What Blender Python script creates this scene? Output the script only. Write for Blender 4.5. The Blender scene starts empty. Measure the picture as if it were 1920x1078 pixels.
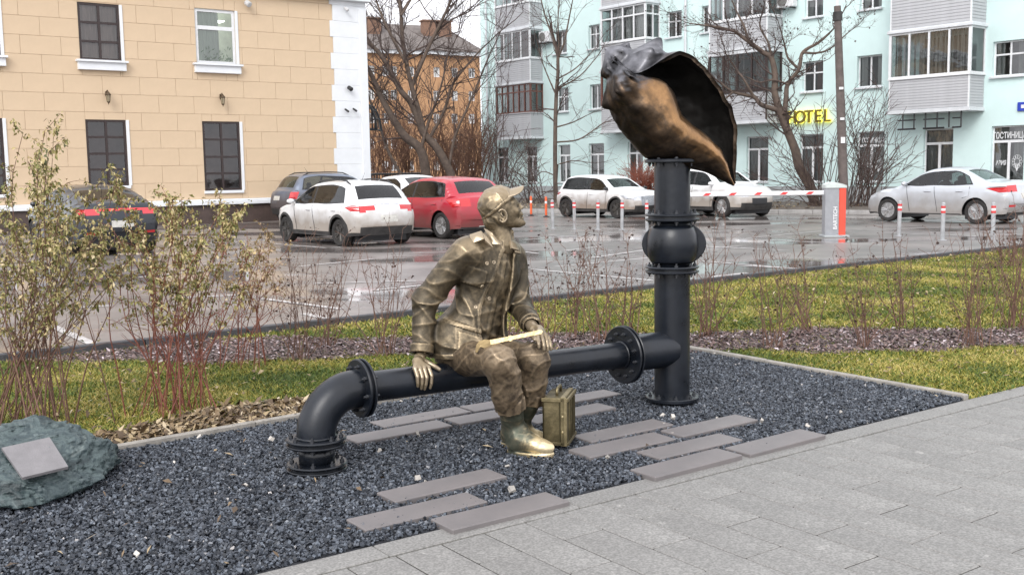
import bpy, math, random
import numpy as np
from math import sin, cos, tan, atan, atan2, radians, pi, sqrt
from mathutils import Vector, Matrix, geometry
random.seed(7); RNG = np.random.default_rng(7)
SC = bpy.context.scene
COL = SC.collection

# ------------------------------------------------------------------ camera
CF, CH, CY0, CROLL = 1980.0, 1.55, 321.0, radians(0.9)
CP = atan((539 - CY0) * cos(CROLL) / CF)
cF = np.array([0, cos(CP), -sin(CP)]); cR0 = np.array([1.0, 0, 0]); cU0 = np.cross(cR0, cF)
cX = cR0 * cos(CROLL) - cU0 * sin(CROLL); cY = cR0 * sin(CROLL) + cU0 * cos(CROLL)
cam_data = bpy.data.cameras.new("camera"); cam = bpy.data.objects.new("camera", cam_data); COL.objects.link(cam)
cam_data.sensor_width = 36; cam_data.lens = 36 * CF / 1920; cam_data.clip_end = 2000; cam_data.clip_start = 0.05
cam.matrix_world = Matrix(((cX[0], cY[0], -cF[0], 0), (cX[1], cY[1], -cF[1], 0), (cX[2], cY[2], -cF[2], CH), (0, 0, 0, 1)))
SC.camera = cam
# ------------------------------------------------------------------ world, sun, exposure
W = bpy.data.worlds.new("World"); SC.world = W; W.use_nodes = True
wn, wl = W.node_tree.nodes, W.node_tree.links
wn.clear()
sky = wn.new("ShaderNodeTexSky"); sky.sky_type = 'NISHITA'; sky.sun_disc = False
sky.sun_elevation = radians(38); sky.sun_rotation = radians(196); sky.air_density = 1.0; sky.dust_density = 6.0; sky.ozone_density = 1.0
hsv = wn.new("ShaderNodeHueSaturation"); hsv.inputs['Saturation'].default_value = 0.12
wm = wn.new("ShaderNodeMix"); wm.data_type = 'RGBA'; wm.inputs[0].default_value = 0.75
wm.inputs[7].default_value = (9.3, 9.35, 9.9, 1)          # an even cloud layer
bg = wn.new("ShaderNodeBackground"); bg.inputs['Strength'].default_value = 0.12
wo = wn.new("ShaderNodeOutputWorld")
wl.new(sky.outputs[0], hsv.inputs['Color']); wl.new(hsv.outputs[0], wm.inputs[6]); wl.new(wm.outputs[2], bg.inputs['Color']); wl.new(bg.outputs[0], wo.inputs[0])
sun_d = bpy.data.lights.new("sun", 'SUN'); sun_d.energy = 0.9; sun_d.angle = radians(25); sun_d.color = (1, 0.97, 0.93)
sun = bpy.data.objects.new("sun", sun_d); COL.objects.link(sun)
sdir = Vector((sin(radians(196)) * cos(radians(38)), cos(radians(196)) * cos(radians(38)), sin(radians(38))))
sun.rotation_euler = sdir.to_track_quat('Z', 'Y').to_euler()
SC.view_settings.view_transform = 'Standard'; SC.view_settings.look = 'None'
SC.view_settings.exposure = 0.72; SC.view_settings.gamma = 1; SC.view_settings.use_curve_mapping = False
SC.cycles.use_adaptive_sampling = True; SC.cycles.max_bounces = 6; SC.cycles.diffuse_bounces = 3; SC.cycles.glossy_bounces = 3
SC.cycles.transmission_bounces = 4; SC.cycles.caustics_reflective = False; SC.cycles.caustics_refractive = False
SC.cycles.use_denoising = True

# ------------------------------------------------------------------ measuring helpers
def ray(px, py):
    x = (px - 960) / CF; y = -(py - 539) / CF
    return cF + cX * x + cY * y
def GP(px, py, z=0.0):
    d = ray(px, py); t = (z - CH) / d[2]
    return Vector((d[0] * t, d[1] * t, z))
def WP(px, py, Y):
    d = ray(px, py); t = Y / d[1]
    return Vector((d[0] * t, Y, CH + d[2] * t))
UA = radians(35.6); UX = Vector((cos(UA), sin(UA), 0)); VX = Vector((-sin(UA), cos(UA), 0))
def UV(u, v, z=0.0): return UX * u + VX * v + Vector((0, 0, z))

# ------------------------------------------------------------------ object helpers
def wmat(o):
    m = o.matrix_basis
    if o.parent: m = wmat(o.parent) @ o.matrix_parent_inverse @ m
    return m
def thing(name, label, cat, loc=(0, 0, 0), rz=0, group=None):
    o = bpy.data.objects.new(name, None); o.empty_display_size = .1; COL.objects.link(o)
    o.location = loc; o.rotation_euler = (0, 0, rz); o['label'] = label; o['category'] = cat
    if group: o['group'] = group
    return o
def tag(o, label, cat, group=None):
    o['label'] = label; o['category'] = cat
    if group: o['group'] = group
    return o
def kind(o, k='structure'):
    o['kind'] = k; return o
def link(name, me, parent=None, world=False):
    o = bpy.data.objects.new(name, me); COL.objects.link(o)
    if parent:
        o.parent = parent
        if world: o.matrix_parent_inverse = wmat(parent).inverted()
    return o
def copy_tree(o, parent=None):
    c = o.copy(); COL.objects.link(c)
    if parent: c.parent = parent; c.matrix_parent_inverse = o.matrix_parent_inverse.copy()
    for ch in [k for k in KIDS.get(o.name, [])]:
        copy_tree(ch, c)
    return c
KIDS = {}
def index_kids():
    KIDS.clear()
    for o in bpy.data.objects:
        if o.parent: KIDS.setdefault(o.parent.name, []).append(o)

class MB:
    def __init__(s): s.v = []; s.f = []; s.m = []; s.M = None
    def add(s, vs, fs, mi=0):
        b = len(s.v)
        if s.M is not None: vs = [s.M @ Vector(p) for p in vs]
        s.v.extend([tuple(p) for p in vs]); s.f.extend([tuple(i + b for i in f) for f in fs]); s.m.extend([mi] * len(fs))
        return s
    def box(s, c, d, R=None, mi=0, bev=0.0):
        c = Vector(c); hx, hy, hz = d[0] / 2, d[1] / 2, d[2] / 2
        if bev > 0:
            b = min(bev, hx * .9, hy * .9, hz * .9)
            pts = []; 
            for sx in (-1, 1):
                for sy in (-1, 1):
                    for sz in (-1, 1):
                        pts += [(sx * hx, sy * (hy - b), sz * (hz - b)), (sx * (hx - b), sy * hy, sz * (hz - b)), (sx * (hx - b), sy * (hy - b), sz * hz)]
            def I(x, y, z, k): return ((x * 2 + y) * 2 + z) * 3 + k
            F = []
            F.append([I(0,0,0,0), I(0,0,1,0), I(0,1,1,0), I(0,1,0,0)]); F.append([I(1,0,0,0), I(1,1,0,0), I(1,1,1,0), I(1,0,1,0)])
            F.append([I(0,0,0,1), I(1,0,0,1), I(1,0,1,1), I(0,0,1,1)]); F.append([I(0,1,0,1), I(0,1,1,1), I(1,1,1,1), I(1,1,0,1)])
            F.append([I(0,0,0,2), I(0,1,0,2), I(1,1,0,2), I(1,0,0,2)]); F.append([I(0,0,1,2), I(1,0,1,2), I(1,1,1,2), I(0,1,1,2)])
            for y in (0,1):
                for z in (0,1):
                    q = [I(0,y,z,1), I(1,y,z,1), I(1,y,z,2), I(0,y,z,2)]; F.append(q if (y==z) == False else q[::-1])
            for x in (0,1):
                for z in (0,1):
                    q = [I(x,0,z,0), I(x,1,z,0), I(x,1,z,2), I(x,0,z,2)]; F.append(q if x==z else q[::-1])
            for x in (0,1):
                for y in (0,1):
                    q = [I(x,y,0,0), I(x,y,1,0), I(x,y,1,1), I(x,y,0,1)]; F.append(q if (x==y) == False else q[::-1])
            for x in (0,1):
                for y in (0,1):
                    for z in (0,1):
                        q = [I(x,y,z,0), I(x,y,z,1), I(x,y,z,2)]; F.append(q if (x+y+z) % 2 == 1 else q[::-1])
        else:
            pts = [(-hx,-hy,-hz),(hx,-hy,-hz),(hx,hy,-hz),(-hx,hy,-hz),(-hx,-hy,hz),(hx,-hy,hz),(hx,hy,hz),(-hx,hy,hz)]
            F = [(0,3,2,1),(4,5,6,7),(0,1,5,4),(1,2,6,5),(2,3,7,6),(3,0,4,7)]
        vs = [(R @ Vector(p) if R is not None else Vector(p)) + c for p in pts]
        return s.add(vs, F, mi)
    def tube(s, P, R, n=8, caps=True, mi=0, up=None):
        P = [Vector(p) for p in P]
        if not hasattr(R, '__len__'): R = [R] * len(P)
        vs = []; fs = []
        t0 = (P[1] - P[0]).normalized()
        a = (up or (Vector((0, 0, 1)) if abs(t0.z) < .9 else Vector((1, 0, 0)))).cross(t0).normalized()
        for i, p in enumerate(P):
            t = (P[min(i + 1, len(P) - 1)] - P[max(i - 1, 0)])
            if t.length < 1e-9: t = t0
            t = t.normalized(); a = (a - t * a.dot(t))
            a = a.normalized() if a.length > 1e-6 else t.orthogonal().normalized()
            b = t.cross(a)
            for k in range(n):
                an = 2 * pi * k / n; vs.append(p + (a * cos(an) + b * sin(an)) * R[i])
        for i in range(len(P) - 1):
            for k in range(n):
                k2 = (k + 1) % n; fs.append((i * n + k, i * n + k2, (i + 1) * n + k2, (i + 1) * n + k))
        if caps and n > 2:
            fs.append(tuple(range(n - 1, -1, -1))); fs.append(tuple((len(P) - 1) * n + k for k in range(n)))
        return s.add(vs, fs, mi)
    def lathe(s, prof, M=None, n=32, mi=0, sx=1.0, sy=1.0):
        """prof = [(r, z)...] about local z; M a 4x4"""
        vs = []; fs = []
        for r, z in prof:
            for k in range(n):
                an = 2 * pi * k / n; p = Vector((r * cos(an) * sx, r * sin(an) * sy, z)); vs.append(M @ p if M is not None else p)
        for i in range(len(prof) - 1):
            for k in range(n):
                k2 = (k + 1) % n; fs.append((i * n + k, i * n + k2, (i + 1) * n + k2, (i + 1) * n + k))
        if prof[0][0] > 1e-5: fs.append(tuple(range(n - 1, -1, -1)))
        if prof[-1][0] > 1e-5: fs.append(tuple((len(prof) - 1) * n + k for k in range(n)))
        return s.add(vs, fs, mi)
    def prism(s, poly, depth, M, mi=0):
        """poly 2-D (x,y) extruded +z by depth in frame M"""
        n = len(poly); vs = [M @ Vector((x, y, 0)) for x, y in poly] + [M @ Vector((x, y, depth)) for x, y in poly]
        fs = [tuple(range(n - 1, -1, -1)), tuple(range(n, 2 * n))] + [(i, (i + 1) % n, n + (i + 1) % n, n + i) for i in range(n)]
        return s.add(vs, fs, mi)
    def mesh(s, name, mats, smooth=False, angle=None):
        me = bpy.data.meshes.new(name); me.from_pydata(s.v, [], s.f)
        for m in (mats if isinstance(mats, (list, tuple)) else [mats]): me.materials.append(m)
        if any(s.m): me.polygons.foreach_set('material_index', s.m)
        if smooth:
            me.polygons.foreach_set('use_smooth', [True] * len(me.polygons))
            if angle: me.set_sharp_from_angle(angle=radians(angle))
        me.update(); return me
    def build(s, name, mats, parent=None, smooth=False, world=False, angle=None):
        return link(name, s.mesh(name, mats, smooth, angle), parent, world)
def frame(o, x, z):
    """matrix with local x along x, local z along z"""
    z = Vector(z).normalized(); x = Vector(x); x = (x - z * x.dot(z)).normalized(); y = z.cross(x)
    return Matrix(((x[0], y[0], z[0], o[0]), (x[1], y[1], z[1], o[1]), (x[2], y[2], z[2], o[2]), (0, 0, 0, 1)))
def npmesh(name, V, F, mats, parent=None, smooth=False, mi=None, world=False):
    """V (n,3), F (m,k) numpy"""
    V = np.ascontiguousarray(V, np.float32); F = np.ascontiguousarray(F, np.int32); k = F.shape[1]
    me = bpy.data.meshes.new(name); me.vertices.add(len(V)); me.vertices.foreach_set('co', V.ravel())
    me.loops.add(F.size); me.loops.foreach_set('vertex_index', F.ravel())
    me.polygons.add(len(F)); me.polygons.foreach_set('loop_start', np.arange(0, F.size, k, dtype=np.int32))
    me.polygons.foreach_set('loop_total', np.full(len(F), k, np.int32))
    for m in (mats if isinstance(mats, (list, tuple)) else [mats]): me.materials.append(m)
    if mi is not None: me.polygons.foreach_set('material_index', np.ascontiguousarray(mi, np.int32))
    me.polygons.foreach_set('use_smooth', np.full(len(F), smooth))
    me.update(calc_edges=True); me.validate()
    return link(name, me, parent, world)

# ------------------------------------------------------------------ materials
def pm(name, col, rough=.6, metal=0, var=.15, scale=4, detail=5, bump=0, bscale=40, col2=None, island=False, spec=.5, coat=0,
       stretch=None, rvar=0, bdist=.01, trans=0, alpha=1, ramp=None, emit=None):
    m = bpy.data.materials.new(name); m.use_nodes = True; nt = m.node_tree; N = nt.nodes; L = nt.links
    b = N['Principled BSDF']; b.inputs['Roughness'].default_value = rough; b.inputs['Metallic'].default_value = metal
    b.inputs['Specular IOR Level'].default_value = spec
    if coat: b.inputs['Coat Weight'].default_value = coat; b.inputs['Coat Roughness'].default_value = .05
    if trans: b.inputs['Transmission Weight'].default_value = trans
    if alpha < 1: b.inputs['Alpha'].default_value = alpha
    tc = N.new('ShaderNodeTexCoord'); vec = tc.outputs['Object']
    if stretch:
        mp = N.new('ShaderNodeMapping'); mp.inputs['Scale'].default_value = stretch; L.new(vec, mp.inputs[0]); vec = mp.outputs[0]
    if var or col2 or ramp:
        if island:
            g = N.new('ShaderNodeNewGeometry'); fac = g.outputs['Random Per Island']
        else:
            nz = N.new('ShaderNodeTexNoise'); nz.inputs['Scale'].default_value = scale; nz.inputs['Detail'].default_value = detail
            nz.inputs['Roughness'].default_value = .65; L.new(vec, nz.inputs['Vector']); fac = nz.outputs[0]
        cr = N.new('ShaderNodeValToRGB'); e = cr.color_ramp.elements
        if ramp:
            while len(e) < len(ramp): e.new(.5)
            for i, (p, c) in enumerate(ramp): e[i].position = p; e[i].color = (*c, 1)
        else:
            c2 = col2 or tuple(min(1, c * (1 + var)) for c in col); c1 = col if col2 else tuple(c * (1 - var) for c in col)
            lo, hi = (0, 1) if island else (.3, .7)
            e[0].position = lo; e[1].position = hi; e[0].color = (*c1, 1); e[1].color = (*c2, 1)
        L.new(fac, cr.inputs[0]); L.new(cr.outputs[0], b.inputs['Base Color'])
        if rvar and not island:
            mr = N.new('ShaderNodeMapRange'); mr.inputs[1].default_value = .3; mr.inputs[2].default_value = .7
            mr.inputs[3].default_value = max(0.02, rough - rvar); mr.inputs[4].default_value = rough + rvar
            L.new(nz.outputs[0], mr.inputs[0]); L.new(mr.outputs[0], b.inputs['Roughness'])
    else: b.inputs['Base Color'].default_value = (*col, 1)
    if bump:
        n2 = N.new('ShaderNodeTexNoise'); n2.inputs['Scale'].default_value = bscale; n2.inputs['Detail'].default_value = 4; L.new(vec, n2.inputs['Vector'])
        bp = N.new('ShaderNodeBump'); bp.inputs['Strength'].default_value = bump; bp.inputs['Distance'].default_value = bdist
        L.new(n2.outputs[0], bp.inputs['Height']); L.new(bp.outputs[0], b.inputs['Normal'])
    if emit:
        b.inputs['Emission Color'].default_value = (*emit[0], 1); b.inputs['Emission Strength'].default_value = emit[1]
    return m
def node(m, t): return m.node_tree.nodes.new(t)

def text_obj(name, body, size, mat, parent, extrude=.003, offset=0.0):
    c = bpy.data.curves.new(name, 'FONT'); c.body = body; c.size = size; c.align_x = 'CENTER'; c.align_y = 'CENTER'; c.extrude = extrude; c.offset = offset
    t = bpy.data.objects.new(name, c); COL.objects.link(t); dg = bpy.context.evaluated_depsgraph_get(); me = bpy.data.meshes.new_from_object(t.evaluated_get(dg))
    bpy.data.objects.remove(t); bpy.data.curves.remove(c); me.materials.clear(); me.materials.append(mat); me.name = name
    return link(name, me, parent)
# ================================================================== GROUND
def asphalt():
    m = pm('wet_asphalt', (.185, .164, .154), rough=.42, var=.45, scale=.7, bump=.25, bscale=60, bdist=.004)
    N, L = m.node_tree.nodes, m.node_tree.links; b = N['Principled BSDF']
    tc = N.new('ShaderNodeTexCoord'); mp = N.new('ShaderNodeMapping'); mp.inputs['Scale'].default_value = (.16, .42, 1); L.new(tc.outputs['Object'], mp.inputs[0])
    mp.inputs['Rotation'].default_value = (0, 0, radians(10))
    nz = N.new('ShaderNodeTexNoise'); nz.inputs['Scale'].default_value = 1.0; nz.inputs['Detail'].default_value = 6; nz.inputs['Roughness'].default_value = .55
    L.new(mp.outputs[0], nz.inputs['Vector'])
    mr = N.new('ShaderNodeMapRange'); mr.inputs[1].default_value = .47; mr.inputs[2].default_value = .57; mr.inputs[3].default_value = .36; mr.inputs[4].default_value = .05
    L.new(nz.outputs[0], mr.inputs[0]); L.new(mr.outputs[0], b.inputs['Roughness'])
    # bump fades in the puddles
    bp = [n for n in N if n.type == 'BUMP'][0]
    mr2 = N.new('ShaderNodeMapRange'); mr2.inputs[1].default_value = .44; mr2.inputs[2].default_value = .58; mr2.inputs[3].default_value = .3; mr2.inputs[4].default_value = .02
    L.new(nz.outputs[0], mr2.inputs[0]); L.new(mr2.outputs[0], bp.inputs['Strength'])
    return m
M_asph = asphalt()
def sheet(name, pts, z, mat, k='structure', parent=None):
    mb = MB(); mb.add([(p[0], p[1], z) for p in pts], [tuple(range(len(pts)))]); o = mb.build(name, mat, parent)
    if k: o['kind'] = k
    return o
sheet('ground', [(-150, -20), (220, -20), (220, 420), (-150, 420)], -0.012, pm('far_ground', (.09, .085, .08), .8, var=.2, scale=.2))
# parking lot edge line
K0 = Vector((-4.2, 9.05, 0)); K1 = Vector((9.42, 19.36, 0)); KD = (K1 - K0).normalized(); KN = Vector((-KD.y, KD.x, 0))
ka = K0 - KD * 25; kb = K1 + KD * 25
sheet('parking_lot', [ka, kb, kb + KN * 70, ka + KN * 70], 0.0, M_asph)
M_kerbdark = pm('dark_kerb', (.055, .055, .06), .6, var=.3, scale=8, bump=.3)
kp = thing('parking_kerb', 'dark low kerb along the edge of the wet car park', 'kerb', K0)
L_ = (kb - ka).length; n_ = int(L_ / 1.0)
mk_ = MB(); mk_.box((.495, 0, .015), (.99, .09, .11), bev=.008); me_ = mk_.mesh('kerb_stone', M_kerbdark)
for i in range(14, n_ - 12):
    o = link('kerb_stone', me_, kp); o.location = (ka + KD * i) - K0; o.rotation_euler = (random.uniform(-.01, .01), 0, atan2(KD.y, KD.x))
# parking lines
M_line = pm('road_paint', (.46, .44, .43), .45, var=.4, scale=5, bump=.2)
def strip(p, q, w=.10, z=.004, name='parking_line'):
    d = (q - p); d.z = 0; d.normalize(); n = Vector((-d.y, d.x, 0)) * w / 2
    mb = MB()
    # worn edges: split into short bits
    L = (q - p).length; k = max(1, int(L / .35)); vs = []; fs = []
    for i in range(k + 1):
        c = p + (q - p) * (i / k); a = w * random.uniform(-.06, .06)
        vs += [c + n * (1 + a * 4), c - n * (1 + a * 4)]
    for i in range(k): fs.append((2 * i, 2 * i + 1, 2 * i + 3, 2 * i + 2))
    for v in vs: v.z = z
    mb.add(vs, fs); return kind(mb.build(name, M_line))
PL = [((1041, 500), (1213, 484)), ((996, 505), (1222, 526)), ((1314, 490), (1494, 504)), ((1400, 447), (1547, 433)), ((1547, 433), (1831, 443.5)),
      ((1385, 448), (1657, 460)), ((1380, 498), (1520, 505)), ((569, 588), (632, 602)), ((588, 532), (780, 527)), ((80, 604), (178, 647)), ((119, 579), (208, 573)),
      ((350, 558), (475, 552)), ((507, 457), (610, 465)), ((620, 465), (760, 452)), ((490, 560), (640, 580)), ((1060, 470), (1130, 462)), ((985, 450), (1130, 439)),
      ((1000, 567), (1075, 560)), ((1200, 470), (1390, 462)), ((960, 470), (1010, 476)), ((1030, 441), (1090, 445)), ((1330, 520), (1400, 512)), ((560, 500), (700, 486)),
      ((700, 545), (840, 530)), ((1110, 484), (1205, 470)), ((1320, 462), (1480, 470)), ((1590, 430), (1660, 432)), ((260, 520), (420, 505))]
for i, (a, b) in enumerate(PL): strip(GP(*a), GP(*b), z=.004 + .0006 * (i % 5))

# ---------------------------------------------------------------- lawn, mulch
M_soil = pm('lawn_soil', (.10, .085, .03), .9, var=.4, scale=3, bump=.6, bscale=60, col2=(.16, .14, .04))
ka2 = K0 - KD * 8; kb2 = K1 + KD * 12
sheet('lawn_ground', [ka2 + KN * -.04, UV(-6, 2.0), UV(-1, 2.0), UV(6.4, 2.0), UV(22, 2.0), kb2 + KN * -.04], -0.008, M_soil)
M_mulchbase = pm('mulch_base', (.07, .05, .045), .85, var=.5, scale=6, bump=.8, bscale=40)
def wav(x, s): return .10 * sin(x * 2.3 + s) + .06 * sin(x * 6.1 + s * 2)
band = [(x, 9.95 + wav(x, 1)) for x in np.arange(8.6, -4.0, -.15)] + [(x, 8.72 + wav(x, 4)) for x in np.arange(-4.0, 8.6, .15)]
def inside_kerb(x, y): return (Vector((x, y, 0)) - K0).dot(KN) < -.05
cb = []
for x, y in band:
    d = (Vector((x, y, 0)) - K0).dot(KN) + .08
    cb.append((x, y) if d < 0 else (x - KN.x * d, y - KN.y * d))
sheet('mulch_bed', cb, -0.004, M_mulchbase)
BU0, BU1, BV0, BV1 = -2.6, 6.43, 3.83, 6.38
def backv(u): return 6.10 + (u - 1.575) * (6.40 - 6.10) / (6.43 - 1.575)     # the bed widens a little to the right

def sample_region(n, fn, box):
    x0, x1, y0, y1 = box; out = []
    P = RNG.uniform((x0, y0), (x1, y1), (int(n), 2)); return P[fn(P)]
def uvnp(P): return P[:, 0] * cos(UA) + P[:, 1] * sin(UA), -P[:, 0] * sin(UA) + P[:, 1] * cos(UA)
def kerbd(P): return (P[:, 0] - K0.x) * KN.x + (P[:, 1] - K0.y) * KN.y
def wavn(x, s): return .10 * np.sin(x * 2.3 + s) + .06 * np.sin(x * 6.1 + s * 2)
def in_band(P, e=0.0): return (P[:, 1] > 8.72 + wavn(P[:, 0], 4) - e) & (P[:, 1] < 9.95 + wavn(P[:, 0], 1) + e) & (kerbd(P) < -.08)
def in_bed(P, e=0.06):
    u, v = uvnp(P); return (u < BU1 + e) & (v < 6.10 + (u - 1.575) * .0618 + e) & (v > 3.6)
def in_pave(P):
    u, v = uvnp(P); return v < 3.83
def litter_mask(P):      # leaf litter below the two leafy shrubs
    u, v = uvnp(P); d = v - (6.10 + (u - 1.575) * .0618)
    return (d > 0) & (u < 4.2) & (d < .55 + .12 * np.sin(u * 3) - np.clip(u - 2.4, 0, 2) * .22)

def flakes(name, P, z, size, mat, bend=.4, up=.25, aspect=.55):
    n = len(P); a = RNG.uniform(0, 2 * pi, n); L = RNG.uniform(.5, 1.3, n) * size; w = L * RNG.uniform(.3, 1, n) * aspect
    tx = RNG.normal(0, up, n); ty = RNG.normal(0, up, n)
    d = np.stack([np.cos(a), np.sin(a), tx], 1); e = np.stack([-np.sin(a), np.cos(a), ty], 1)
    c = np.stack([P[:, 0], P[:, 1], np.full(n, z) + RNG.uniform(0, .012, n) + np.abs(tx) * L * .5], 1)
    hump = (RNG.uniform(0, bend, n) * L)[:, None] * np.array([0, 0, 1.0])
    V = np.stack([c - d * L[:, None] / 2, c + e * w[:, None] / 2 + hump * .5, c + d * L[:, None] / 2, c - e * w[:, None] / 2 + hump * .5], 1).reshape(-1, 3)
    i = np.arange(n) * 4
    F = np.concatenate([np.stack([i, i + 1, i + 3], 1), np.stack([i + 1, i + 2, i + 3], 1)])
    return kind(npmesh(name, V, F, mat), 'stuff')
M_mulch = pm('bark_mulch', (0, 0, 0), .55, island=True, bump=0, ramp=[(0, (.035, .022, .022)), (.35, (.10, .06, .055)), (.6, (.16, .10, .09)), (.82, (.24, .16, .14)), (.93, (.42, .34, .34)), (1, (.6, .52, .55))])
M_leaves = pm('fallen_leaves', (0, 0, 0), .6, island=True, ramp=[(0, (.06, .038, .022)), (.4, (.15, .10, .055)), (.7, (.27, .19, .10)), (.9, (.40, .31, .18)), (1, (.6, .5, .36))])
P = sample_region(60000, in_band, (-4.2, 8.6, 8.5, 10.3)); flakes('bark_mulch', P, .0, .045, M_mulch)
P = sample_region(110000, lambda P: litter_mask(P) & ~in_band(P), (-4.6, 2.2, 3.8, 8)); flakes('leaf_litter', P, .0, .06, M_leaves, up=.35)
P = sample_region(11000, lambda P: ~in_bed(P) & ~in_pave(P) & (kerbd(P) < -.1) & ~in_band(P), (-4.6, 9.5, 4.0, 19)); flakes('scattered_leaves', P, .03, .045, M_leaves, up=.35)

def grass(name, n, mask, box, mat, h=.05, w=.006):
    P = sample_region(n, mask, box); n = len(P)
    a = RNG.uniform(0, 2 * pi, n); lean = RNG.normal(0, .95, (n, 2)); hh = h * RNG.uniform(.4, 1.4, n)
    c = np.stack([P[:, 0], P[:, 1], np.full(n, -.004)], 1)
    d = np.stack([np.cos(a), np.sin(a), np.zeros(n)], 1) * (w * RNG.uniform(.6, 1.5, n))[:, None]
    t = c + np.stack([lean[:, 0] * hh, lean[:, 1] * hh, hh], 1)
    V = np.stack([c - d, c + d, t], 1).reshape(-1, 3)
    return kind(npmesh(name, V, np.arange(3 * n).reshape(-1, 3), mat), 'stuff')
def grass_mat():
    m = pm('grass_blades', (0, 0, 0), .6, island=True, ramp=[(0, (.05, .085, .010)), (.28, (.10, .16, .016)), (.52, (.23, .225, .03)), (.8, (.42, .35, .07)), (1, (.58, .46, .17))])
    N, L = m.node_tree.nodes, m.node_tree.links; b = N['Principled BSDF']
    cr = [n for n in N if n.type == 'VALTORGB'][0]; gi = cr.inputs[0].links[0].from_socket
    tc = N.new('ShaderNodeTexCoord'); nz = N.new('ShaderNodeTexNoise'); nz.inputs['Scale'].default_value = .9; nz.inputs['Detail'].default_value = 3
    L.new(tc.outputs['Object'], nz.inputs['Vector'])
    mr = N.new('ShaderNodeMapRange'); mr.inputs[1].default_value = .3; mr.inputs[2].default_value = .7; mr.inputs[3].default_value = -.52; mr.inputs[4].default_value = .30
    L.new(nz.outputs[0], mr.inputs[0])
    ad = N.new('ShaderNodeMath'); ad.operation = 'ADD'; L.new(gi, ad.inputs[0]); L.new(mr.outputs[0], ad.inputs[1])
    L.new(ad.outputs[0], cr.inputs[0])
    b.inputs['Subsurface Weight'].default_value = 0
    return m
M_grass = grass_mat()
def lawn_mask(P): return ~in_bed(P) & ~in_pave(P) & (kerbd(P) < -.06) & (~in_band(P, -.08) | (RNG.random(len(P)) < .03)) & (~litter_mask(P) | (RNG.random(len(P)) < .07))
grass('lawn_grass', 520000, lambda P: lawn_mask(P) & (P[:, 1] < 9.6), (-4.6, 7.5, 5, 9.6), M_grass, .025, .0048)
grass('far_lawn_grass', 560000, lambda P: lawn_mask(P) & (P[:, 1] >= 9.6), (-3, 11.5, 9.6, 19.5), M_grass, .030, .0068)

# ---------------------------------------------------------------- gravel bed with its kerb
M_gbase = pm('gravel_base', (.022, .024, .03), .8, var=.5, scale=30, bump=1, bscale=90)
sheet('gravel_bed', [UV(BU0, BV0), UV(BU1, BV0), UV(BU1, backv(BU1)), UV(BU0, backv(BU0))], -.001, M_gbase)
M_gravel = pm('dark_gravel', (0, 0, 0), .5, island=True, bump=.0, ramp=[(0, (.012, .015, .021)), (.4, (.032, .038, .049)), (.72, (.072, .082, .101)), (.965, (.13, .15, .18)), (.996, (.22, .23, .25)), (1, (.45, .42, .4))])
CUBE = np.array([(-1,-1,-1),(1,-1,-1),(1,1,-1),(-1,1,-1),(-1,-1,1),(1,-1,1),(1,1,1),(-1,1,1)], float)
CF_ = np.array([(0,2,1),(0,3,2),(4,5,6),(4,6,7),(0,1,5),(0,5,4),(1,2,6),(1,6,5),(2,3,7),(2,7,6),(3,0,4),(3,4,7)])
def stones(name, P, size, mat, z=0.0, zr=.012, smin=.5, smax=1.2, flat=.6):
    n = len(P); s = size * RNG.uniform(smin, smax, (n, 1, 1)) * RNG.uniform([.6, .6, flat * .6], [1.15, 1.15, flat * 1.2], (n, 1, 3))
    V = CUBE[None] * s * RNG.uniform(.45, 1.05, (n, 8, 3))
    q = RNG.normal(size=(n, 4)); q[:, 1:3] *= .6; q /= np.linalg.norm(q, axis=1)[:, None]; w, x, y, zz = q.T
    R = np.stack([1-2*(y*y+zz*zz), 2*(x*y-zz*w), 2*(x*zz+y*w), 2*(x*y+zz*w), 1-2*(x*x+zz*zz), 2*(y*zz-x*w), 2*(x*zz-y*w), 2*(y*zz+x*w), 1-2*(x*x+y*y)], 1).reshape(n, 3, 3)
    V = np.einsum('nij,nkj->nki', R, V)
    V[:, :, 0] += P[:, 0:1]; V[:, :, 1] += P[:, 1:2]; V[:, :, 2] += (z + RNG.uniform(0, zr, n))[:, None]
    F = (CF_[None] + (np.arange(n) * 8)[:, None, None]).reshape(-1, 3)
    return kind(npmesh(name, V.reshape(-1, 3), F, mat), 'stuff')
def bedmask(P):
    u, v = uvnp(P); return (u > BU0) & (u < BU1 - .02) & (v > BV0 + .01) & (v < 6.10 + (u - 1.575) * .0618 - .03)
P = sample_region(420000, bedmask, (-4.6, 3.4, 1.0, 9.2))
P = P[(np.abs(P[:, 0] / P[:, 1]) < .56) & (P[:, 1] > 3.2)]
stones('gravel', P[:150000], .0098, M_gravel, z=.002, zr=.014)
P = sample_region(700, bedmask, (-3.5, 3.2, 3.2, 9.0)); stones('pale_pebbles', P[:45], .017, pm('pale_pebble', (.45, .42, .38), .6, island=True, var=.3), z=.018, zr=.008)
P = sample_region(1500, lambda P: bedmask(P) & (RNG.random(len(P)) < np.exp(-(uvnp(P)[0] + 1) / 2)), (-3.5, 3.2, 3.2, 9.0)); flakes('leaves_on_gravel', P[:220], .02, .05, M_leaves, up=.3)
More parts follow.
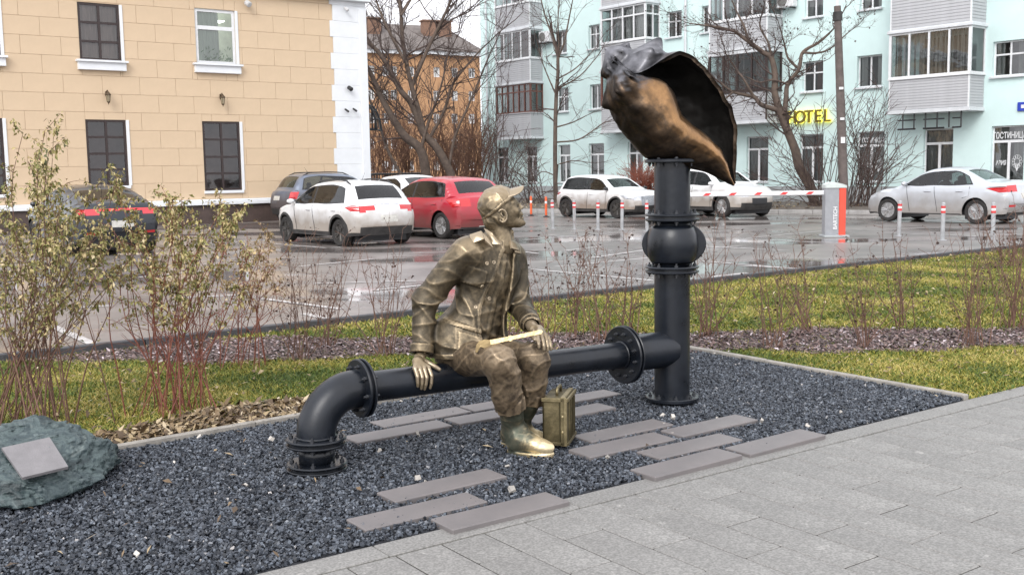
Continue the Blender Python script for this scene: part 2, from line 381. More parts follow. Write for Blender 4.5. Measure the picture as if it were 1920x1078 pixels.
# metal/concrete edging strips: pieces 1 m long
M_edge = pm('edging', (.30, .28, .25), .7, var=.25, scale=10, bump=.3)
ed = thing('gravel_bed_edging', 'thin pale concrete edging around the dark gravel bed', 'edging', UV(BU1, BV0))
def run_edge(A, B, w=.045, h=.05, step=1.0, mat=M_edge, par=None, name='edging_strip'):
    d = (B - A); L = d.length; d.normalize(); k = max(1, round(L / step)); st = L / k
    mb = MB(); mb.box((0, 0, 0), (st - .004, w, h), bev=.006); me = mb.mesh(name, mat)
    for i in range(k):
        c = A + d * (st * (i + .5)); c.z = h / 2 - .012 + random.uniform(-.002, .002)
        o = link(name, me, par); o.location = c - par.location; o.rotation_euler = (0, 0, atan2(d.y, d.x) + random.uniform(-.002, .002))
run_edge(UV(BU0, backv(BU0)), UV(BU1 + .02, backv(BU1)), par=ed); run_edge(UV(BU1, backv(BU1)), UV(BU1, BV0), par=ed)

# ---------------------------------------------------------------- paving
def paver_mat():
    m = pm('granite_paver', (.220, .214, .203), .62, var=.13, scale=2.2, bump=.25, bscale=140, bdist=.002)
    N, L = m.node_tree.nodes, m.node_tree.links; b = N['Principled BSDF']
    old = b.inputs['Base Color'].links[0].from_socket
    tc = N.new('ShaderNodeTexCoord'); n2 = N.new('ShaderNodeTexNoise'); n2.inputs['Scale'].default_value = 95; n2.inputs['Detail'].default_value = 3; L.new(tc.outputs['Object'], n2.inputs['Vector'])
    mr = N.new('ShaderNodeMapRange'); mr.inputs[1].default_value = .35; mr.inputs[2].default_value = .65; mr.inputs[3].default_value = .74; mr.inputs[4].default_value = 1.26; L.new(n2.outputs[0], mr.inputs[0])
    oi = N.new('ShaderNodeObjectInfo'); mr3 = N.new('ShaderNodeMapRange'); mr3.inputs[3].default_value = .95; mr3.inputs[4].default_value = 1.05; L.new(oi.outputs['Random'], mr3.inputs[0])
    mu = N.new('ShaderNodeMath'); mu.operation = 'MULTIPLY'; L.new(mr.outputs[0], mu.inputs[0]); L.new(mr3.outputs[0], mu.inputs[1])
    vm = N.new('ShaderNodeVectorMath'); vm.operation = 'SCALE'; L.new(old, vm.inputs[0]); L.new(mu.outputs[0], vm.inputs['Scale']); L.new(vm.outputs[0], b.inputs['Base Color'])
    # pale lime stains at large scale, in world space
    ge = N.new('ShaderNodeNewGeometry'); n3 = N.new('ShaderNodeTexNoise'); n3.inputs['Scale'].default_value = 9; n3.inputs['Detail'].default_value = 8; n3.inputs['Roughness'].default_value = .75; L.new(ge.outputs['Position'], n3.inputs['Vector'])
    mr4 = N.new('ShaderNodeMapRange'); mr4.inputs[1].default_value = .60; mr4.inputs[2].default_value = .72; mr4.inputs[3].default_value = 0; mr4.inputs[4].default_value = .8; L.new(n3.outputs[0], mr4.inputs[0])
    mx = N.new('ShaderNodeMix'); mx.data_type = 'RGBA'; mx.inputs[7].default_value = (.55, .53, .5, 1); L.new(mr4.outputs[0], mx.inputs[0]); L.new(vm.outputs[0], mx.inputs[6]); L.new(mx.outputs[2], b.inputs['Base Color'])
    return m
M_paver = paver_mat()
pv = sheet('pavement', [UV(-8, -6), UV(30, -6), UV(30, 3.668), UV(-8, 3.668)], -0.003, pm('paving_joint', (.04, .037, .032), .9, var=.3, scale=20))
TW, TL = .2185, .612
vp_ = thing
def paver_mesh(w, l, n='paver'):
    mb = MB(); mb.box((0, 0, 0), (w, l, .05), bev=.005); return mb.mesh(n, M_paver)
pme = paver_mesh(TW - .0045, TL - .0045); cnt = 0; extra = []
for k in range(-22, 42):
    u0 = 3.335 + TW * k; off = 3.085 if k % 2 == 0 else 2.78
    for j in range(-12, 3):
        va = off + TL * j; vb = va + TL
        if va > 3.64: continue
        cut = min(vb, 3.672); 
        c = UV(u0 + TW / 2, (va + cut) / 2)
        if c.y < 2.2 or abs(c.x / c.y) > .62: continue
        full = cut == vb
        extra.append((c.length, c, full, cut - va))
extra.sort(key=lambda t: t[0])
cutme = {}
for i, (d, c, full, ln) in enumerate(extra):
    if cnt >= 296: break
    if full: me = pme
    else:
        kx = round(ln, 3)
        if kx not in cutme: cutme[kx] = paver_mesh(TW - .0045, ln - .0045)
        me = cutme[kx]
    o = link('paver', me, pv); o.location = (c.x, c.y, -.0235 + random.uniform(-.0012, .0012)); o.rotation_euler = (random.uniform(-.002, .002), random.uniform(-.002, .002), UA); cnt += 1
if len(extra) > cnt:
    mb = MB()
    for d, c, full, ln in extra[cnt:]:
        mb.box((c.x, c.y, -.0235 + random.uniform(-.001, .001)), (TW - .004, ln - .004, .05), R=Matrix.Rotation(UA, 3, 'Z'), bev=.004)
    o = mb.build('far_pavers', M_paver, pv); o['kind'] = 'stuff'
print('pavers', cnt, len(extra))
bd = MB(); bd.box((0, 0, 0), (.996, .146, .06), bev=.004); bme = bd.mesh('border_stone', M_paver)
for i in range(-3, 14):
    o = link('border_stone', bme, pv); o.location = UV(i + .5, 3.752, -.026); o.rotation_euler = (0, 0, UA)

# ---------------------------------------------------------------- loose stepping slabs in the gravel
def slab_mat():
    m = pm('purple_grey_slab', (.150, .139, .139), .55, var=.12, scale=3, bump=.35, bscale=200, bdist=.002, col2=(.195, .176, .173))
    return m
M_slab = slab_mat()
smb = MB(); smb.box((0, 0, 0), (.64, .186, .05), bev=.004); sme = smb.mesh('stepping_slab', M_slab)
SLABS = [
 (2.655, 4.315, 'grey slab farthest back of the three slabs near the bottom edge of the gravel'),
 (2.362, 4.058, 'grey slab farthest left of the three slabs near the bottom edge of the gravel'),
 (2.658, 3.82, 'grey slab along the pavement border, nearest of all slabs to the camera'),
 (4.56, 3.85, 'grey slab along the pavement border, farthest right of all the slabs'),
 (3.866, 3.85, 'grey slab along the pavement border with one dark spot on its right end'),
 (3.846, 4.33, 'tilted grey slab right of the boot toe with its near left corner raised'),
 (4.125, 4.085, 'grey slab in the middle of the six to the right of the suitcase'),
 (4.54, 4.335, 'grey slab nearest the foot flange of the tall post, in the back row of six'),
 (4.07, 4.58, 'grey slab touching the lower right corner of the suitcase in the picture, first of six'),
 (3.325, 5.645, 'pale grey slab with a white speck, left one of the row farthest under the pipe'),
 (3.02, 5.395, 'pale grey slab just right of the left elbow base, first of the rear rows'),
 (3.985, 5.635, 'pale grey slab behind the trouser legs in the row farthest under the pipe'),
 (3.71, 5.395, 'pale grey slab directly behind the near boot top, second in its row'),
 (4.42, 5.44, 'pale grey slab right of the suitcase top, farthest back right under the pipe flange'),
 (4.10, 5.13, 'pale grey slab behind the suitcase middle, sticking out at both of its sides'),
]
def slab_at(c, ang, label, tilt=0):
    o = link('stepping_slab', sme); o.location = c; o.rotation_euler = (tilt, random.uniform(-.008, .008), ang); tag(o, label, 'slab', 'grey stepping slabs laid in the gravel'); o['kind'] = 'thing'; return o
for i, (u, v, lab) in enumerate(SLABS): slab_at(UV(u, v, .001 + random.uniform(-.002, .004)), UA + random.uniform(-.012, .012), lab, tilt=.03 if i == 5 else 0)
# ================================================================== BUILDINGS
class Facade:
    def __init__(s, O, ang, name, label, cat='building'):
        s.O = Vector(O); s.a = ang; s.D = Vector((cos(ang), sin(ang), 0)); s.N = Vector((sin(ang), -cos(ang), 0))
        s.e = thing(name, label, cat, s.O, ang)
    def S(s, px, py, off=0.0):
        """pixel -> (s, z) on the facade plane moved outwards by off"""
        d = Vector(ray(px, py)); C = Vector((0, 0, CH)); P = s.O + s.N * off
        t = (P - C).dot(s.N) / d.dot(s.N); h = C + d * t
        return (h - P).dot(s.D), h.z
    def rect(s, x0, y0, x1, y1, off=0.0):
        xm, ym = (x0 + x1) / 2, (y0 + y1) / 2
        a = s.S(x0, ym, off)[0]; b = s.S(x1, ym, off)[0]; return a, b, s.S(xm, y1, off)[1], s.S(xm, y0, off)[1]
def wall_holes(mb, s0, s1, z0, z1, holes, y=0.0, reveal=.15, mi=0, mr=0):
    xs = sorted({s0, s1} | {v for h in holes for v in (h[0], h[1]) if s0 < v < s1}); zs = sorted({z0, z1} | {v for h in holes for v in (h[2], h[3]) if z0 < v < z1})
    for i in range(len(xs) - 1):
        for j in range(len(zs) - 1):
            cx, cz = (xs[i] + xs[i+1]) / 2, (zs[j] + zs[j+1]) / 2
            if any(h[0] < cx < h[1] and h[2] < cz < h[3] for h in holes): continue
            mb.add([(xs[i], y, zs[j]), (xs[i+1], y, zs[j]), (xs[i+1], y, zs[j+1]), (xs[i], y, zs[j+1])], [(0, 1, 2, 3)], mi)
    for h in holes:
        a, b, c, d = h[:4]
        q = [(a, y, c), (b, y, c), (b, y, d), (a, y, d)]; r = [(p[0], y + reveal, p[2]) for p in q]
        mb.add(q + r, [(0, 4, 5, 1), (1, 5, 6, 2), (2, 6, 7, 3), (3, 7, 4, 0)], mr)
M_glass = bpy.data.materials.new('window_glass'); M_glass.use_nodes = True
def _glass(m, tint=(.78, .82, .82), ior=1.5, rough=.02, mixmin=.10):
    nt = m.node_tree; nt.nodes.clear(); N, L = nt.nodes, nt.links
    o = N.new('ShaderNodeOutputMaterial'); mx = N.new('ShaderNodeMixShader'); t = N.new('ShaderNodeBsdfTransparent'); t.inputs[0].default_value = (*tint, 1)
    g = N.new('ShaderNodeBsdfGlossy'); g.inputs['Roughness'].default_value = rough; f = N.new('ShaderNodeFresnel'); f.inputs[0].default_value = ior
    tc = N.new('ShaderNodeTexCoord'); nz = N.new('ShaderNodeTexNoise'); nz.inputs['Scale'].default_value = 2.5; L.new(tc.outputs['Object'], nz.inputs['Vector'])
    bp = N.new('ShaderNodeBump'); bp.inputs['Strength'].default_value = .06; bp.inputs['Distance'].default_value = .05; L.new(nz.outputs[0], bp.inputs['Height']); L.new(bp.outputs[0], g.inputs['Normal'])
    ad = N.new('ShaderNodeMath'); ad.operation = 'ADD'; ad.use_clamp = True; ad.inputs[1].default_value = mixmin; L.new(f.outputs[0], ad.inputs[0])
    L.new(ad.outputs[0], mx.inputs[0]); L.new(t.outputs[0], mx.inputs[1]); L.new(g.outputs[0], mx.inputs[2]); L.new(mx.outputs[0], o.inputs[0]); return m
_glass(M_glass)
M_room = pm('dark_room', (.085, .066, .060), .9, var=.4, scale=1.5)
M_glassd = bpy.data.materials.new('dark_window_glass'); M_glassd.use_nodes = True; _glass(M_glassd, tint=(.85, .76, .72), mixmin=.06, rough=.04)
M_roomgrey = pm('grey_room', (.16, .16, .155), .9, var=.4, scale=1.5)
M_white = pm('white_frame', (.72, .73, .74), .4, var=.06, scale=6)
M_whitepaint = pm('white_render', (.74, .76, .78), .75, var=.05, scale=2, bump=.15, bscale=90)
M_brownf = pm('brown_frame', (.035, .022, .02), .4, var=.3, scale=9)
M_sill = pm('sill_metal', (.66, .68, .70), .5, var=.1, scale=5)
M_curtain = pm('curtain', (.52, .52, .50), .9, var=.15, scale=2, stretch=(6, 1, .6))
M_curtain2 = pm('dim_curtain', (.27, .27, .255), .9, var=.3, scale=2, stretch=(6, 1, .6))
def window(F, a, b, c, d, fm, cols=(.5,), rows=(), depth=.13, fw=.06, bar=.045, room=M_room, sill=None, curtain=None, sections=None, label=None, gl=None, name='window', casing=None):
    """opening a..b x c..d (wall coordinates); frame at depth; panes between bars"""
    mb = MB(); y = depth
    def B(x0, x1, z0, z1, t=.05, yy=None): mb.box(((x0 + x1) / 2, (yy if yy is not None else y), (z0 + z1) / 2), (x1 - x0, t, z1 - z0))
    B(a, a + fw, c, d); B(b - fw, b, c, d); B(a + fw, b - fw, c, c + fw); B(a + fw, b - fw, d - fw, d)
    cells = []
    if sections is None:
        xs = [a + fw] + [a + (b - a) * t for t in cols] + [b - fw]; zs = [c + fw] + [c + (d - c) * t for t in rows] + [d - fw]
        for t in cols: x = a + (b - a) * t; B(x - bar / 2, x + bar / 2, c + fw, d - fw, .045)
        for t in rows: z = c + (d - c) * t; B(a + fw, b - fw, z - bar / 2, z + bar / 2, .036)
        for i in range(len(xs) - 1):
            for j in range(len(zs) - 1): cells.append((xs[i], xs[i+1], zs[j], zs[j+1]))
    else:       # transom over two lights
        zt = c + (d - c) * sections; B(a + fw, b - fw, zt - bar, zt + bar, .05)
        xm = (a + b) / 2; B(xm - bar, xm + bar, c + fw, zt - bar, .048)
        cells = [(a + fw, b - fw, zt + bar, d - fw), (a + fw, xm - bar, c + fw, zt - bar), (xm + bar, b - fw, c + fw, zt - bar)]
    f = mb.build(name, fm, F.e if isinstance(F, Facade) else F)
    if label: f['label'] = label
    for x0, x1, z0, z1 in cells:
        g = MB(); g.add([(x0, y + .004, z0), (x1, y + .004, z0), (x1, y + .004, z1), (x0, y + .004, z1)], [(0, 1, 2, 3)]); g.build('pane', gl or M_glass, f)
    r = MB(); dp = y + .7
    q = [(a - .2, y + .04, c - .1), (b + .2, y + .04, c - .1), (b + .2, y + .04, d + .1), (a - .2, y + .04, d + .1)]; k = [(p[0], dp, p[2]) for p in q]
    r.add(q + k, [(0, 4, 5, 1), (1, 5, 6, 2), (2, 6, 7, 3), (3, 7, 4, 0), (4, 5, 6, 7)]); r.build('room', room, f)
    if curtain:
        for (t0, t1, zb) in curtain[0]:
            n = 24; g = MB(); vs = []; fs = []
            for i in range(n + 1):
                x = a + (b - a) * (t0 + (t1 - t0) * i / n); yy = y + .10 + .03 * sin(i * 1.7)
                vs += [(x, yy, c + (d - c) * zb), (x, yy, d)]
            for i in range(n): fs.append((2 * i, 2 * i + 2, 2 * i + 3, 2 * i + 1))
            g.add(vs, fs); g.build('curtain', curtain[1], f, smooth=True)
    if sill:
        w, h, out, m = sill
        g = MB(); g.box(((a + b) / 2, -out / 2 + .02, c - h / 2), (b - a + 2 * w, out + .04, h), bev=.008)
        if h > .2: g.box(((a + b) / 2, -out / 2 - .02, c - .03), (b - a + 2 * w + .1, out + .1, .06))
        g.build('sill', m, f)
    return f

# ------------------------------------------------------------ cream building
FL = Facade((-8.03, 35.95, 0), radians(36.3), 'cream_building', 'cream office building with block-lined render, white corner strip and brown plinth')
M_cream = pm('cream_render', (.62, .475, .325), .85, var=.05, scale=1.2, bump=.25, bscale=70, rvar=0)
M_creamj = pm('cream_joint', (.60, .46, .315), .9, var=.1, scale=3)
M_plinth = pm('brown_plinth', (.075, .052, .045), .55, var=.3, scale=3, bump=.2)
sR = FL.S(690, 200)[0]; sQ = FL.S(624, 200)[0]; sL = FL.S(-160, 200)[0]
zP = FL.S(420, 384.5)[1]; zB = FL.S(420, 373)[1]; zTop = FL.S(530, 6)[1]
wl_ = [ # (px rect), style
 ((147.5, 4.5, 225, 111), 'dark3'), ((367, 18.5, 441.5, 120.5), 'white'), ((163.6, 225, 239, 349), 'dark4'), ((382, 225.5, 451.5, 357.5), 'dark4b'),
 ((-72, 225, 9, 366), 'dark4'), ((-84, -8, -2, 106), 'dark3')]
rects = [FL.rect(*r) for r, _ in wl_]
# same rows get the same heads and sills
def snap(ids, k):
    m = sum(rects[i][k] for i in ids) / len(ids)
    for i in ids: r = list(rects[i]); r[k] = m; rects[i] = tuple(r)
snap([0, 5], 2); snap([0, 5], 3); snap([2, 3, 4], 3)
holes = [(r[0], r[1], r[2], r[3]) for r in rects]
mb = MB(); wall_holes(mb, sL, sR, -.1, zTop + 3.4, holes, y=.016, reveal=.02); mb.build('wall', M_creamj, FL.e)
mb = MB(); mb.add([(sL, .03, -.1), (sL, 11, -.1), (sL, 11, zTop + 3.4), (sL, .03, zTop + 3.4)], [(0, 1, 2, 3)]); mb.add([(sR, .03, -.1), (sR, 11, -.1), (sR, 11, zTop + 3.4), (sR, .03, zTop + 3.4)], [(3, 2, 1, 0)])
mb.add([(sL, 11, -.1), (sR, 11, -.1), (sR, 11, zTop + 3.4), (sL, 11, zTop + 3.4)], [(3, 2, 1, 0)]); mb.add([(sL, .0, zTop + 3.4), (sR, 0, zTop + 3.4), (sR, 11, zTop + 3.4), (sL, 11, zTop + 3.4)], [(0, 1, 2, 3)])
mb.build('rear_wall', M_whitepaint, FL.e)
RH = .548; BW = 1.13
def rsub(r, holes):
    """rectangle minus holes -> rectangles (horizontal split)"""
    out = [r]
    for h in holes:
        nx = []
        for (a, b, c, d) in out:
            if h[1] <= a or h[0] >= b or h[3] <= c or h[2] >= d: nx.append((a, b, c, d)); continue
            if h[0] > a: nx.append((a, h[0], c, d))
            if h[1] < b: nx.append((h[1], b, c, d))
            a2, b2 = max(a, h[0]), min(b, h[1])
            if h[2] > c: nx.append((a2, b2, c, h[2]))
            if h[3] < d: nx.append((a2, b2, h[3], d))
        out = nx
    return [q for q in out if q[1] - q[0] > .03 and q[3] - q[2] > .03]
hh = [(h[0] - .005, h[1] + .005, h[2], h[3]) for h in holes]
row = 0; z = zB
bcache = {}
while z < zTop + .2:
    z1 = min(z + RH, zTop + .3); quoin = sQ + (.09 if row % 2 else -.02)
    x = sL + (0 if row % 2 else -BW / 2)
    while x < quoin:
        xa, xb = max(x, sL), min(x + BW, quoin)
        if xb - xa > .05:
            for (a, b, c, d) in rsub((xa, xb, z, z1), hh):
                key = (round(b - a, 3), round(d - c, 3))
                if key not in bcache:
                    m_ = MB(); m_.box((0, 0, 0), (b - a - .007, .05, d - c - .007), bev=.004); bcache[key] = m_.mesh('render_block', M_cream)
                o = link('render_block', bcache[key], FL.e); o.location = ((a + b) / 2, .02, (c + d) / 2)
        x += BW
    # corner quoin block, white
    m_ = MB(); m_.box(((quoin + sR) / 2, .006, (z + z1) / 2), (sR - quoin - .002, .08, z1 - z - .004), bev=.004); m_.build('corner_block', M_whitepaint, FL.e)
    z = z1; row += 1
# downpipe-like narrow return at the corner
m_ = MB(); m_.box((sR - .16, -.06, (zTop + zB) / 2), (.30, .06, zTop - zB - .01), bev=.01); m_.build('corner_strip', M_whitepaint, FL.e)
m_ = MB(); m_.box(((sL + sR) / 2, -.02, zP / 2 - .05), (sR - sL + .06, .14, zP + .1), bev=.01); m_.build('plinth', M_plinth, FL.e)
m_ = MB(); m_.box(((sL + sR) / 2, -.07, (zP + zB) / 2 - .03), (sR - sL + .12, .24, (zB - zP) * .55), bev=.01); m_.box(((sL + sR) / 2, -.04, zB - .04), (sR - sL + .1, .18, (zB - zP) * .35), bev=.02); m_.build('plinth_band', M_whitepaint, FL.e)
m_ = MB(); m_.box(((sL + sR) / 2, -.10, zTop + .42), (sR - sL + .2, .3, .36), bev=.01); m_.box(((sL + sR) / 2, -.2, zTop + .78), (sR - sL + .5, .5, .32), bev=.02); m_.build('cornice', M_whitepaint, FL.e)
for i, ((r, st), (a, b, c, d)) in enumerate(zip(wl_, rects)):
    big = (.10, .30, .14, M_whitepaint); small = (.04, .09, .08, M_whitepaint)
    # pale painted reveal to one side
    m_ = MB(); m_.box((b + .045, -.008, (c + d) / 2), (.09, .05, d - c), bev=.005); m_.build('window_surround', M_whitepaint, FL.e)
    if st == 'dark3': window(FL, a, b, c, d, M_brownf, (.5,), (.33, .66), depth=.05, fw=.07, bar=.07, sill=big, room=M_room, curtain=([(0.06, .94, 0)], M_curtain2) if i == 0 else None, gl=M_glassd)
    elif st == 'dark4': window(FL, a, b, c, d, M_brownf, (.5,), (.25, .49, .74), depth=.05, fw=.07, bar=.07, sill=small, room=M_room, gl=M_glassd)
    elif st == 'dark4b': window(FL, a, b, c, d, M_brownf, (.5,), (.25, .49, .74), depth=.05, fw=.07, bar=.07, sill=small, room=M_room, gl=M_glassd)
    else:
        f = window(FL, a, b, c, d, M_white, (), (.66,), depth=.07, fw=.09, bar=.12, sill=big, room=pm('lit_room', (.42, .45, .36), .9, var=.3, scale=2, emit=((.8, .85, .7), .12)), curtain=([(.05, .62, 0.02)], pm('green_white_blind', (.55, .62, .5), .8, var=.15, scale=3, stretch=(6, 1, .4))))
        m_ = MB(); m_.box(((a + b) / 2 - .05, .42, d - .32), (.9, .4, .03)); m_.build('ceiling_lamp', pm('office_light', (1, 1, 1), emit=((1, 1, .97), 3)), f)
        m_ = MB()
        for k in range(60):
            x = random.uniform(a + .15, b - .15); z_ = c + .1 + random.random() ** 1.6 * .38; an = random.uniform(0, 3.1); l = .09
            y_ = random.uniform(.09, .15); m_.add([(x, y_, z_), (x + l * cos(an) - .02, y_, z_ + l * sin(an)), (x + 1.6 * l * cos(an), y_, z_ + 1.6 * l * sin(an)), (x + l * cos(an) + .02, y_ + .01, z_ + l * sin(an) - .02)], [(0, 1, 2, 3)])
        kind(m_.build('plant_leaves', pm('houseplant', (.10, .22, .06), .5, var=.3), f), 'stuff')
# wall lanterns
M_lamp = pm('old_bronze_lamp', (.09, .06, .035), .5, metal=.4, var=.4, scale=20)
M_lglass = pm('lantern_glass', (.32, .27, .18), .3, var=.2)
def lantern(px, py, label):
    s_, z_ = FL.S(px, py); P = FL.O + FL.D * s_ + FL.N * .03; P.z = z_
    t = thing('wall_lantern', label, 'wall lamp', P, FL.a, 'old lanterns on the cream wall')
    m = MB(); m.box((0, -.01, .02), (.07, .03, .16), bev=.01); m.tube([(0, -.02, .06), (0, -.08, .12), (0, -.15, .12), (0, -.18, .07)], [.014, .014, .014, .012], 6); m.build('bracket', M_lamp, t)
    m = MB(); m.lathe([(.004, .10), (.03, .07), (.085, .0), (.09, -.02), (.06, -.03)], Matrix.Translation((0, -.18, 0)), 8); m.build('lamp_cap', M_lamp, t)
    m = MB(); m.lathe([(.065, -.03), (.045, -.22)], Matrix.Translation((0, -.18, 0)), 6); m.build('lamp_glass', M_lglass, t)
    m = MB(); m.lathe([(.05, -.22), (.05, -.24), (.015, -.27), (.012, -.30), (.0, -.32)], Matrix.Translation((0, -.18, 0)), 8)
    for k in range(6):
        an = k * pi / 3; m.tube([(.067 * cos(an), -.18 + .067 * sin(an), -.03), (.047 * cos(an), -.18 + .047 * sin(an), -.22)], .006, 4)
    m.build('lamp_base', M_lamp, t)
lantern(199, 178, 'old bronze wall lantern above the brown door-like window behind the dark car')
lantern(413, 183, 'old bronze wall lantern above the ground floor window with a white sill')
M_cam = pm('camera_white', (.55, .55, .55), .5)
M_black = pm('black_plastic', (.02, .02, .022), .45, var=.2)
def spot(px, py, label, mat, r=.05, name='security_camera', cat='camera'):
    s_, z_ = FL.S(px, py); P = FL.O + FL.D * s_ + FL.N * .1; P.z = z_
    t = thing(name, label, cat, P, FL.a)
    m = MB(); m.tube([(0, .08, .06), (0, 0, .06), (0, -.06, .0)], .015, 6); m.build('bracket', mat, t)
    m = MB(); m.lathe([(.02, -.12), (r, -.1), (r * 1.1, .06), (r * .8, .08)], frame((0, -.1, -.01), (1, 0, 0), (.3, -.8, -.5)), 12); m.build('camera_body', mat, t)
spot(461, 9, 'small white spotlight under the cornice right of the white-framed window', M_cam, .09, 'wall_spotlight', 'spotlight')
spot(652, 167, 'small dark lamp on the white corner strip of the cream building', M_black, .07, 'wall_spotlight', 'spotlight')
spot(646, 208, 'left one of the two tiny black cameras low on the white corner strip', M_black, .035)
spot(661, 207, 'right one of the two tiny black cameras low on the white corner strip', M_black, .035)
spot(645, 19, 'grey camera high on the white corner strip below the cornice', M_cam, .05)

# ------------------------------------------------------------ mint building
FM = Facade((2.5, 55.0, 0), atan2(-.777, .629), 'mint_building', 'long mint green block of flats with glazed balconies and a hotel on its ground floor')
M_mint = pm('mint_render', (.63, .79, .775), .85, var=.05, scale=.8, bump=.25, bscale=50)
def _mint_dirt(m):   # broad faint weathering
    return m
M_mplinth = pm('grey_plinth', (.36, .385, .39), .8, var=.12, scale=2, bump=.2)
M_siding = pm('vinyl_siding', (.43, .435, .45), .6, var=.08, scale=3)
mL = FM.S(903, 200)[0]; mR = FM.S(2150, 200)[0]; mTop = 16.5
G = [(931.7, 281.4, 953.4, 345.5), (985, 277.7, 1007.5, 345.5), (1046.9, 274.4, 1069.6, 341), (1104.3, 270.4, 1132.7, 340), (1177, 268, 1205.5, 341), (1284, 262, 1318, 340),
     (1399.8, 254.4, 1440.4, 341), (1499, 248.5, 1543.6, 340), (1606, 243, 1657, 340), (1731, 236.8, 1786.4, 341), (1858, 230.8, 1920, 342)]
F2 = [(1043.5, 170, 1066, 214), (1106, 163, 1128.7, 208), (1325, 136, 1352, 190), (1504.5, 112, 1543.3, 168), (1607, 98.7, 1653.6, 160), (1861.5, 70.5, 1922, 135)]
F3 = [(1038.5, 61.8, 1062.6, 106.5), (1103.6, 49.4, 1124.3, 97), (1249.9, 20.7, 1278.2, 69), (1316, 10.6, 1334, 60), (1509, -20, 1543.6, 27.5), (1613, -50, 1654, 11)]
def rows(F, L):
    R = [F.rect(*r) for r in L]; z0 = sum(r[2] for r in R) / len(R); z1 = sum(r[3] for r in R) / len(R); print('row z', round(z0, 2), round(z1, 2)); return [(r[0], r[1], z0, z1) for r in R]
RG, R2, R3 = rows(FM, G), rows(FM, F2), rows(FM, F3)
z40 = R3[0][2] + (R3[0][2] - R2[0][2]); h40 = R3[0][3] - R3[0][2]
R4 = [(r[0], r[1], z40, z40 + h40) for r in R3 if True]
holes = RG + R2 + R3 + R4
mb = MB(); wall_holes(mb, mL, mR, -.2, mTop, holes, y=0, reveal=.2)
mb.add([(mL, 0, -.2), (mL, 12, -.2), (mL, 12, mTop), (mL, 0, mTop)], [(3, 2, 1, 0)]); mb.add([(mL, 12, -.2), (mR, 12, -.2), (mR, 12, mTop), (mL, 12, mTop)], [(0, 1, 2, 3)])
mb.add([(mR, 0, -.2), (mR, 12, -.2), (mR, 12, mTop), (mR, 0, mTop)], [(0, 1, 2, 3)]); mb.add([(mL, 0, mTop), (mR, 0, mTop), (mR, 12, mTop), (mL, 12, mTop)], [(0, 1, 2, 3)])
mb.build('wall', M_mint, FM.e)
zpl = RG[0][2] - .18
m_ = MB(); m_.box(((mL + mR) / 2, -.03, zpl / 2 - .1), (mR - mL + .06, .12, zpl + .2), bev=.01); m_.build('plinth', M_mplinth, FM.e)
m_ = MB(); m_.box(((mL + mR) / 2, .3, mTop + .15), (mR - mL + .8, 1.4, .3)); m_.build('cornice', M_whitepaint, FM.e)
wc = [M_curtain, M_curtain2, M_roomgrey]
M_bwf = pm('brown_wood_frame', (.14, .06, .045), .6, var=.3, scale=8)
msill = (.06, .07, .12, M_sill)
for i, (a, b, c, d) in enumerate(RG):
    cu = [([(.04, .96, 0)], M_curtain2), ([(.04, .45, 0), (.6, .96, 0)], M_curtain2), ([(.04, .96, .0)], M_curtain)][i % 3]
    f = window(FM, a, b, c, d, M_white, sections=.72, depth=.14, fw=.05, bar=.045, sill=(.04, .05, .06, M_sill), room=M_roomgrey, curtain=cu)
    if i in (8, 10):   # window lettering
        for txt, sz, xx, zz in (('ГОСТИНИЦА', .27 if i == 8 else .30, (a + b) / 2, c + (d - c) * .82), ('АЗИЯ', .22, a + (b - a) * .27, c + (d - c) * .33)):
            o = text_obj('window_lettering', txt, sz, M_white, f, .003, .006); o.location = (xx, .125, zz); o.rotation_euler = (pi / 2, 0, 0); o.scale = (.62, 1, 1)
        # frosted floral emblem on the right light
        m_ = MB(); xx, zz = a + (b - a) * .75, c + (d - c) * .30
        for k in range(11):
            an = k * 2 * pi / 11; cx, cz = xx + .13 * cos(an), zz + .17 * sin(an) + .1
            m_.tube([(cx + .05 * cos(t), .13, cz + .07 * sin(t)) for t in np.linspace(0, 2 * pi, 9)], .007, 4)
        for k in range(-2, 3): m_.tube([(xx, .13, zz - .22), (xx + k * .035, .13, zz - .05), (xx + k * .05, .13, zz + .05)], .008, 4)
        m_.build('window_emblem', M_white, f)
for R, nm in ((R2, 2), (R3, 3), (R4, 4)):
    for i, (a, b, c, d) in enumerate(R):
        brown = (nm == 3 and i in (0, 3)) or (nm == 2 and i == 3)
        st = (i + nm) % 3
        window(FM, a, b, c, d, M_white, (.5,) if st != 1 else (.52,), () if st == 0 else (.62,), depth=.15, fw=.055, bar=.06, sill=msill, room=M_room if brown else M_roomgrey,
               curtain=([(.55, .96, 0)], M_bwf) if brown else ([(.04, .3, 0), (.7, .96, 0)], wc[(i + nm) % 2]))
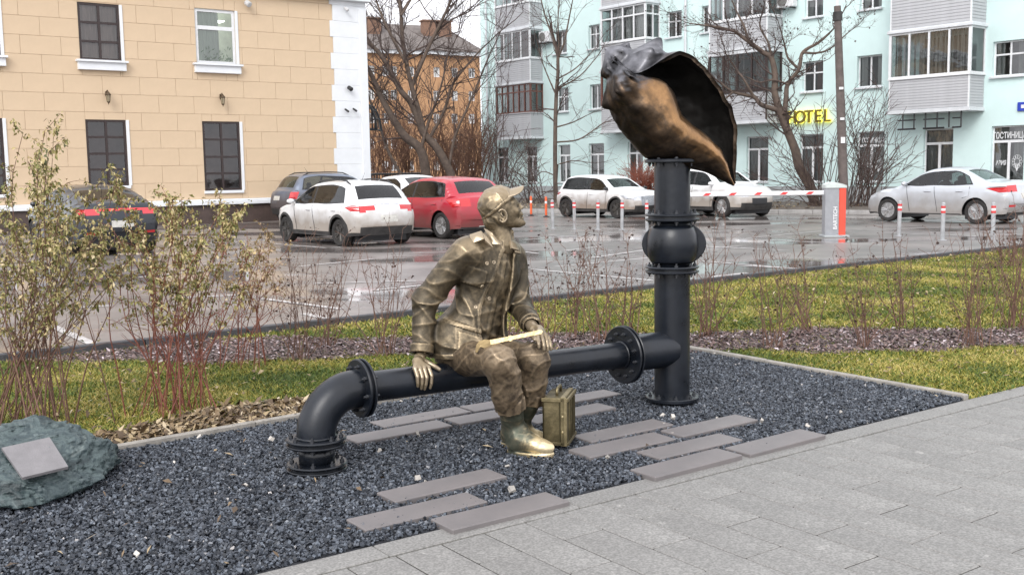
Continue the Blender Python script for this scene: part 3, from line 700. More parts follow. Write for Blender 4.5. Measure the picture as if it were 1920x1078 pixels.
# balconies ------------------------------------------------------
M_slab_w = pm('balcony_slab', (.62, .64, .66), .7, var=.1, scale=3)
def balcony(s0, s1, b, zs0, zs1, zg1, nfront, frame_m, side_div=1, curtain=None, slats=11, open_=False, transom=.0, roof=True):
    """slab at zs0, siding zs0..zs1, glazing zs1..zg1 on a box s0..s1 x b deep"""
    t = MB(); t.box(((s0 + s1) / 2, -b / 2 - .03, zs0 - .06), (s1 - s0 + .14, b + .06, .14), bev=.01); sl = t.build('balcony_slab', M_slab_w, FM.e)
    n = slats; hgt = (zs1 - zs0 - .02) / n
    def plank(x0, y0, x1, y1, z):
        L = sqrt((x1 - x0) ** 2 + (y1 - y0) ** 2); an = atan2(y1 - y0, x1 - x0)
        return L, an
    for (x0, y0, x1, y1) in ((s0, -b, s1, -b), (s1, -b, s1, -.01), (s0, -b, s0, -.01)):
        L = sqrt((x1 - x0) ** 2 + (y1 - y0) ** 2); an = atan2(y1 - y0, x1 - x0); m_ = MB(); m_.box((0, 0, 0), (L, .03, hgt * .96), R=Matrix.Rotation(radians(-7) * (1 if x0 != s0 or y1 == y0 else -1), 3, 'X'))
        me = m_.mesh('siding_board', M_siding)
        for k in range(n):
            o = link('siding_board', me, sl); o.location = ((x0 + x1) / 2, (y0 + y1) / 2, zs0 + .02 + hgt * (k + .5)); o.rotation_euler = (0, 0, an)
    cp = MB(); 
    for (x, y) in ((s0, -b), (s1, -b)): cp.box((x, y, (zs0 + zs1) / 2), (.05, .05, zs1 - zs0 + .02))
    cp.box(((s0 + s1) / 2, -b, zs1 + .03), (s1 - s0 + .12, .13, .05)); cp.box((s1, -b / 2, zs1 + .031), (.13, b, .05)); cp.box((s0, -b / 2, zs1 + .031), (.13, b, .05)); cp.build('balcony_rail', frame_m if frame_m is not M_bwf else M_siding, sl)
    # glazing
    z0, z1 = zs1 + .06, zg1
    g = MB(); fw = .07
    def post(x, y, w=fw): g.box((x, y, (z0 + z1) / 2), (w, .07, z1 - z0))
    xs = [s0 + (s1 - s0) * i / nfront for i in range(nfront + 1)]
    for x in xs: post(x, -b, fw if x not in (s0, s1) else .1)
    for i in range(1, side_div): post(s1, -b + b * i / side_div)
    post(s1, -.04); post(s0, -.04)
    for z in (z0 + .03, z1 - .03) + ((z0 + (z1 - z0) * transom,) if transom else ()):
        g.box(((s0 + s1) / 2, -b, z), (s1 - s0, .06, .07)); g.box((s1, -b / 2, z + .001), (.06, b - .08, .068)); g.box((s0, -b / 2, z + .001), (.06, b - .08, .068))
    gf = g.build('balcony_window', frame_m, FM.e)
    zc = [z0, z0 + (z1 - z0) * transom, z1] if transom else [z0, z1]
    for j in range(len(zc) - 1):
        for i in range(nfront):
            m_ = MB(); m_.add([(xs[i], -b + .005, zc[j]), (xs[i+1], -b + .005, zc[j]), (xs[i+1], -b + .005, zc[j+1]), (xs[i], -b + .005, zc[j+1])], [(0, 1, 2, 3)]); m_.build('pane', M_glass, gf)
        for (x) in (s0, s1):
            m_ = MB(); m_.add([(x, -b, zc[j]), (x, 0, zc[j]), (x, 0, zc[j+1]), (x, -b, zc[j+1])], [(0, 1, 2, 3)]); m_.build('pane', M_glass, gf)
    # things seen inside: back wall is the facade; curtains
    if curtain:
        n = 60; m_ = MB(); vs = []; fs = []
        for i in range(n + 1):
            x = s0 + .1 + (s1 - s0 - .2) * i / n; vs += [(x, -b + .18 + .03 * sin(i * 1.9), z0), (x, -b + .18 + .03 * sin(i * 1.9), z1)]
        for i in range(n):
            if random.random() < curtain[1]: fs.append((2 * i, 2 * i + 2, 2 * i + 3, 2 * i + 1))
        m_.add(vs, fs); m_.build('curtain', curtain[0], gf, smooth=True)
    m_ = MB(); m_.box(((s0 + s1) / 2, -.03, (z0 + z1) / 2 - .1), ((s1 - s0) * .6, .05, (z1 - z0) * .9)); m_.build('balcony_door', M_roomgrey, gf)
    m_ = MB(); m_.box(((s0 + s1) / 2, -b / 2 - .04, z1 + .05), (s1 - s0 + .2, b + .12, .10), bev=.01); m_.build('balcony_roof', M_slab_w, FM.e)
def bay(wall_right, front_right, front_left, ymid, zr):
    s1 = FM.S(wall_right, ymid)[0]
    lo, hi = .2, 2.0
    for _ in range(30):
        b = (lo + hi) / 2
        if FM.S(front_right, ymid, b)[0] > s1: hi = b
        else: lo = b
    s0 = FM.S(front_left, ymid, b)[0]; xm = (front_left + front_right) / 2
    print('bay', round(s0, 2), round(s1, 2), round(b, 2)); return s0, s1, b
# B1
s0, s1, b = bay(1018, 995, 932, 200, 0)
zf = lambda x, y, b: FM.S(x, y, b)[1]
for (ya, yb, yc, kw) in ((258, 216, 161, dict(nfront=6, frame_m=M_bwf, transom=.72, curtain=(M_curtain2, .35), side_div=2)), (157, 117, 62, dict(nfront=4, frame_m=M_white, curtain=(M_bwf, .55))), (55, 13, -42, dict(nfront=4, frame_m=M_white))):
    balcony(s0, s1, b, zf(950, ya, b), zf(950, yb, b), zf(950, yc, b), **kw)
B1 = (s0, s1, b)
s0, s1, b = bay(1237, 1210, 1128, 60, 0)
for (ya, yb, yc, kw) in ((245, 201, 137, dict(nfront=4, frame_m=M_bwf, curtain=(M_curtain2, .4))), (129, 84, 18, dict(nfront=4, frame_m=M_white, transom=.7, curtain=(M_curtain, .8), side_div=2)), (12, -30, -95, dict(nfront=4, frame_m=M_white))):
    balcony(s0, s1, b, zf(1140, ya, b), zf(1140, yb, b), zf(1140, yc, b), **kw)
s0, s1, b = bay(1466, 1463 - 25, 1331, 80, 0)
for (ya, yb, yc, kw) in ((230, 178, 100, dict(nfront=4, frame_m=M_brownf, curtain=(M_curtain2, .3))), (101, 45, -35, dict(nfront=4, frame_m=M_white, curtain=(M_curtain2, .35)))):
    balcony(s0, s1, b, zf(1345, ya, b), zf(1345, yb, b), zf(1345, yc, b), **kw)
s0, s1, b = bay(1845, 1817.5, 1668.7, 140, 0)
for (ya, yb, yc, kw) in ((208, 151, 64, dict(nfront=4, frame_m=M_white, curtain=(M_curtain2, .4))), (57, -8, -95, dict(nfront=4, frame_m=M_white))):
    balcony(s0, s1, b, zf(1685, ya, b), zf(1685, yb, b), zf(1685, yc, b), **kw)
# metal air-conditioner cradles below that balcony
zc_ = zf(1685, 211, b); ct = MB()
for k, x in enumerate(np.linspace(s0 + .5, s1 - .3, 6)): ct.tube([(x, -b + .1, zc_ - .05), (x, -b + .1, zc_ - .62)], .03, 4)
for x0_, x1_ in ((s0 + .3, s0 + 1.0), (s0 + 1.3, s0 + 2.1), (s0 + 2.4, s1 - .3)): ct.tube([(x0_, -b + .1, zc_ - .62), (x1_, -b + .1, zc_ - .62)], .03, 4); ct.tube([(x0_, -b + .1, zc_ - .3), (x1_, -b + .1, zc_ - .3)], .022, 4)
ct.build('metal_cradle', M_black, FM.e)
# downpipes
for px, m__ in ((1288, M_sill), (914, M_sill)):
    x = FM.S(px, 50)[0]; t = MB(); t.tube([(x, -.1, .2), (x, -.1, mTop)], .06, 8); t.build('downpipe', m__, FM.e)
# air conditioners: hung on the wall, things of their own
def aircon(px, py, label):
    s_, z_ = FM.S(px, py, .2); P = FM.O + FM.D * s_ + FM.N * .22; P.z = z_
    t = thing('air_conditioner', label, 'air conditioner', P, FM.a, 'air conditioners on the mint wall')
    m = MB(); m.box((0, 0, 0), (.8, .3, .55), bev=.02); m.build('casing', M_white, t)
    m = MB(); m.lathe([(.23, 0), (.23, .02), (.2, .02)], frame((-.12, -.15, 0), (1, 0, 0), (0, -1, 0)), 20); m.lathe([(.04, .0), (.04, .03)], frame((-.12, -.15, 0), (1, 0, 0), (0, -1, 0)), 10)
    for k in range(8):
        an = k * pi / 4; m.tube([(-.12, -.165, 0), (-.12 + .22 * cos(an), -.165, .22 * sin(an))], .008, 4)
    m.build('fan_grille', M_roomgrey, t)
    m = MB(); m.box((-.25, .05, -.3), (.04, .4, .04)); m.box((.25, .05, -.3), (.04, .4, .04)); m.build('bracket', M_black, t)
aircon(1024, 70, 'white air conditioner beside the left balcony stack, next to a third floor window')
aircon(1476, 2, 'white air conditioner at the top edge, right of the middle balcony')
# hotel sign -----------------------------------------------------
hs, hz = FM.S(1520, 220, .1); P = FM.O + FM.D * hs + FM.N * .12; P.z = hz
ht = thing('hotel_sign', 'glowing yellow capital letters HOTEL on the mint wall', 'sign', P, FM.a)
M_let = pm('letter_face', (.20, .15, .01), .5, var=.1); M_glow = pm('letter_glow', (.9, .8, .1), .5, var=0, emit=((1, .88, .12), 1.1))
sH = FM.S(1480, 221)[0]; sE = FM.S(1563, 218)[0]; adv = (sE - sH) / 5
for i, ch in enumerate('HOTEL'):
    for nm, m__, ex, of, yy in (('letter_halo', M_glow, .02, .020, .02), ('letter', M_let, .03, .010, -.03)):
        o = text_obj(nm, ch, .70, m__, ht, ex, of); o.location = (sH - hs + adv * (i + .5), yy, 0); o.rotation_euler = (pi / 2, 0, 0)
# blue house number plate at the frame edge
ns, nz_ = FM.S(1920, 200, .05); P = FM.O + FM.D * ns + FM.N * .05; P.z = nz_
t = thing('street_plate', 'blue address plate on the mint wall at the right edge', 'plate', P, FM.a)
m = MB(); m.box((0, 0, 0), (.45, .03, .3), bev=.01); m.build('plate', pm('plate_blue', (.02, .05, .42), .4), t)
m = MB(); m.box((0.03, -.018, 0), (.25, .01, .12), bev=.003); m.build('plate_panel', M_white, t)
# hedge-like red shrub near the wall is in the vegetation part

# ------------------------------------------------------------ orange building far behind
M_orange = pm('orange_brick', (.44, .25, .13), .85, var=.15, scale=1.0, bump=.1)
M_roof = pm('old_roof', (.15, .13, .12), .8, var=.3, scale=1)
FO = Facade((-9.0, 128.0, 0), radians(24), 'orange_building', 'orange five storey block with grey pitched roof seen through bare trees')
oL = FO.S(560, 200)[0]; oR = FO.S(901, 200)[0]; oz = FO.S(790, 103)[1]
wr = []
for yy in (133, 178, 222, 270, 312):
    for xx in (696, 722, 738, 770, 818, 852, 884):
        a, b_, c, d = FO.rect(xx - 5, yy - 9.5, xx + 6.5, yy + 9.5); wr.append((a, b_, c, d))
zr_ = {}
for i, r in enumerate(wr): k = i // 7; zr_.setdefault(k, (r[2], r[3])); wr[i] = (r[0], r[1], *zr_[k])
m = MB(); wall_holes(m, oL, oR, -1, oz, wr, reveal=.2)
m.add([(oR, 0, -1), (oR, 14, -1), (oR, 14, oz), (oR, 0, oz)], [(0, 1, 2, 3)]); m.add([(oL, 14, -1), (oR, 14, -1), (oR, 14, oz), (oL, 14, oz)], [(0, 1, 2, 3)]); m.build('wall', M_orange, FO.e)
m = MB(); m.box(((oL + oR) / 2, 0, oz + .2), (oR - oL + 1, 1.2, .45)); m.build('cornice', M_sill, FO.e)
m = MB(); m.add([(oL - 1, -.8, oz + .4), (oR + .6, -.8, oz + .4), (oR + .6, 15, oz + .4), (oL - 1, 15, oz + .4), (oL, 7, oz + 4.4), (oR - 2, 7, oz + 4.4)], [(0, 1, 5, 4), (1, 2, 5), (2, 3, 4, 5), (3, 0, 4)]); rf = m.build('roof', M_roof, FO.e)
for x in (oR - 5, oR - 12, oR - 3):
    m = MB(); m.box((x, 4.2, oz + 3.2), (1.6, 1.2, 2.6)); m.box((x, 4.2, oz + 4.55), (1.9, 1.5, .15)); m.build('chimney', pm('chimney_brick', (.22, .13, .09), .9), rf)
for i, (a, b_, c, d) in enumerate(wr):
    m = MB(); fw = .12
    for (x0, x1, z0, z1) in ((a, a + fw, c, d), (b_ - fw, b_, c, d), (a, b_, d - fw, d), (a, b_, c, c + fw), ((a + b_) / 2 - .05, (a + b_) / 2 + .05, c, d)): m.box(((x0 + x1) / 2, .14, (z0 + z1) / 2), (x1 - x0, .06, z1 - z0))
    f = m.build('window', M_white if i % 3 else M_sill, FO.e)
    m = MB(); m.add([(a, .17, c), (b_, .17, c), (b_, .17, d), (a, .17, d)], [(0, 1, 2, 3)]); m.build('pane', M_roomgrey if i % 4 else M_curtain, f)

# ------------------------------------------------------------ verge in front of the mint building
kr = [GP(860, 398), GP(1280, 399), GP(1660, 402), GP(2100, 404)]
m = MB(); pts = [p + Vector((0, 0, .11)) for p in kr]; far = [FM.O + FM.D * FM.S(x, 300)[0] for x in (880, 1300, 1680, 2100)]
vs = pts + [Vector((p.x, p.y, .11)) for p in far]; m.add(vs, [(0, 1, 5, 4), (1, 2, 6, 5), (2, 3, 7, 6)]); kind(m.build('verge', pm('verge_soil', (.12, .10, .085), .8, var=.4, scale=2, bump=.4)))
kt = thing('far_kerb', 'pale concrete kerb behind the parked white cars', 'kerb', kr[1])
m = MB(); m.box((0, 0, 0), (.99, .15, .14), bev=.01); kme = m.mesh('kerb_stone', pm('pale_kerb', (.33, .32, .31), .7, var=.2, scale=6))
for A, B in zip(kr[:-1], kr[1:]):
    d = (B - A); L = d.length; d.normalize(); n = int(L)
    for i in range(n): o = link('kerb_stone', kme, kt); p = A + d * (i + .5) * L / n; o.location = Vector((p.x, p.y, .055)) - kr[1]; o.rotation_euler = (0, 0, atan2(d.y, d.x)); o.scale = (L / n, 1, 1)
P = sample_region(9000, lambda P: np.ones(len(P), bool), (0, 26, 36, 52))
def verge_in(P):
    q = np.array([[p.x, p.y] for p in kr]); yk = np.interp(P[:, 0], q[:, 0], q[:, 1]); sN = (P[:, 0] - FM.O.x) * FM.N.x + (P[:, 1] - FM.O.y) * FM.N.y
    return (P[:, 1] > yk + .1) & (sN > .05)
P = P[verge_in(P)]; flakes('verge_leaf_litter', P[:5000], .115, .12, M_leaves)
# black railing and metal porch canopy between the buildings
rt = thing('black_railing', 'low black metal railing between the cream building and the bare tree', 'railing', WP(700, 330, 52))
A, B = WP(690, 308, 50), WP(800, 330, 56); A.z = B.z = 1.5; m = MB(); m.tube([A, B], .05, 5); A2, B2 = A.copy(), B.copy(); A2.z = B2.z = .3; m.tube([A2, B2], .05, 5); m.build('rail', M_black, rt, world=True)
me = None
for i in range(24):
    p = A.lerp(B, i / 23); m = MB(); m.tube([(p.x, p.y, 0), (p.x, p.y, 1.5)], .025, 4); m.build('baluster', M_black, rt, world=True)
ct = thing('porch_canopy', 'black curved metal porch canopy on the far side of the cream building', 'canopy', WP(697, 230, 44))
m = MB(); Yc = 44.0
arc = [WP(690, 196, Yc), WP(697, 206, Yc), (WP(703, 222, Yc)), WP(706, 243, Yc)]; m.tube(arc, .05, 5); m.tube([WP(690, 243, Yc), WP(706, 243, Yc)], .05, 5); m.tube([WP(691, 196, Yc), WP(690, 243, Yc)], .05, 5)
for a_ in arc[1:3]: m.tube([a_, Vector((a_.x, a_.y, arc[-1].z))], .03, 4)
arc2 = [p + Vector((0, 1.6, 0)) for p in arc]; m.tube(arc2, .05, 5)
for p, q in zip(arc, arc2): m.tube([p, q], .03, 4)
m.build('canopy_frame', M_black, ct, world=True)
# ================================================================== MONUMENT: pipes
M_pipe = pm('blue_black_paint', (.0075, .010, .015), .33, var=.5, scale=4, bump=.22, bscale=28, bdist=.004, rvar=.08, spec=.5)
M_bolt = pm('bolt_steel', (.05, .053, .06), .4, metal=.3, var=.4, scale=15)
ELB = GP(595, 884); POST = GP(1260, 757)
ELB = Vector((ELB.x, ELB.y, 0)); POST = Vector((POST.x, POST.y, 0))
E1 = (POST - ELB).normalized(); E2 = Vector((E1.y, -E1.x, 0)); PLEN = (POST - ELB).length
def PZ(t): return .415 + (.372 - .415) * t / PLEN
def PP(t, dz=0, d2=0): return ELB + E1 * t + E2 * d2 + Vector((0, 0, PZ(t) + dz))
pipe = thing('water_pipe', 'blue-black bolted steel pipe from left elbow to the tall post, used as a seat', 'pipe', ELB)
bolt_mb = MB(); bolt_mb.lathe([(.012, 0), (.012, .012), (.006, .012), (.006, .024), (0, .025)], n=6)
bolt_me = bolt_mb.mesh('bolt', M_bolt)
def flange(C, ax, R, th, hub, parent=pipe, nb=8, double=True, gap=.008, ph=0.2, name='flange', both=True):
    ax = Vector(ax).normalized(); ref = Vector((0, 0, 1)) if abs(ax.z) < .9 else E1
    M = frame(C, ref.cross(ax), ax); m = MB()
    if double:
        m.lathe([(hub, -th - gap), (R - .006, -th - gap), (R, -th - gap + .006), (R, -gap - .004), (R - .004, -gap), (R - .02, -gap), (R - .02, gap), (R - .004, gap), (R, gap + .004), (R, th + gap - .006), (R - .006, th + gap), (hub, th + gap)], M, 48)
        top = th + gap
    else:
        m.lathe([(hub, -th), (R - .005, -th), (R, -th + .005), (R, th - .005), (R - .005, th), (hub, th)], M, 48); top = th
    f = m.build(name, M_pipe, parent, smooth=True, world=True, angle=35)
    rb = (R + hub) / 2 + .006
    for s in ((1, -1) if both else (1,)):
        for k in range(nb):
            an = ph + 2 * pi * k / nb
            P = M @ Vector((rb * cos(an), rb * sin(an), s * top)); Mb = frame(P, ref.cross(ax), ax * s)
            o = link('bolt', bolt_me, f); o.matrix_parent_inverse = wmat(f).inverted(); o.matrix_basis = Mb
    return f
RE, RP, RT = .102, .083, .116
# left foot: base flange, short pipe, flange pair, elbow
flange(ELB + Vector((0, 0, .035)), (0, 0, 1), .158, .012, RE * .9, double=True, nb=8, both=False)
m = MB(); m.lathe([(RE * .92, .04), (RE * .92, .15)], Matrix.Translation(ELB), 40); m.build('short_pipe', M_pipe, pipe, smooth=True, world=True)
flange(ELB + Vector((0, 0, .165)), (0, 0, 1), .158, .013, RE * .9, nb=8)
# elbow: from vertical to horizontal
r_e = .225; z0 = PZ(r_e) - r_e; pts = [ELB + Vector((0, 0, .185)), ELB + Vector((0, 0, z0 * .5 + .0925))]
for k in range(13):
    a = pi / 2 * k / 12; pts.append(ELB + E1 * (r_e * (1 - cos(a))) + Vector((0, 0, z0 + r_e * sin(a))))
pts.append(PP(r_e + .03)); m = MB(); m.tube(pts, RE, 40, caps=False, up=E2); m.build('elbow', M_pipe, pipe, smooth=True, world=True)
for c_, ax_ in ((ELB + Vector((0, 0, .19)), Vector((0, 0, 1))), (PP(r_e + .03), E1)):
    m = MB(); Mt = frame(c_, E2, ax_); m.lathe([(RE, -.008), (RE + .007, -.003), (RE + .007, .003), (RE, .008)], Mt, 40); m.build('weld_bead', M_pipe, pipe, smooth=True, world=True)
t1 = r_e + .045
flange(PP(t1), E1, .158, .014, RP * .9, nb=8)
# long horizontal pipe
t2 = PLEN - .42
m = MB(); pts = [PP(t1 + .01 + (t2 - t1 - .02) * k / 24) for k in range(25)]; m.tube(pts, RP, 40, caps=False); m.build('long_pipe', M_pipe, pipe, smooth=True, world=True)
for t_ in (t1 + .03, t2 - .03): m = MB(); m.lathe([(RP, -.008), (RP + .007, -.002), (RP + .007, .003), (RP, .009)], frame(PP(t_), E2, E1), 40); m.build('weld_bead', M_pipe, pipe, smooth=True, world=True)
flange(PP(t2), E1, .185, .013, RP * .9, nb=12)
m = MB(); m.tube([PP(t2 + .01), PP(t2 + .1), PP(PLEN - RT * .3)], .118, 40, caps=False); m.build('tee_branch', M_pipe, pipe, smooth=True, world=True)
# the post
def PO(z): return POST + Vector((0, 0, z))
m = MB(); m.tube([PO(.02 + .865 * k / 16) for k in range(17)], RT, 48, caps=False); m.build('post', M_pipe, pipe, smooth=True, world=True)
flange(PO(.045), (0, 0, 1), .175, .013, RT * .9, nb=8, double=False, both=False)
zb = .898; zt = 1.237
flange(PO(zb), (0, 0, 1), .175, .014, RT * .95, nb=8)
m = MB(); zc = (zb + zt) / 2 - .01; prof = [(RT, zb + .02), (RT, zb + .05), (RT + .012, zb + .065)]
for k in range(15):
    a = -1.05 + 2.1 * k / 14; prof.append((.10 + .068 * cos(a), zc + .118 * sin(a) / .87))
prof += [(RT + .01, zt - .06), (RT, zt - .045), (RT, zt - .02)]
m.lathe(prof, Matrix.Translation(POST), 48); m.build('valve_body', M_pipe, pipe, smooth=True, world=True)
# oval rim plate of the valve, turned to the viewer
vd = Vector((-.12, -1, 0)).normalized(); Mv = frame(PO(zc + .005) - vd * .02 + Vector((.012, 0, 0)), Vector((1, -.12, 0)), vd)
m = MB(); m.lathe([(0, -.02), (.97, -.02), (1.0, -.014), (1.0, .014), (.97, .02), (0, .02)], Mv @ Matrix.Diagonal((.208, .152, 1, 1)), 48); m.build('valve_rim', M_pipe, pipe, smooth=True, world=True, angle=40)
flange(PO(zt), (0, 0, 1), .175, .016, RT * .95, nb=8)
m = MB(); m.tube([PO(zt + .01 + (1.59 - zt) * k / 8) for k in range(9)], RT, 48, caps=False); m.build('upper_post', M_pipe, pipe, smooth=True, world=True)
flange(PO(1.60), (0, 0, 1), .178, .012, RT * .9, nb=8, double=False)

# ================================================================== SHELL
def smoothstep(a, b, x): t = np.clip((x - a) / (b - a), 0, 1); return t * t * (3 - 2 * t)
tab = np.array([(-46, 36, 31), (-38, 46, 20), (-28, 54, 6), (-10, 66, -10), (5, 78, -22), (20, 92, -34), (38, 108, -47), (70, 118, -59), (105, 123, -67), (140, 119, -70), (170, 112, -61),
                (202, 101, -43), (237, 78, -23), (260, 52, -15), (272, 36, -13), (290, 14, -9), (301, 2, -4)], float)
def catmull(P, n):
    P = np.array(P, float); Q = np.vstack([2 * P[0] - P[1], P, 2 * P[-1] - P[-2]]); out = []
    T = np.linspace(0, len(P) - 1, n)
    for t in T:
        i = min(int(t), len(P) - 2); f = t - i; a, b, c, d = Q[i], Q[i+1], Q[i+2], Q[i+3]
        out.append(.5 * ((2 * b) + (-a + c) * f + (2 * a - 5 * b + 4 * c - d) * f * f + (-a + 3 * b - 3 * c + d) * f ** 3))
    return np.array(out)
def fbm(P, s, seed=0, oct=4):
    """cheap smooth 3-D noise from summed sines, P (...,3)"""
    r = np.random.default_rng(seed); v = np.zeros(P.shape[:-1]); a = 1.0; tot = 0
    for o in range(oct):
        for k in range(3):
            d = r.normal(size=3); d /= np.linalg.norm(d); d2 = r.normal(size=3); d2 /= np.linalg.norm(d2)
            v = v + a * np.sin(P @ d * s * 2 * pi + r.uniform(0, 6) + 1.7 * np.sin(P @ d2 * s * 1.3 * 2 * pi + r.uniform(0, 6)))
        tot += 3 * a; a *= .5; s *= 2.03
    return v / tot * 1.6
def make_shell():
    nu, nq = 150, 120; us = np.concatenate([np.linspace(-46, -20, 22)[:-1], np.linspace(-20, 301, nu - 21)])
    tp = np.interp(us, tab[:, 0], tab[:, 1]); bt = np.interp(us, tab[:, 0], tab[:, 2])
    ker = np.array([1, 2, 3, 2, 1]) / 9; 
    tp = np.convolve(np.pad(tp, 2, 'edge'), ker, 'valid'); bt = np.convolve(np.pad(bt, 2, 'edge'), ker, 'valid')
    ps = 1 / (CF / 6.86); rows_ = []
    ax = np.array([.757, -.653]); n1 = np.array([.653, .757])
    for u, T, Bm in zip(us, tp, bt):
        c = (T + Bm) / 2; R = (T - Bm) / 2; s = float(smoothstep(22, 64, u)); dr = .92
        # canal: the section narrows and opens
        kup = float(np.interp(u, [30, 55, 80, 100, 120, 140, 301], [.12, .20, .27, .23, .13, .04, .02]))
        open_ = [(c + R, .12 * R), (c + .98 * R, -.25 * R * dr), (c + .55 * R, -.8 * R * dr), (c - .1 * R, -1.0 * R * dr), (c - .75 * R, -.62 * R * dr), (c - R, 0), (c - .78 * R, .5 * R * dr),
                 (c - .35 * R, .76 * R * dr), (c + (kup - .13) * R, .62 * R * dr), (c + kup * R, .28 * R * dr), (c + (kup - .16) * R, -.05 * R), (c - .3 * R, -.3 * R)]
        clos = [(c - .05 * R, .88 * R * dr), (c + .72 * R, .66 * R * dr), (c + R, 0), (c + .60 * R, -.8 * R * dr), (c - .35 * R, -.93 * R * dr), (c - R, 0), (c - .8 * R, .55 * R * dr),
                (c - .38 * R, .88 * R * dr), (c - .05 * R, .87 * R * dr), (c + .02 * R, .70 * R * dr), (c + .05 * R, .5 * R * dr), (c - .1 * R, .2 * R)]
        P = (1 - s) * np.array(clos) + s * np.array(open_)
        C_ = catmull(P, nq); ang = np.linspace(0, 1, nq)
        # knobs on the shoulder, axial ribs and spiral cords
        kn = np.maximum(0, np.cos(2 * pi * ang * 7 / .727 + 2.2)) ** 4 * np.exp(-((u - 16) / 13) ** 2) * 20 - 5 * np.exp(-((u + 6) / 7) ** 2) + 4 * np.exp(-((u - 22) / 16) ** 2)
        kn += np.maximum(0, np.cos(2 * pi * ang * 7 / .727 + 3.0)) ** 4 * np.exp(-((u + 22) / 8) ** 2) * 13
        kn += 2.2 * (np.abs(np.sin(2 * pi * ang * 3.5 + u * .012)) ** .6 - .5) * smoothstep(30, 70, u) * smoothstep(240, 160, u) * smoothstep(.1, .2, ang) + 2.2 * np.sin(2 * pi * ang * 5 + u * .02) * np.exp(-((u - 60) / 60) ** 2)
        dv = C_ - np.array([c, 0]); ln = np.linalg.norm(dv, axis=1)[:, None] + 1e-6; C_ = C_ + dv / ln * kn[:, None] * np.minimum(1, R / 40) * smoothstep(.80, .735, ang)[:, None]
        img = np.array([1150., -150.]) + np.outer(C_[:, 0], n1) + u * ax
        bend = -6 * smoothstep(250, 300, u)
        rows_.append(np.stack([(img[:, 0] - 1260) * ps, -(C_[:, 1] + 0) * ps, (img[:, 1] + 297 + bend * 0) * ps], 1))
    V = np.array(rows_); V = V + (fbm(V, 3.2, 5)[..., None] * .006 + fbm(V, 9, 6)[..., None] * .0012) * np.array([1, 1, 1.0])
    V = V.reshape(-1, 3); nuu = len(us)
    i, j = np.meshgrid(np.arange(nuu - 1), np.arange(nq - 1), indexing='ij'); a = (i * nq + j).ravel()
    F = np.stack([a, a + 1, a + nq + 1, a + nq], 1)
    return V, F, nuu, nq
def bronze(name, namp=1.0, pamp=1.0, dark=(.055, .042, .026), mid=(.19, .145, .085), gold=(.62, .45, .22), rough=.42, polish=None, goldpt=.56, green=False, metal=.75, scale=9, bscale=60):
    m = bpy.data.materials.new(name); m.use_nodes = True; N, L = m.node_tree.nodes, m.node_tree.links; b = N['Principled BSDF']
    b.inputs['Metallic'].default_value = metal; b.inputs['Roughness'].default_value = rough
    tc = N.new('ShaderNodeTexCoord'); nz = N.new('ShaderNodeTexNoise'); nz.inputs['Scale'].default_value = scale; nz.inputs['Detail'].default_value = 8; nz.inputs['Roughness'].default_value = .7; nz.inputs['Distortion'].default_value = .6
    L.new(tc.outputs['Object'], nz.inputs['Vector'])
    ge = N.new('ShaderNodeNewGeometry'); pt = N.new('ShaderNodeMapRange'); pt.inputs[1].default_value = .44; pt.inputs[2].default_value = goldpt; pt.inputs[3].default_value = -.22; pt.inputs[4].default_value = .34
    L.new(ge.outputs['Pointiness'], pt.inputs[0])
    nm = N.new('ShaderNodeMapRange'); nm.inputs[3].default_value = .5 - .5 * namp; nm.inputs[4].default_value = .5 + .5 * namp; L.new(nz.outputs[0], nm.inputs[0])
    pt.inputs[3].default_value *= pamp; pt.inputs[4].default_value *= pamp
    ad = N.new('ShaderNodeMath'); L.new(nm.outputs[0], ad.inputs[0]); L.new(pt.outputs[0], ad.inputs[1]); last = ad.outputs[0]
    at = N.new('ShaderNodeAttribute'); at.attribute_name = 'polish'
    ad2 = N.new('ShaderNodeMath'); L.new(last, ad2.inputs[0]); L.new(at.outputs['Fac'], ad2.inputs[1]); last = ad2.outputs[0]
    cr = N.new('ShaderNodeValToRGB'); e = cr.color_ramp.elements; e[0].position = .30; e[0].color = (*dark, 1); e[1].position = .52; e[1].color = (*mid, 1)
    x = e.new(.78); x.color = (*gold, 1); x = e.new(.42); x.color = (*(tuple(a * .5 + b_ * .5 for a, b_ in zip(dark, mid)) if not green else (.085, .095, .07)), 1)
    x = e.new(1.0); x.color = (min(1, gold[0] * 1.25), min(1, gold[1] * 1.3), min(1, gold[2] * 1.45), 1)
    L.new(last, cr.inputs[0]); L.new(cr.outputs[0], b.inputs['Base Color'])
    mr = N.new('ShaderNodeMapRange'); mr.inputs[1].default_value = .3; mr.inputs[2].default_value = .9; mr.inputs[3].default_value = rough + .14; mr.inputs[4].default_value = rough - .12; L.new(last, mr.inputs[0]); L.new(mr.outputs[0], b.inputs['Roughness'])
    n2 = N.new('ShaderNodeTexNoise'); n2.inputs['Scale'].default_value = bscale; n2.inputs['Detail'].default_value = 5; L.new(tc.outputs['Object'], n2.inputs['Vector'])
    bp = N.new('ShaderNodeBump'); bp.inputs['Strength'].default_value = .35; bp.inputs['Distance'].default_value = .004; L.new(n2.outputs[0], bp.inputs['Height']); L.new(bp.outputs[0], b.inputs['Normal'])
    return m
def set_polish(o, arr):
    a = o.data.attributes.new('polish', 'FLOAT', 'POINT'); a.data.foreach_set('value', np.ascontiguousarray(arr, np.float32))
M_shell_out = bronze('shell_bronze', dark=(.022, .016, .012), mid=(.085, .055, .033), gold=(.34, .19, .085), rough=.34, metal=.75, scale=3.2, bscale=18, namp=.9, pamp=.8)
_N, _L = M_shell_out.node_tree.nodes, M_shell_out.node_tree.links; _b = _N['Principled BSDF']
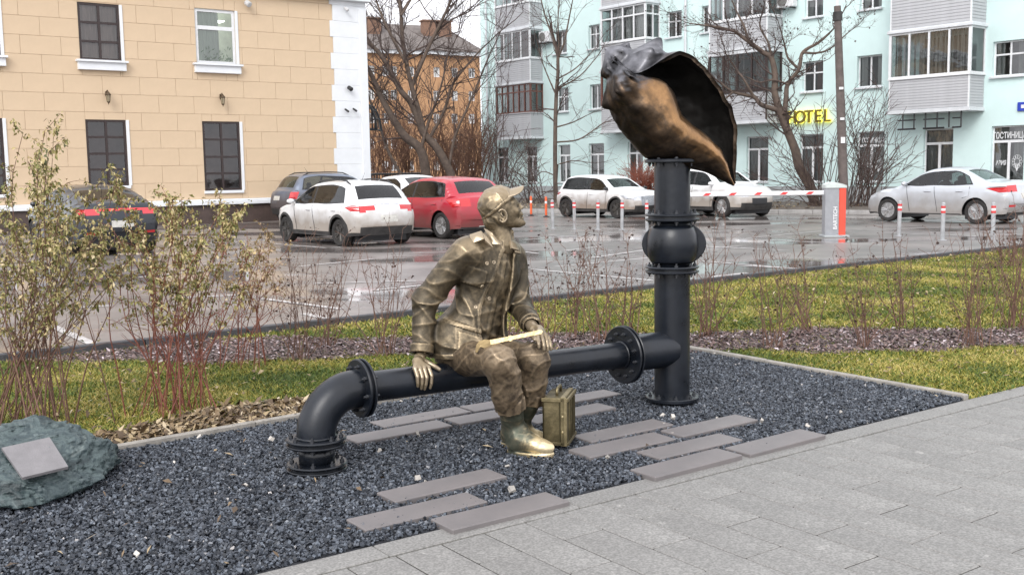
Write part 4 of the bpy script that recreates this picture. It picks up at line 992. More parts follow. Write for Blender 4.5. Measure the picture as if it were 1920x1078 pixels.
_g = _N.new('ShaderNodeAttribute'); _g.attribute_name = 'grey'; _n = _N.new('ShaderNodeTexNoise'); _n.inputs['Scale'].default_value = 9; _n.inputs['Detail'].default_value = 8; _t = _N.new('ShaderNodeTexCoord'); _L.new(_t.outputs['Object'], _n.inputs['Vector'])
_r = _N.new('ShaderNodeValToRGB'); _r.color_ramp.elements[0].position = .35; _r.color_ramp.elements[1].position = .68; _r.color_ramp.elements[0].color = (.05, .05, .055, 1); _r.color_ramp.elements[1].color = (.26, .26, .28, 1); _L.new(_n.outputs[0], _r.inputs[0])
_m = _N.new('ShaderNodeMix'); _m.data_type = 'RGBA'; _L.new(_g.outputs['Fac'], _m.inputs[0]); _L.new(_b.inputs['Base Color'].links[0].from_socket, _m.inputs[6]); _L.new(_r.outputs[0], _m.inputs[7]); _L.new(_m.outputs[2], _b.inputs['Base Color'])
_bp = [n for n in _N if n.type == 'BUMP'][0]; _bp.inputs['Strength'].default_value = .5; _bp.inputs['Distance'].default_value = .007
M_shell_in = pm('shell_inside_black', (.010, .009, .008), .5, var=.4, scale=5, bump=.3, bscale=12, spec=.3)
M_shell_grey = pm('shell_grey_patina', (.06, .06, .065), .42, metal=.4, var=.45, scale=11, bump=.9, bscale=24, bdist=.014, col2=(.25, .25, .27))
SO = WP(1260, 297, 6.86)
st = thing('shell_sculpture', 'large bronze conch shell with dark open mouth on top of the black post', 'sculpture', SO)
V, F, nuu, nq = make_shell()
# outer sheet + inner sheet with thickness
def grid_normals(V, nu, nv):
    G = V.reshape(nu, nv, 3); du = np.gradient(G, axis=0); dv = np.gradient(G, axis=1); n = np.cross(du, dv); n /= (np.linalg.norm(n, axis=2)[..., None] + 1e-9); return n.reshape(-1, 3)
Nn = grid_normals(V, nuu, nq); cen = V.reshape(nuu, nq, 3)[:, :100].mean(1)
sgn = np.sign(((V.reshape(nuu, nq, 3) - cen[:, None])[nuu // 2, :60] * Nn.reshape(nuu, nq, 3)[nuu // 2, :60]).sum())
Nn *= sgn
jj = np.tile(np.arange(nq), nuu); ii = np.repeat(np.arange(nuu), nq)
th = .024 * np.minimum(1, ii / 10.0) * np.minimum(1, (nuu - 1 - ii) / 8.0)
Vi = V - Nn * th[:, None]
lipE = np.array([i * nq for i in range(nuu)]); n0 = len(V)
uu = np.concatenate([np.linspace(-46, -20, 22)[:-1], np.linspace(-20, 301, 150 - 21)])[ii[F[:, 0]]] if False else None
Fo = F if sgn > 0 else F[:, ::-1]; Fi = (F[:, ::-1] if sgn > 0 else F) + n0
rim = np.array([(i * nq, (i + 1) * nq, (i + 1) * nq + n0, i * nq + n0) for i in range(nuu - 1)]); 
if sgn < 0: rim = rim[:, ::-1]
o = npmesh('shell_wall', np.vstack([V, Vi]), np.vstack([Fo, rim[:, ::-1]]), [M_shell_out], st, smooth=True)
# polish: columella and the front bulge shine
q_ = jj / (nq - 1); us_px = np.concatenate([np.linspace(-46, -20, 22)[:-1], np.linspace(-20, 301, 150 - 21)]); u_ = ii / (nuu - 1)
pol = -.20 + .44 * np.exp(-((q_ - .70) / .085) ** 2) * smoothstep(.22, .35, u_) + .05 * fbm(V, 3, 9)
set_polish(o, np.concatenate([pol, pol]))
rx_, ry_ = V[:, 0] * CF / 6.86 + 110, V[:, 2] * CF / 6.86 - 147; nv_ = rx_ * .653 + ry_ * .757; uv_ = rx_ * .757 - ry_ * .653; nz0 = fbm(V, 5, 3)
ga = np.maximum(smoothstep(66, 38, uv_ + 16 * nz0) * smoothstep(-12, 14, nv_ - .35 * uv_ + 26 * nz0), smoothstep(.05, .11, V[:, 1]) * smoothstep(-40, 0, nv_))
at_ = o.data.attributes.new('grey', 'FLOAT', 'POINT'); at_.data.foreach_set('value', np.ascontiguousarray(np.concatenate([ga, ga * 0]), np.float32))
# grey weathered patina: exterior faces of the back/top quarter near the spire
fq = q_[Fo[:, 0]]; fu = u_[Fo[:, 0]]; nz_ = fbm(V[Fo[:, 0]], 4, 3)
PX_ = V[Fo[:, 0]]; sc_px = CF / 6.86; rx, ry = PX_[:, 0] * sc_px + 110, PX_[:, 2] * sc_px - 147; nn_ = rx * .653 + ry * .757; uq = rx * .757 - ry * .653
grey = ((uq < 56 + 14 * nz_) & (nn_ > 4 + 30 * nz_ + .35 * uq)) | ((PX_[:, 1] > .08) & (nn_ > -20))
o.data.materials.append(M_shell_grey)

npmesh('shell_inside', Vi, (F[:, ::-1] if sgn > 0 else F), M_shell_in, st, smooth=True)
# end plugs of the spire
m = MB(); idx = [tuple(V[j]) for j in range(0, nq - 16, 4)]; m.add(idx + [tuple(np.mean(idx, 0) + np.array([-.01, 0, .005]))], [(k, (k + 1) % len(idx), len(idx)) for k in range(len(idx))]); m.build('spire_tip', M_shell_grey, st, smooth=True)
m = MB(); m.tube([Vector((-.02, 0, .02)), Vector((-.03, 0, .16))], [.13, .10], 20); m.build('shell_socket', M_shell_in, st)
# ================================================================== STATUE (distance-field sculpting)
def V3(*a): return np.array(a, float)
def Wn(px, py, Y): return np.array(WP(px, py, Y))
def rcone(P, a, b, ra, rb):
    a = np.asarray(a); b = np.asarray(b); ab = b - a; h = np.clip(((P - a) @ ab) / (ab @ ab), 0, 1)
    return np.linalg.norm(P - a - h[:, None] * ab, axis=1) - (ra + (rb - ra) * h)
def chain(P, pts, rs, k=0.0):
    d = None
    for i in range(len(pts) - 1):
        e = rcone(P, pts[i], pts[i+1], rs[i], rs[i+1]); d = e if d is None else (smin(d, e, k) if k else np.minimum(d, e))
    return d
def ell(P, c, r, R=None):
    q = P - np.asarray(c)
    if R is not None: q = q @ R          # columns of R = local axes
    r = np.asarray(r); k0 = np.linalg.norm(q / r, axis=1); k1 = np.linalg.norm(q / (r * r), axis=1) + 1e-9
    return k0 * (k0 - 1) / k1
def rbox(P, c, h, rd=.005, R=None):
    q = P - np.asarray(c)
    if R is not None: q = q @ R
    q = np.abs(q) - (np.asarray(h) - rd); return np.linalg.norm(np.maximum(q, 0), axis=1) + np.minimum(q.max(axis=1), 0) - rd
def smin(a, b, k):
    h = np.clip(.5 + .5 * (b - a) / k, 0, 1); return b * (1 - h) + a * h - k * h * (1 - h)
def smax(a, b, k): return -smin(-a, -b, k)
def surfnet(fn, lo, hi, h):
    lo = np.asarray(lo, float); n = np.ceil((np.asarray(hi) - lo) / h).astype(int) + 1
    xs = [lo[i] + h * np.arange(n[i]) for i in range(3)]
    val = np.empty(n, np.float32); step = max(1, int(400000 / (n[1] * n[2])))
    for i in range(0, n[0], step):
        X = np.stack(np.meshgrid(xs[0][i:i+step], xs[1], xs[2], indexing='ij'), -1); val[i:i+step] = fn(X.reshape(-1, 3)).reshape(X.shape[:3])
    ins = val < 0; cn = n - 1
    cnt = np.zeros(cn, np.int8); 
    for dx in (0, 1):
        for dy in (0, 1):
            for dz in (0, 1): cnt += ins[dx:dx+cn[0], dy:dy+cn[1], dz:dz+cn[2]]
    act = (cnt > 0) & (cnt < 8); idx = np.full(cn, -1, np.int64); ci = np.argwhere(act); idx[act] = np.arange(len(ci))
    acc = np.zeros((len(ci), 3)); num = np.zeros(len(ci))
    cor = [(0,0,0),(1,0,0),(0,1,0),(1,1,0),(0,0,1),(1,0,1),(0,1,1),(1,1,1)]
    cv = np.stack([val[ci[:,0]+a, ci[:,1]+b, ci[:,2]+c] for a,b,c in cor], 1)
    for i in range(8):
        for j in range(i + 1, 8):
            d = np.array(cor[j]) - np.array(cor[i])
            if np.abs(d).sum() != 1: continue
            v0, v1 = cv[:, i], cv[:, j]; m = (v0 < 0) != (v1 < 0); t = np.where(m, v0 / np.where(m, v0 - v1, 1), 0)
            acc += (np.array(cor[i]) + t[:, None] * d) * m[:, None]; num += m
    V = lo + (ci + acc / num[:, None]) * h
    F = []
    for ax in range(3):
        a1, a2 = (ax + 1) % 3, (ax + 2) % 3; s0 = [slice(None)] * 3; s1 = [slice(None)] * 3; s0[ax] = slice(0, n[ax] - 1); s1[ax] = slice(1, n[ax])
        A = ins[tuple(s0)]; B = ins[tuple(s1)]; e = np.argwhere(A != B); e = e[(e[:, a1] > 0) & (e[:, a2] > 0) & (e[:, a1] < cn[a1]) & (e[:, a2] < cn[a2])]
        flip = A[e[:, 0], e[:, 1], e[:, 2]]
        def at(o1, o2):
            q = e.copy(); q[:, a1] -= o1; q[:, a2] -= o2; return idx[q[:, 0], q[:, 1], q[:, 2]]
        q = np.stack([at(1, 1), at(0, 1), at(0, 0), at(1, 0)], 1); q[~flip] = q[~flip][:, ::-1]; F.append(q)
    F = np.vstack(F); F = F[(F >= 0).all(1)]
    return V, F
def smooth_verts(V, F, it=1, lam=.5):
    for _ in range(it):
        s = np.zeros_like(V); c = np.zeros(len(V))
        for i in range(4):
            a, b = F[:, i], F[:, (i + 1) % 4]; np.add.at(s, a, V[b]); np.add.at(c, a, 1); np.add.at(s, b, V[a]); np.add.at(c, b, 1)
        V = V + lam * (s / np.maximum(c, 1)[:, None] - V)
    return V
def sculpt(name, fn, lo, hi, h, mat, parent, polish=None, it=1):
    V, F = surfnet(fn, lo, hi, h); V = smooth_verts(V, F, it)
    o = npmesh(name, V, F, mat, parent, smooth=True, world=True)
    if polish is not None: set_polish(o, polish(V))
    return o
def box_of(pts, pad): pts = np.array(pts); return pts.min(0) - pad, pts.max(0) + pad
def ridged(P, k, ph=0.0, warp=1.2, ws=5.0, sharp=1.0, seed=1):
    """fold pattern: ridges perpendicular to k"""
    w = fbm(P, ws * .6, seed, 2) * warp; return (1 - np.abs(np.sin(P @ np.asarray(k) + ph + w))) ** sharp

M_br = bronze('statue_bronze', dark=(.026, .021, .014), mid=(.080, .064, .042), gold=(.30, .232, .145), scale=11, metal=.6, rough=.42, namp=.62, pamp=1.25)
M_br_t = bronze('statue_trousers_bronze', dark=(.024, .018, .012), mid=(.074, .055, .037), gold=(.28, .21, .135), scale=18, metal=.5, rough=.48, namp=.75, pamp=1.15)
M_br_boot = bronze('statue_boot_bronze', dark=(.05, .05, .038), mid=(.13, .125, .09), gold=(.62, .49, .28), scale=8, green=True, metal=.6)

fB = V3(.70, -.714, 0); lB = V3(.714, .70, 0); zB_ = V3(0, 0, 1)          # chest faces fB, his left is lB
PEL = Wn(872, 660, 6.02); HR, HL = Wn(866, 670, 5.93), Wn(900, 661, 6.12)
WAI = Wn(889, 606, 6.02); CHE = Wn(915, 528, 6.03); NEC = Wn(934, 456, 6.05)
SR, SL_ = Wn(872, 470, 5.90), Wn(962, 480, 6.20)
ER, EL = Wn(797, 562, 5.90), Wn(973, 572, 6.12)
WR, WL = Wn(790, 664, 5.80), Wn(1001, 617, 5.86)
KR, KL = Wn(937, 677, 5.56), Wn(1000, 673, 5.79)
AR, AL = Wn(962, 806, 5.715), Wn(958, 800, 5.90)
statue = thing('bronze_statue', 'bronze man in cap and work jacket sitting on the pipe, looking up at the shell', 'statue', tuple(PEL))
statue['kind'] = 'thing'
up_t = (NEC - WAI); up_t /= np.linalg.norm(up_t)
lT = lB - up_t * (lB @ up_t); lT /= np.linalg.norm(lT); fT = np.cross(lT, up_t); fT = fT if fT @ fB > 0 else -fT
RT_ = np.stack([lT, fT, up_t], 1)
def torso(P, g=0.0):
    d = ell(P, CHE + up_t * .02 - fT * .01, (.185 + g, .125 + g, .21 + g), RT_)
    d = smin(d, ell(P, WAI + fT * .01, (.165 + g, .128 + g, .17 + g), RT_), .09)
    d = smin(d, ell(P, PEL + V3(0, 0, .03), (.19 + g, .155 + g, .12 + g), np.stack([lB, fB, zB_], 1)), .08)
    d = smin(d, rcone(P, SR + lT * .05, SL_ - lT * .05, .072 + g, .072 + g), .06)
    d = smin(d, rcone(P, NEC - up_t * .03, NEC + up_t * .02, .075 + g, .06 + g), .06)
    return d
# ---- shirt under the jacket (the continuous body)
def shirt(P):
    d = torso(P, -.004)
    d = d - .007 * ridged(P, 26 * (up_t + .45 * lT), 1, 1.6, 4, 1.2, 3) - .006 * ridged(P, 34 * (up_t - .5 * lT), 2, 1.3, 5, 1.5, 4) * smoothstep(.1, -.25, (P - CHE) @ up_t)
    lam = (P - CHE) @ lT
    d = d - .004 * (np.abs(lam + .015) < .014)          # button band
    return d
lo, hi = box_of([PEL, NEC, SR, SL_], .26)
sculpt('body', shirt, lo, hi, .0075, M_br, statue)
# ---- jacket
HEMZ = Wn(850, 664, 5.9)[2] - .012
def lam_edges(hh):      # open edges of the jacket as a function of height along the torso
    return np.interp(hh, [-.55, -.35, -.2, 0, .15, .26], [-.02, -.085, -.10, -.085, -.055, -.03]), np.interp(hh, [-.55, -.35, -.2, 0, .15, .26], [.17, .12, .085, .06, .045, .03])
def jacket_torso(P):
    hh = (P - CHE) @ up_t; flare = .013 + .035 * smoothstep(-.12, -.42, hh)
    d = torso(P, .004) - flare
    d = d - .012 * ridged(P, 12 * (up_t * .45 + .9 * lT), .4, 1.0, 1.6, 3.0, 11) * smoothstep(.05, -.05, (P - CHE) @ fT * -1 + .02)
    d = d - .007 * ridged(P, 24 * (up_t * .75 - .6 * lT + .3 * fT), 1.4, 1.0, 2.0, 3.0, 12)
    d = d + .0025 * fbm(P, 5, 13, 3)
    lam = (P - CHE) @ lT; fr = (P - CHE) @ fT; a, b = lam_edges(hh)
    # raised hems along the open edges and at the bottom, yoke and pocket flap
    d = d - .004 * ((np.abs(lam - a + .012) < .010) & (fr > 0)) 
    d = d - .006 * ((P[:, 2] < HEMZ + .03) & (P[:, 2] > HEMZ))
    return d
def pocket(P, cx, cy, Y, hw, hh_, amp):     # panel in the body frame around a surface point
    c = Wn(cx, cy, Y); q = P - c; return amp * (np.abs(q @ lT) < hw) * (np.abs(q @ up_t) < hh_) * ((q @ fT) > -.12)
def arm(P, S, E, W_, r, seed, hand_out=0):
    d = chain(P, [S, E, W_], [r[0], r[1], r[2]], .03)
    ax1 = (E - S) / np.linalg.norm(E - S); ax2 = (W_ - E) / np.linalg.norm(W_ - E)
    t = (P - E); near = np.exp(-(np.linalg.norm(t, axis=1) / .13) ** 2)
    side = np.cross(ax1, V3(0, 1, 0)); side /= np.linalg.norm(side) + 1e-9
    inner = .35 + .65 * smoothstep(-.05, .06, (P - E) @ fT)
    d = d - (.003 + .017 * near) * inner * ridged(P, 30 * (ax1 * .75 + side * .5 + V3(0, .25, 0)), seed, .9, 2.2, 2.2, seed) - .006 * ridged(P, 15 * (ax1 * .35 + side * .9), seed + 1.0, 1.0, 1.6, 3.0, seed + 3) - .005 * ridged(P, 34 * (ax2 * .9 - side * .4), seed + 2, 1.0, 2.2, 2.6, seed + 5)
    return d
def jacket(P):
    d = jacket_torso(P)
    d = d - pocket(P, 868, 642, 5.85, .058, .060, .006) - pocket(P, 870, 611, 5.85, .062, .012, .007) - pocket(P, 893, 520, 5.85, .05, .05, .004)
    ar = arm(P, SR + V3(0, 0, -.012), ER, WR + (ER - WR) * .06, (.083, .068, .051), 21)
    al = arm(P, SL_ + V3(0, 0, -.012), EL, WL + (EL - WL) * .22, (.080, .066, .049), 31)
    lam = (P - CHE) @ lT; fr = (P - CHE) @ fT; hh = (P - CHE) @ up_t; a, b = lam_edges(hh)
    opening = np.maximum(np.maximum(a - lam, lam - b), .02 - fr)       # <0 inside the opening
    d = smax(d, -opening, .008)
    d = np.maximum(d, -torso(P, -.012)) if False else d
    d = smin(d, ell(P, Wn(852, 632, 5.96), (.150, .130, .13), RT_) - .0, .05); d = smax(d, -opening, .008)
    d = np.maximum(d, HEMZ - P[:, 2])
    d = smin(d, ar, .035); d = smin(d, al, .03)
    # cuffs
    for Wc, Ec, r in ((WR, ER, .058), (WL + (EL - WL) * .22, EL, .052)):
        ax = (Ec - Wc) / np.linalg.norm(Ec - Wc); c0 = Wc + ax * .03; q = (P - c0) @ ax; rad = np.linalg.norm(P - c0 - q[:, None] * ax, axis=1)
        d = np.minimum(d, np.maximum(np.abs(q) - .022, np.abs(rad - r * 1.0) - .007) - .002)
        d = np.maximum(d, -(np.maximum(rad - r * .85, np.abs(q + .06) - .05)))
    d = np.maximum(d, ell(P, NEC + up_t * .0, (.075, .07, .10), RT_) * -1) if False else d
    nk = rcone(P, NEC + up_t * .01, NEC + up_t * .15 + V3(.03, 0, 0), .062, .075)
    d = smax(d, -nk, .01)
    return d
lo, hi = box_of([PEL, NEC, SR, SL_, ER, EL, WR, WL, WAI], .20); lo[2] = HEMZ - .02; hi[2] = NEC[2] + .09
def pol_j(V):
    sh = np.exp(-((V[:, 2] - SR[2] - .06) / .07) ** 2)
    pk = pocket(V, 866, 640, 5.85, .062, .085, 1.0) + .7 * pocket(V, 872, 610, 5.85, .072, .016, 1.0)
    return -.07 + .16 * sh + .12 * (pk > 0) + .08 * fbm(V, 2.2, 2)
sculpt('jacket', jacket, lo, hi, .0052, M_br, statue, pol_j)
# ---- collars
def plate(name, corners, th, mat, pol=.1, parent=statue, sub=3):
    """quad patch (4 corners, px,py,Y) with thickness, slightly bowed"""
    A, B, C_, D = [Vector(Wn(*c)) for c in corners]; n = (B - A).cross(D - A).normalized()
    m = MB(); G = {}; N_ = 6; vs = []
    for s in (0, 1):
        for i in range(N_ + 1):
            for j in range(N_ + 1):
                u, v = i / N_, j / N_; p = A * (1 - u) * (1 - v) + B * u * (1 - v) + C_ * u * v + D * (1 - u) * v
                p = p + n * (th * (s - .5) + .010 * sin(pi * u) * sin(pi * v) * -1); vs.append(p)
    q = (N_ + 1) ** 2; fs = []
    for i in range(N_):
        for j in range(N_):
            a = i * (N_ + 1) + j; fs.append((a, a + 1, a + N_ + 2, a + N_ + 1)); a += q; fs.append((a, a + N_ + 1, a + N_ + 2, a + 1))
    ring = [i * (N_ + 1) for i in range(N_ + 1)] + [N_ * (N_ + 1) + j for j in range(1, N_ + 1)] + [i * (N_ + 1) + N_ for i in range(N_ - 1, -1, -1)] + [j for j in range(N_ - 1, 0, -1)]
    for k in range(len(ring)): a, b = ring[k], ring[(k + 1) % len(ring)]; fs.append((a, b, b + q, a + q))
    m.add(vs, fs); o = m.build(name, mat, parent, smooth=True, world=True, angle=50); set_polish(o, np.full(len(vs), pol)); return o
def collar_fn(P):
    c = NEC + up_t * .042 + V3(.0, 0, 0); q = P - c; hz = q @ up_t; r = np.sqrt((q @ lT) ** 2 + ((q @ fT + .005)) ** 2)
    ang = np.arctan2(q @ lT, q @ fT)
    R_ = .080 - .35 * (hz - .0) * (hz > 0) + .25 * (-hz) * (hz < 0)
    d = np.maximum(np.abs(r - R_) - .007, np.abs(hz) - .038 - .010 * np.cos(ang * 2))
    return np.maximum(d, .42 - np.abs(ang))
lo, hi = box_of([NEC + up_t * .035], .14); sculpt('shirt_collar', collar_fn, lo, hi, .0045, M_br, statue, lambda V: np.full(len(V), .05))
plate('jacket_collar', [(881, 441, 5.90), (903, 434, 5.90), (908, 449, 5.86), (884, 458, 5.86)], .014, M_br, .30)
plate('jacket_collar', [(903, 436, 5.92), (916, 446, 5.90), (924, 466, 5.87), (909, 452, 5.87)], .012, M_br, .18)
plate('shirt_collar', [(908, 428, 5.97), (922, 436, 5.93), (940, 459, 5.90), (924, 458, 5.90)], .010, M_br, .22)
plate('shirt_collar', [(955, 449, 5.98), (968, 455, 6.04), (972, 470, 5.99), (958, 466, 5.94)], .010, M_br, -.05)
plate('jacket_collar', [(960, 455, 6.05), (974, 462, 6.10), (976, 476, 6.05), (964, 474, 6.0)], .012, M_br, -.08)
# buttons: found by marching to the jacket surface along the view ray
def ray_hit(px, py, fn, Y0=5.3, Y1=6.4, n=240):
    Ys = np.linspace(Y0, Y1, n); P = np.array([Wn(px, py, y) for y in Ys]); v = fn(P); k = np.argmax(v < 0); return P[max(0, k)], Ys[k]
def surf_normal(fn, p, e=.006):
    g = np.array([fn((p + np.eye(3)[i] * e)[None])[0] - fn((p - np.eye(3)[i] * e)[None])[0] for i in range(3)]); return g / (np.linalg.norm(g) + 1e-9)
for (x, y, fn) in ((913, 494, jacket), (904, 537, jacket), (892, 576, jacket), (926, 492, jacket), (923, 524, shirt), (917, 560, shirt), (962, 617, jacket)):
    p, Y = ray_hit(x, y, fn)
    n = surf_normal(fn, p); m = MB(); m.lathe([(.0, -.004), (.0125, -.004), (.0125, .003), (.009, .006), (.006, .004), (0, .004)], frame(Vector(p), Vector(n).orthogonal(), Vector(n)), 14)
    o = m.build('button', M_br, statue, smooth=True, world=True); set_polish(o, np.full(len(o.data.vertices), .22))
# ---- trousers
cuffR0, cuffR1 = Wn(954, 745, 5.64), Wn(958, 766, 5.66); cuffL0, cuffL1 = Wn(996, 735, 5.84), Wn(992, 752, 5.85)
def trousers(P):
    d = ell(P, PEL + V3(0, 0, .0), (.185, .165, .105), np.stack([lB, fB, zB_], 1))
    tr = chain(P, [HR, KR, cuffR1], [.106, .079, .067], .04); tl = chain(P, [HL, KL, cuffL1], [.106, .080, .067], .04)
    # baggy below the knee
    tr = smin(tr, ell(P, (KR * .5 + cuffR1 * .5), (.070, .070, .13)), .05); tl = smin(tl, ell(P, (KL * .5 + cuffL1 * .5), (.070, .070, .13)), .05)
    d = smin(d, tr, .05); d = smin(d, tl, .05) 
    k1 = (KR - HR) / np.linalg.norm(KR - HR)
    d = d - .010 * ridged(P, 15 * V3(.55, .35, .75), .5, 1.3, 2.6, 2.0, 41) - .005 * ridged(P, 40 * V3(-.5, .2, .8), 1.5, 1.8, 3, 1.8, 42) + .002 * fbm(P, 9, 43, 3)
    # cut ends
    d = np.maximum(d, -(P[:, 2] - cuffL1[2] + .01) * 1.0) if False else d
    for c1, c0 in ((cuffR1, cuffR0), (cuffL1, cuffL0)):
        ax = (c1 - c0) / np.linalg.norm(c1 - c0); q = (P - c1) @ ax; far = np.linalg.norm(P - c1, axis=1) < .14
        d = np.where(far, np.maximum(d, q), d)
        rad = np.linalg.norm(P - c1 - q[:, None] * ax, axis=1)
        wob = .004 * np.sin(9 * np.arctan2((P - c1)[:, 0], (P - c1)[:, 1]))
        d = np.minimum(d, np.maximum(np.abs(q + .032) - .030, rad - .080 + wob) - .004)
    # seated on the pipe: the cloth rests on its top
    return d
lo, hi = box_of([PEL, HR, HL, KR, KL, cuffR1, cuffL1], .20); hi[2] = KR[2] + .16
sculpt('trousers', trousers, lo, hi, .0055, M_br_t, statue, lambda V: .04 + .13 * np.exp(-(np.linalg.norm(V - KR - V3(0, -.02, .05), axis=1) / .11) ** 2) + .05 * fbm(V, 3, 7))
# ---- boots
toeR, heelR = np.array(GP(1030, 842, .045)), np.array(GP(957, 834, .05)); toeL = np.array(GP(1020, 823, .045)); heelL = np.array(GP(944, 820, .05))
def boot(P, A, top, heel, toe, seed):
    fd = toe - heel; fd[2] = 0; L = np.linalg.norm(fd); fd /= L; sd = np.cross(fd, zB_)
    Rf = np.stack([fd, sd, zB_], 1)
    d = chain(P, [top, A + V3(0, 0, .02)], [.066, .060], 0)
    d = smin(d, rcone(P, A + V3(0, 0, .0), heel + fd * .035 + V3(0, 0, .012), .058, .050), .03)
    d = smin(d, rcone(P, heel + fd * .06 + V3(0, 0, .035), toe - fd * .055 + V3(0, 0, .012), .058, .043), .04)
    d = smin(d, ell(P, toe - fd * .035 + V3(0, 0, .005), (.062, .050, .040), Rf), .02)
    d = smin(d, rcone(P, A + fd * .02, toe - fd * .10 + V3(0, 0, .02), .052, .040), .03)
    near = np.exp(-(np.linalg.norm(P - A - V3(0, 0, .0), axis=1) / .09) ** 2)
    d = d - .010 * near * ridged(P, 42 * (zB_ * .85 + fd * .5), 1 + seed, 1.2, 4, 1.5, seed) - .003 * ridged(P, 30 * (zB_ + sd), 0, 2, 4, 1.5, seed + 1)
    base = heel[2] - .038; d = smax(d, base - P[:, 2], .006)
    sole = ell(P * V3(1, 1, 0), (heel + fd * L * .30) * V3(1, 1, 0), (.085, .050, 1), Rf); sole = smin(sole, ell(P * V3(1, 1, 0), (toe - fd * .07) * V3(1, 1, 0), (.095, .056, 1), Rf), .03)
    d = np.minimum(d, np.maximum(sole, np.abs(P[:, 2] - base - .002) - .011) - .002)
    return d
for (A, top, hl, te, sd, nm) in ((AR, cuffR1, heelR, toeR, 51, 'boot'), (AL + V3(.04, 0, 0), cuffL1, heelL, toeL, 61, 'boot')):
    lo, hi = box_of([top, A, hl, te], .11); lo[2] = -.01
    sculpt(nm, lambda P: boot(P, A, top, hl, te, sd), lo, hi, .005, M_br_boot, statue,
           lambda V: -.08 + .62 * smoothstep(.02, -.13, np.linalg.norm(V - te, axis=1) - .14) * smoothstep(.20, .10, V[:, 2]) + .06 * fbm(V, 5, 3))
# ---- head: built in profile coordinates (a right, b up, c to the camera)
HS = 1980 / 6.02; HO = Wn(944, 393, 6.02)
hA = V3(1, .06, 0); hA /= np.linalg.norm(hA); hB = V3(0, 0, 1); hC = np.cross(hA, hB); HR_ = np.stack([hA, hB, hC], 1)
def hq(x, y, c=0.0): return V3((x - 945) / HS, (390 - y) / HS, c)
def rot2(deg): c, s = cos(radians(deg)), sin(radians(deg)); return np.array([[c, -s, 0], [s, c, 0], [0, 0, 1.0]])
def head_l(Q):
    A = np.abs; Qs = Q.copy(); Qs[:, 2] = np.abs(Q[:, 2])
    d = ell(Q, hq(937, 388), (.098, .104, .082))
    d = smin(d, ell(Q, hq(957, 394), (.068, .088, .066), rot2(8)), .03)
    d = smin(d, rcone(Qs, hq(936, 408, .048), hq(972, 420, .014), .028, .024), .03)
    d = smin(d, rcone(Q, hq(950, 412), hq(976, 419.5), .040, .021), .02)
    d = smin(d, ell(Q, hq(980, 421), (.017, .015, .02)), .012)                      # chin
    d = smin(d, ell(Qs, hq(967, 396, .042), (.022, .02, .018)), .018)               # cheekbone
    d = smin(d, rcone(Qs, hq(970.5, 379.5, .012), hq(965, 380.5, .050), .012, .010), .01)  # brow
    d = smin(d, ell(Q, hq(975, 404), (.022, .022, .030)), .015)
    d = smax(d, -ell(Qs, hq(975.5, 387, .031), (.014, .011, .017)), .010)           # sockets
    d = smin(d, ell(Qs, hq(969.8, 387.2, .031), (.0125, .0115, .0125)), .002)       # eyeballs
    d = smin(d, rcone(Qs, hq(974.2, 384.4, .022), hq(970.5, 384.8, .044), .0038, .003), .003)   # lids
    d = smin(d, rcone(Qs, hq(973.2, 390, .022), hq(970.2, 389.6, .042), .003, .0025), .003)
    d = smin(d, rcone(Q, hq(972.5, 380), hq(980.5, 391), .0085, .012), .008)        # nose
    d = smin(d, ell(Q, hq(982.0, 392.2), (.0125, .010, .0125)), .006)
    d = smin(d, ell(Qs, hq(978.2, 394.6, .012), (.010, .008, .008)), .004)
    d = smax(d, -ell(Qs, hq(981, 397.5, .007), (.006, .004, .004)), .003)
    d = smin(d, ell(Q, hq(980.3, 405.2), (.010, .0065, .024)), .005)                # lips
    d = smin(d, ell(Q, hq(980.0, 411.5), (.011, .0065, .021)), .005)
    d = smax(d, -ell(Q, hq(984, 408.2, 0), (.012, .0015, .022)), .002)
    d = smax(d, -ell(Q, hq(986, 416), (.007, .005, .022)), .008)
    # smile and cheek folds
    d = smax(d, -rcone(Qs, hq(979, 399, .022), hq(971, 412, .033), .0028, .0022), .005)
    d = smax(d, -rcone(Qs, hq(965, 402, .052), hq(963, 414, .045), .002, .002), .006)
    # ear
    er = []
    for k in range(11):
        a = radians(130 - 27 * k); er.append(hq(942.5 + 8.2 * cos(a) * (1 if k < 7 else .8) , 401.5 - 12.0 * sin(a), .083 + .012 * (1 if k < 8 else .5)))
    e = ell(Qs, hq(943.5, 401.5, .078), (.022, .033, .010)); e = smax(e, -ell(Qs, hq(944.5, 400, .092), (.013, .021, .012)), .004)
    e = np.minimum(e, chain(Qs, er, [.0055] * 11)); e = smin(e, ell(Qs, hq(945, 410.5, .085), (.011, .010, .008)), .006)
    e = smin(e, rcone(Qs, hq(941, 398, .086), hq(945, 405, .086), .004, .004), .003); e = smin(e, ell(Qs, hq(949, 401, .078), (.006, .008, .008)), .004)
    d = smin(d, e, .006)
    # hair at the back and temple
    hr = ell(Q, hq(921, 408), (.044, .050, .066)); d = smin(d, hr, .015)
    d = smin(d, rcone(Qs, hq(954, 383, .062), hq(955, 396, .062), .012, .006), .01)
    hairm = smoothstep(.0, -.02, Q[:, 0] - (hq(938, 0)[0])) * (Q[:, 1] < hq(0, 392)[1])
    d = d - .003 * hairm * ridged(Q, V3(70, 40, 50), 0, 2, 9, 1.2, 71)
    # neck
    d = smin(d, rcone(Q, hq(932, 408), hq(937, 458), .056, .068), .02)
    d = smin(d, rcone(Qs, hq(926, 414, .040), hq(950, 455, .018), .014, .012), .015)
    d = smin(d, ell(Q, hq(957, 436), (.012, .012, .012)), .02)
    return d + .0012 * fbm(Q, 14, 72, 2)
HT = rot2(7); HPV = hq(936, 412)
def loc(P): return ((P - HO) @ HR_ - HPV) @ HT + HPV
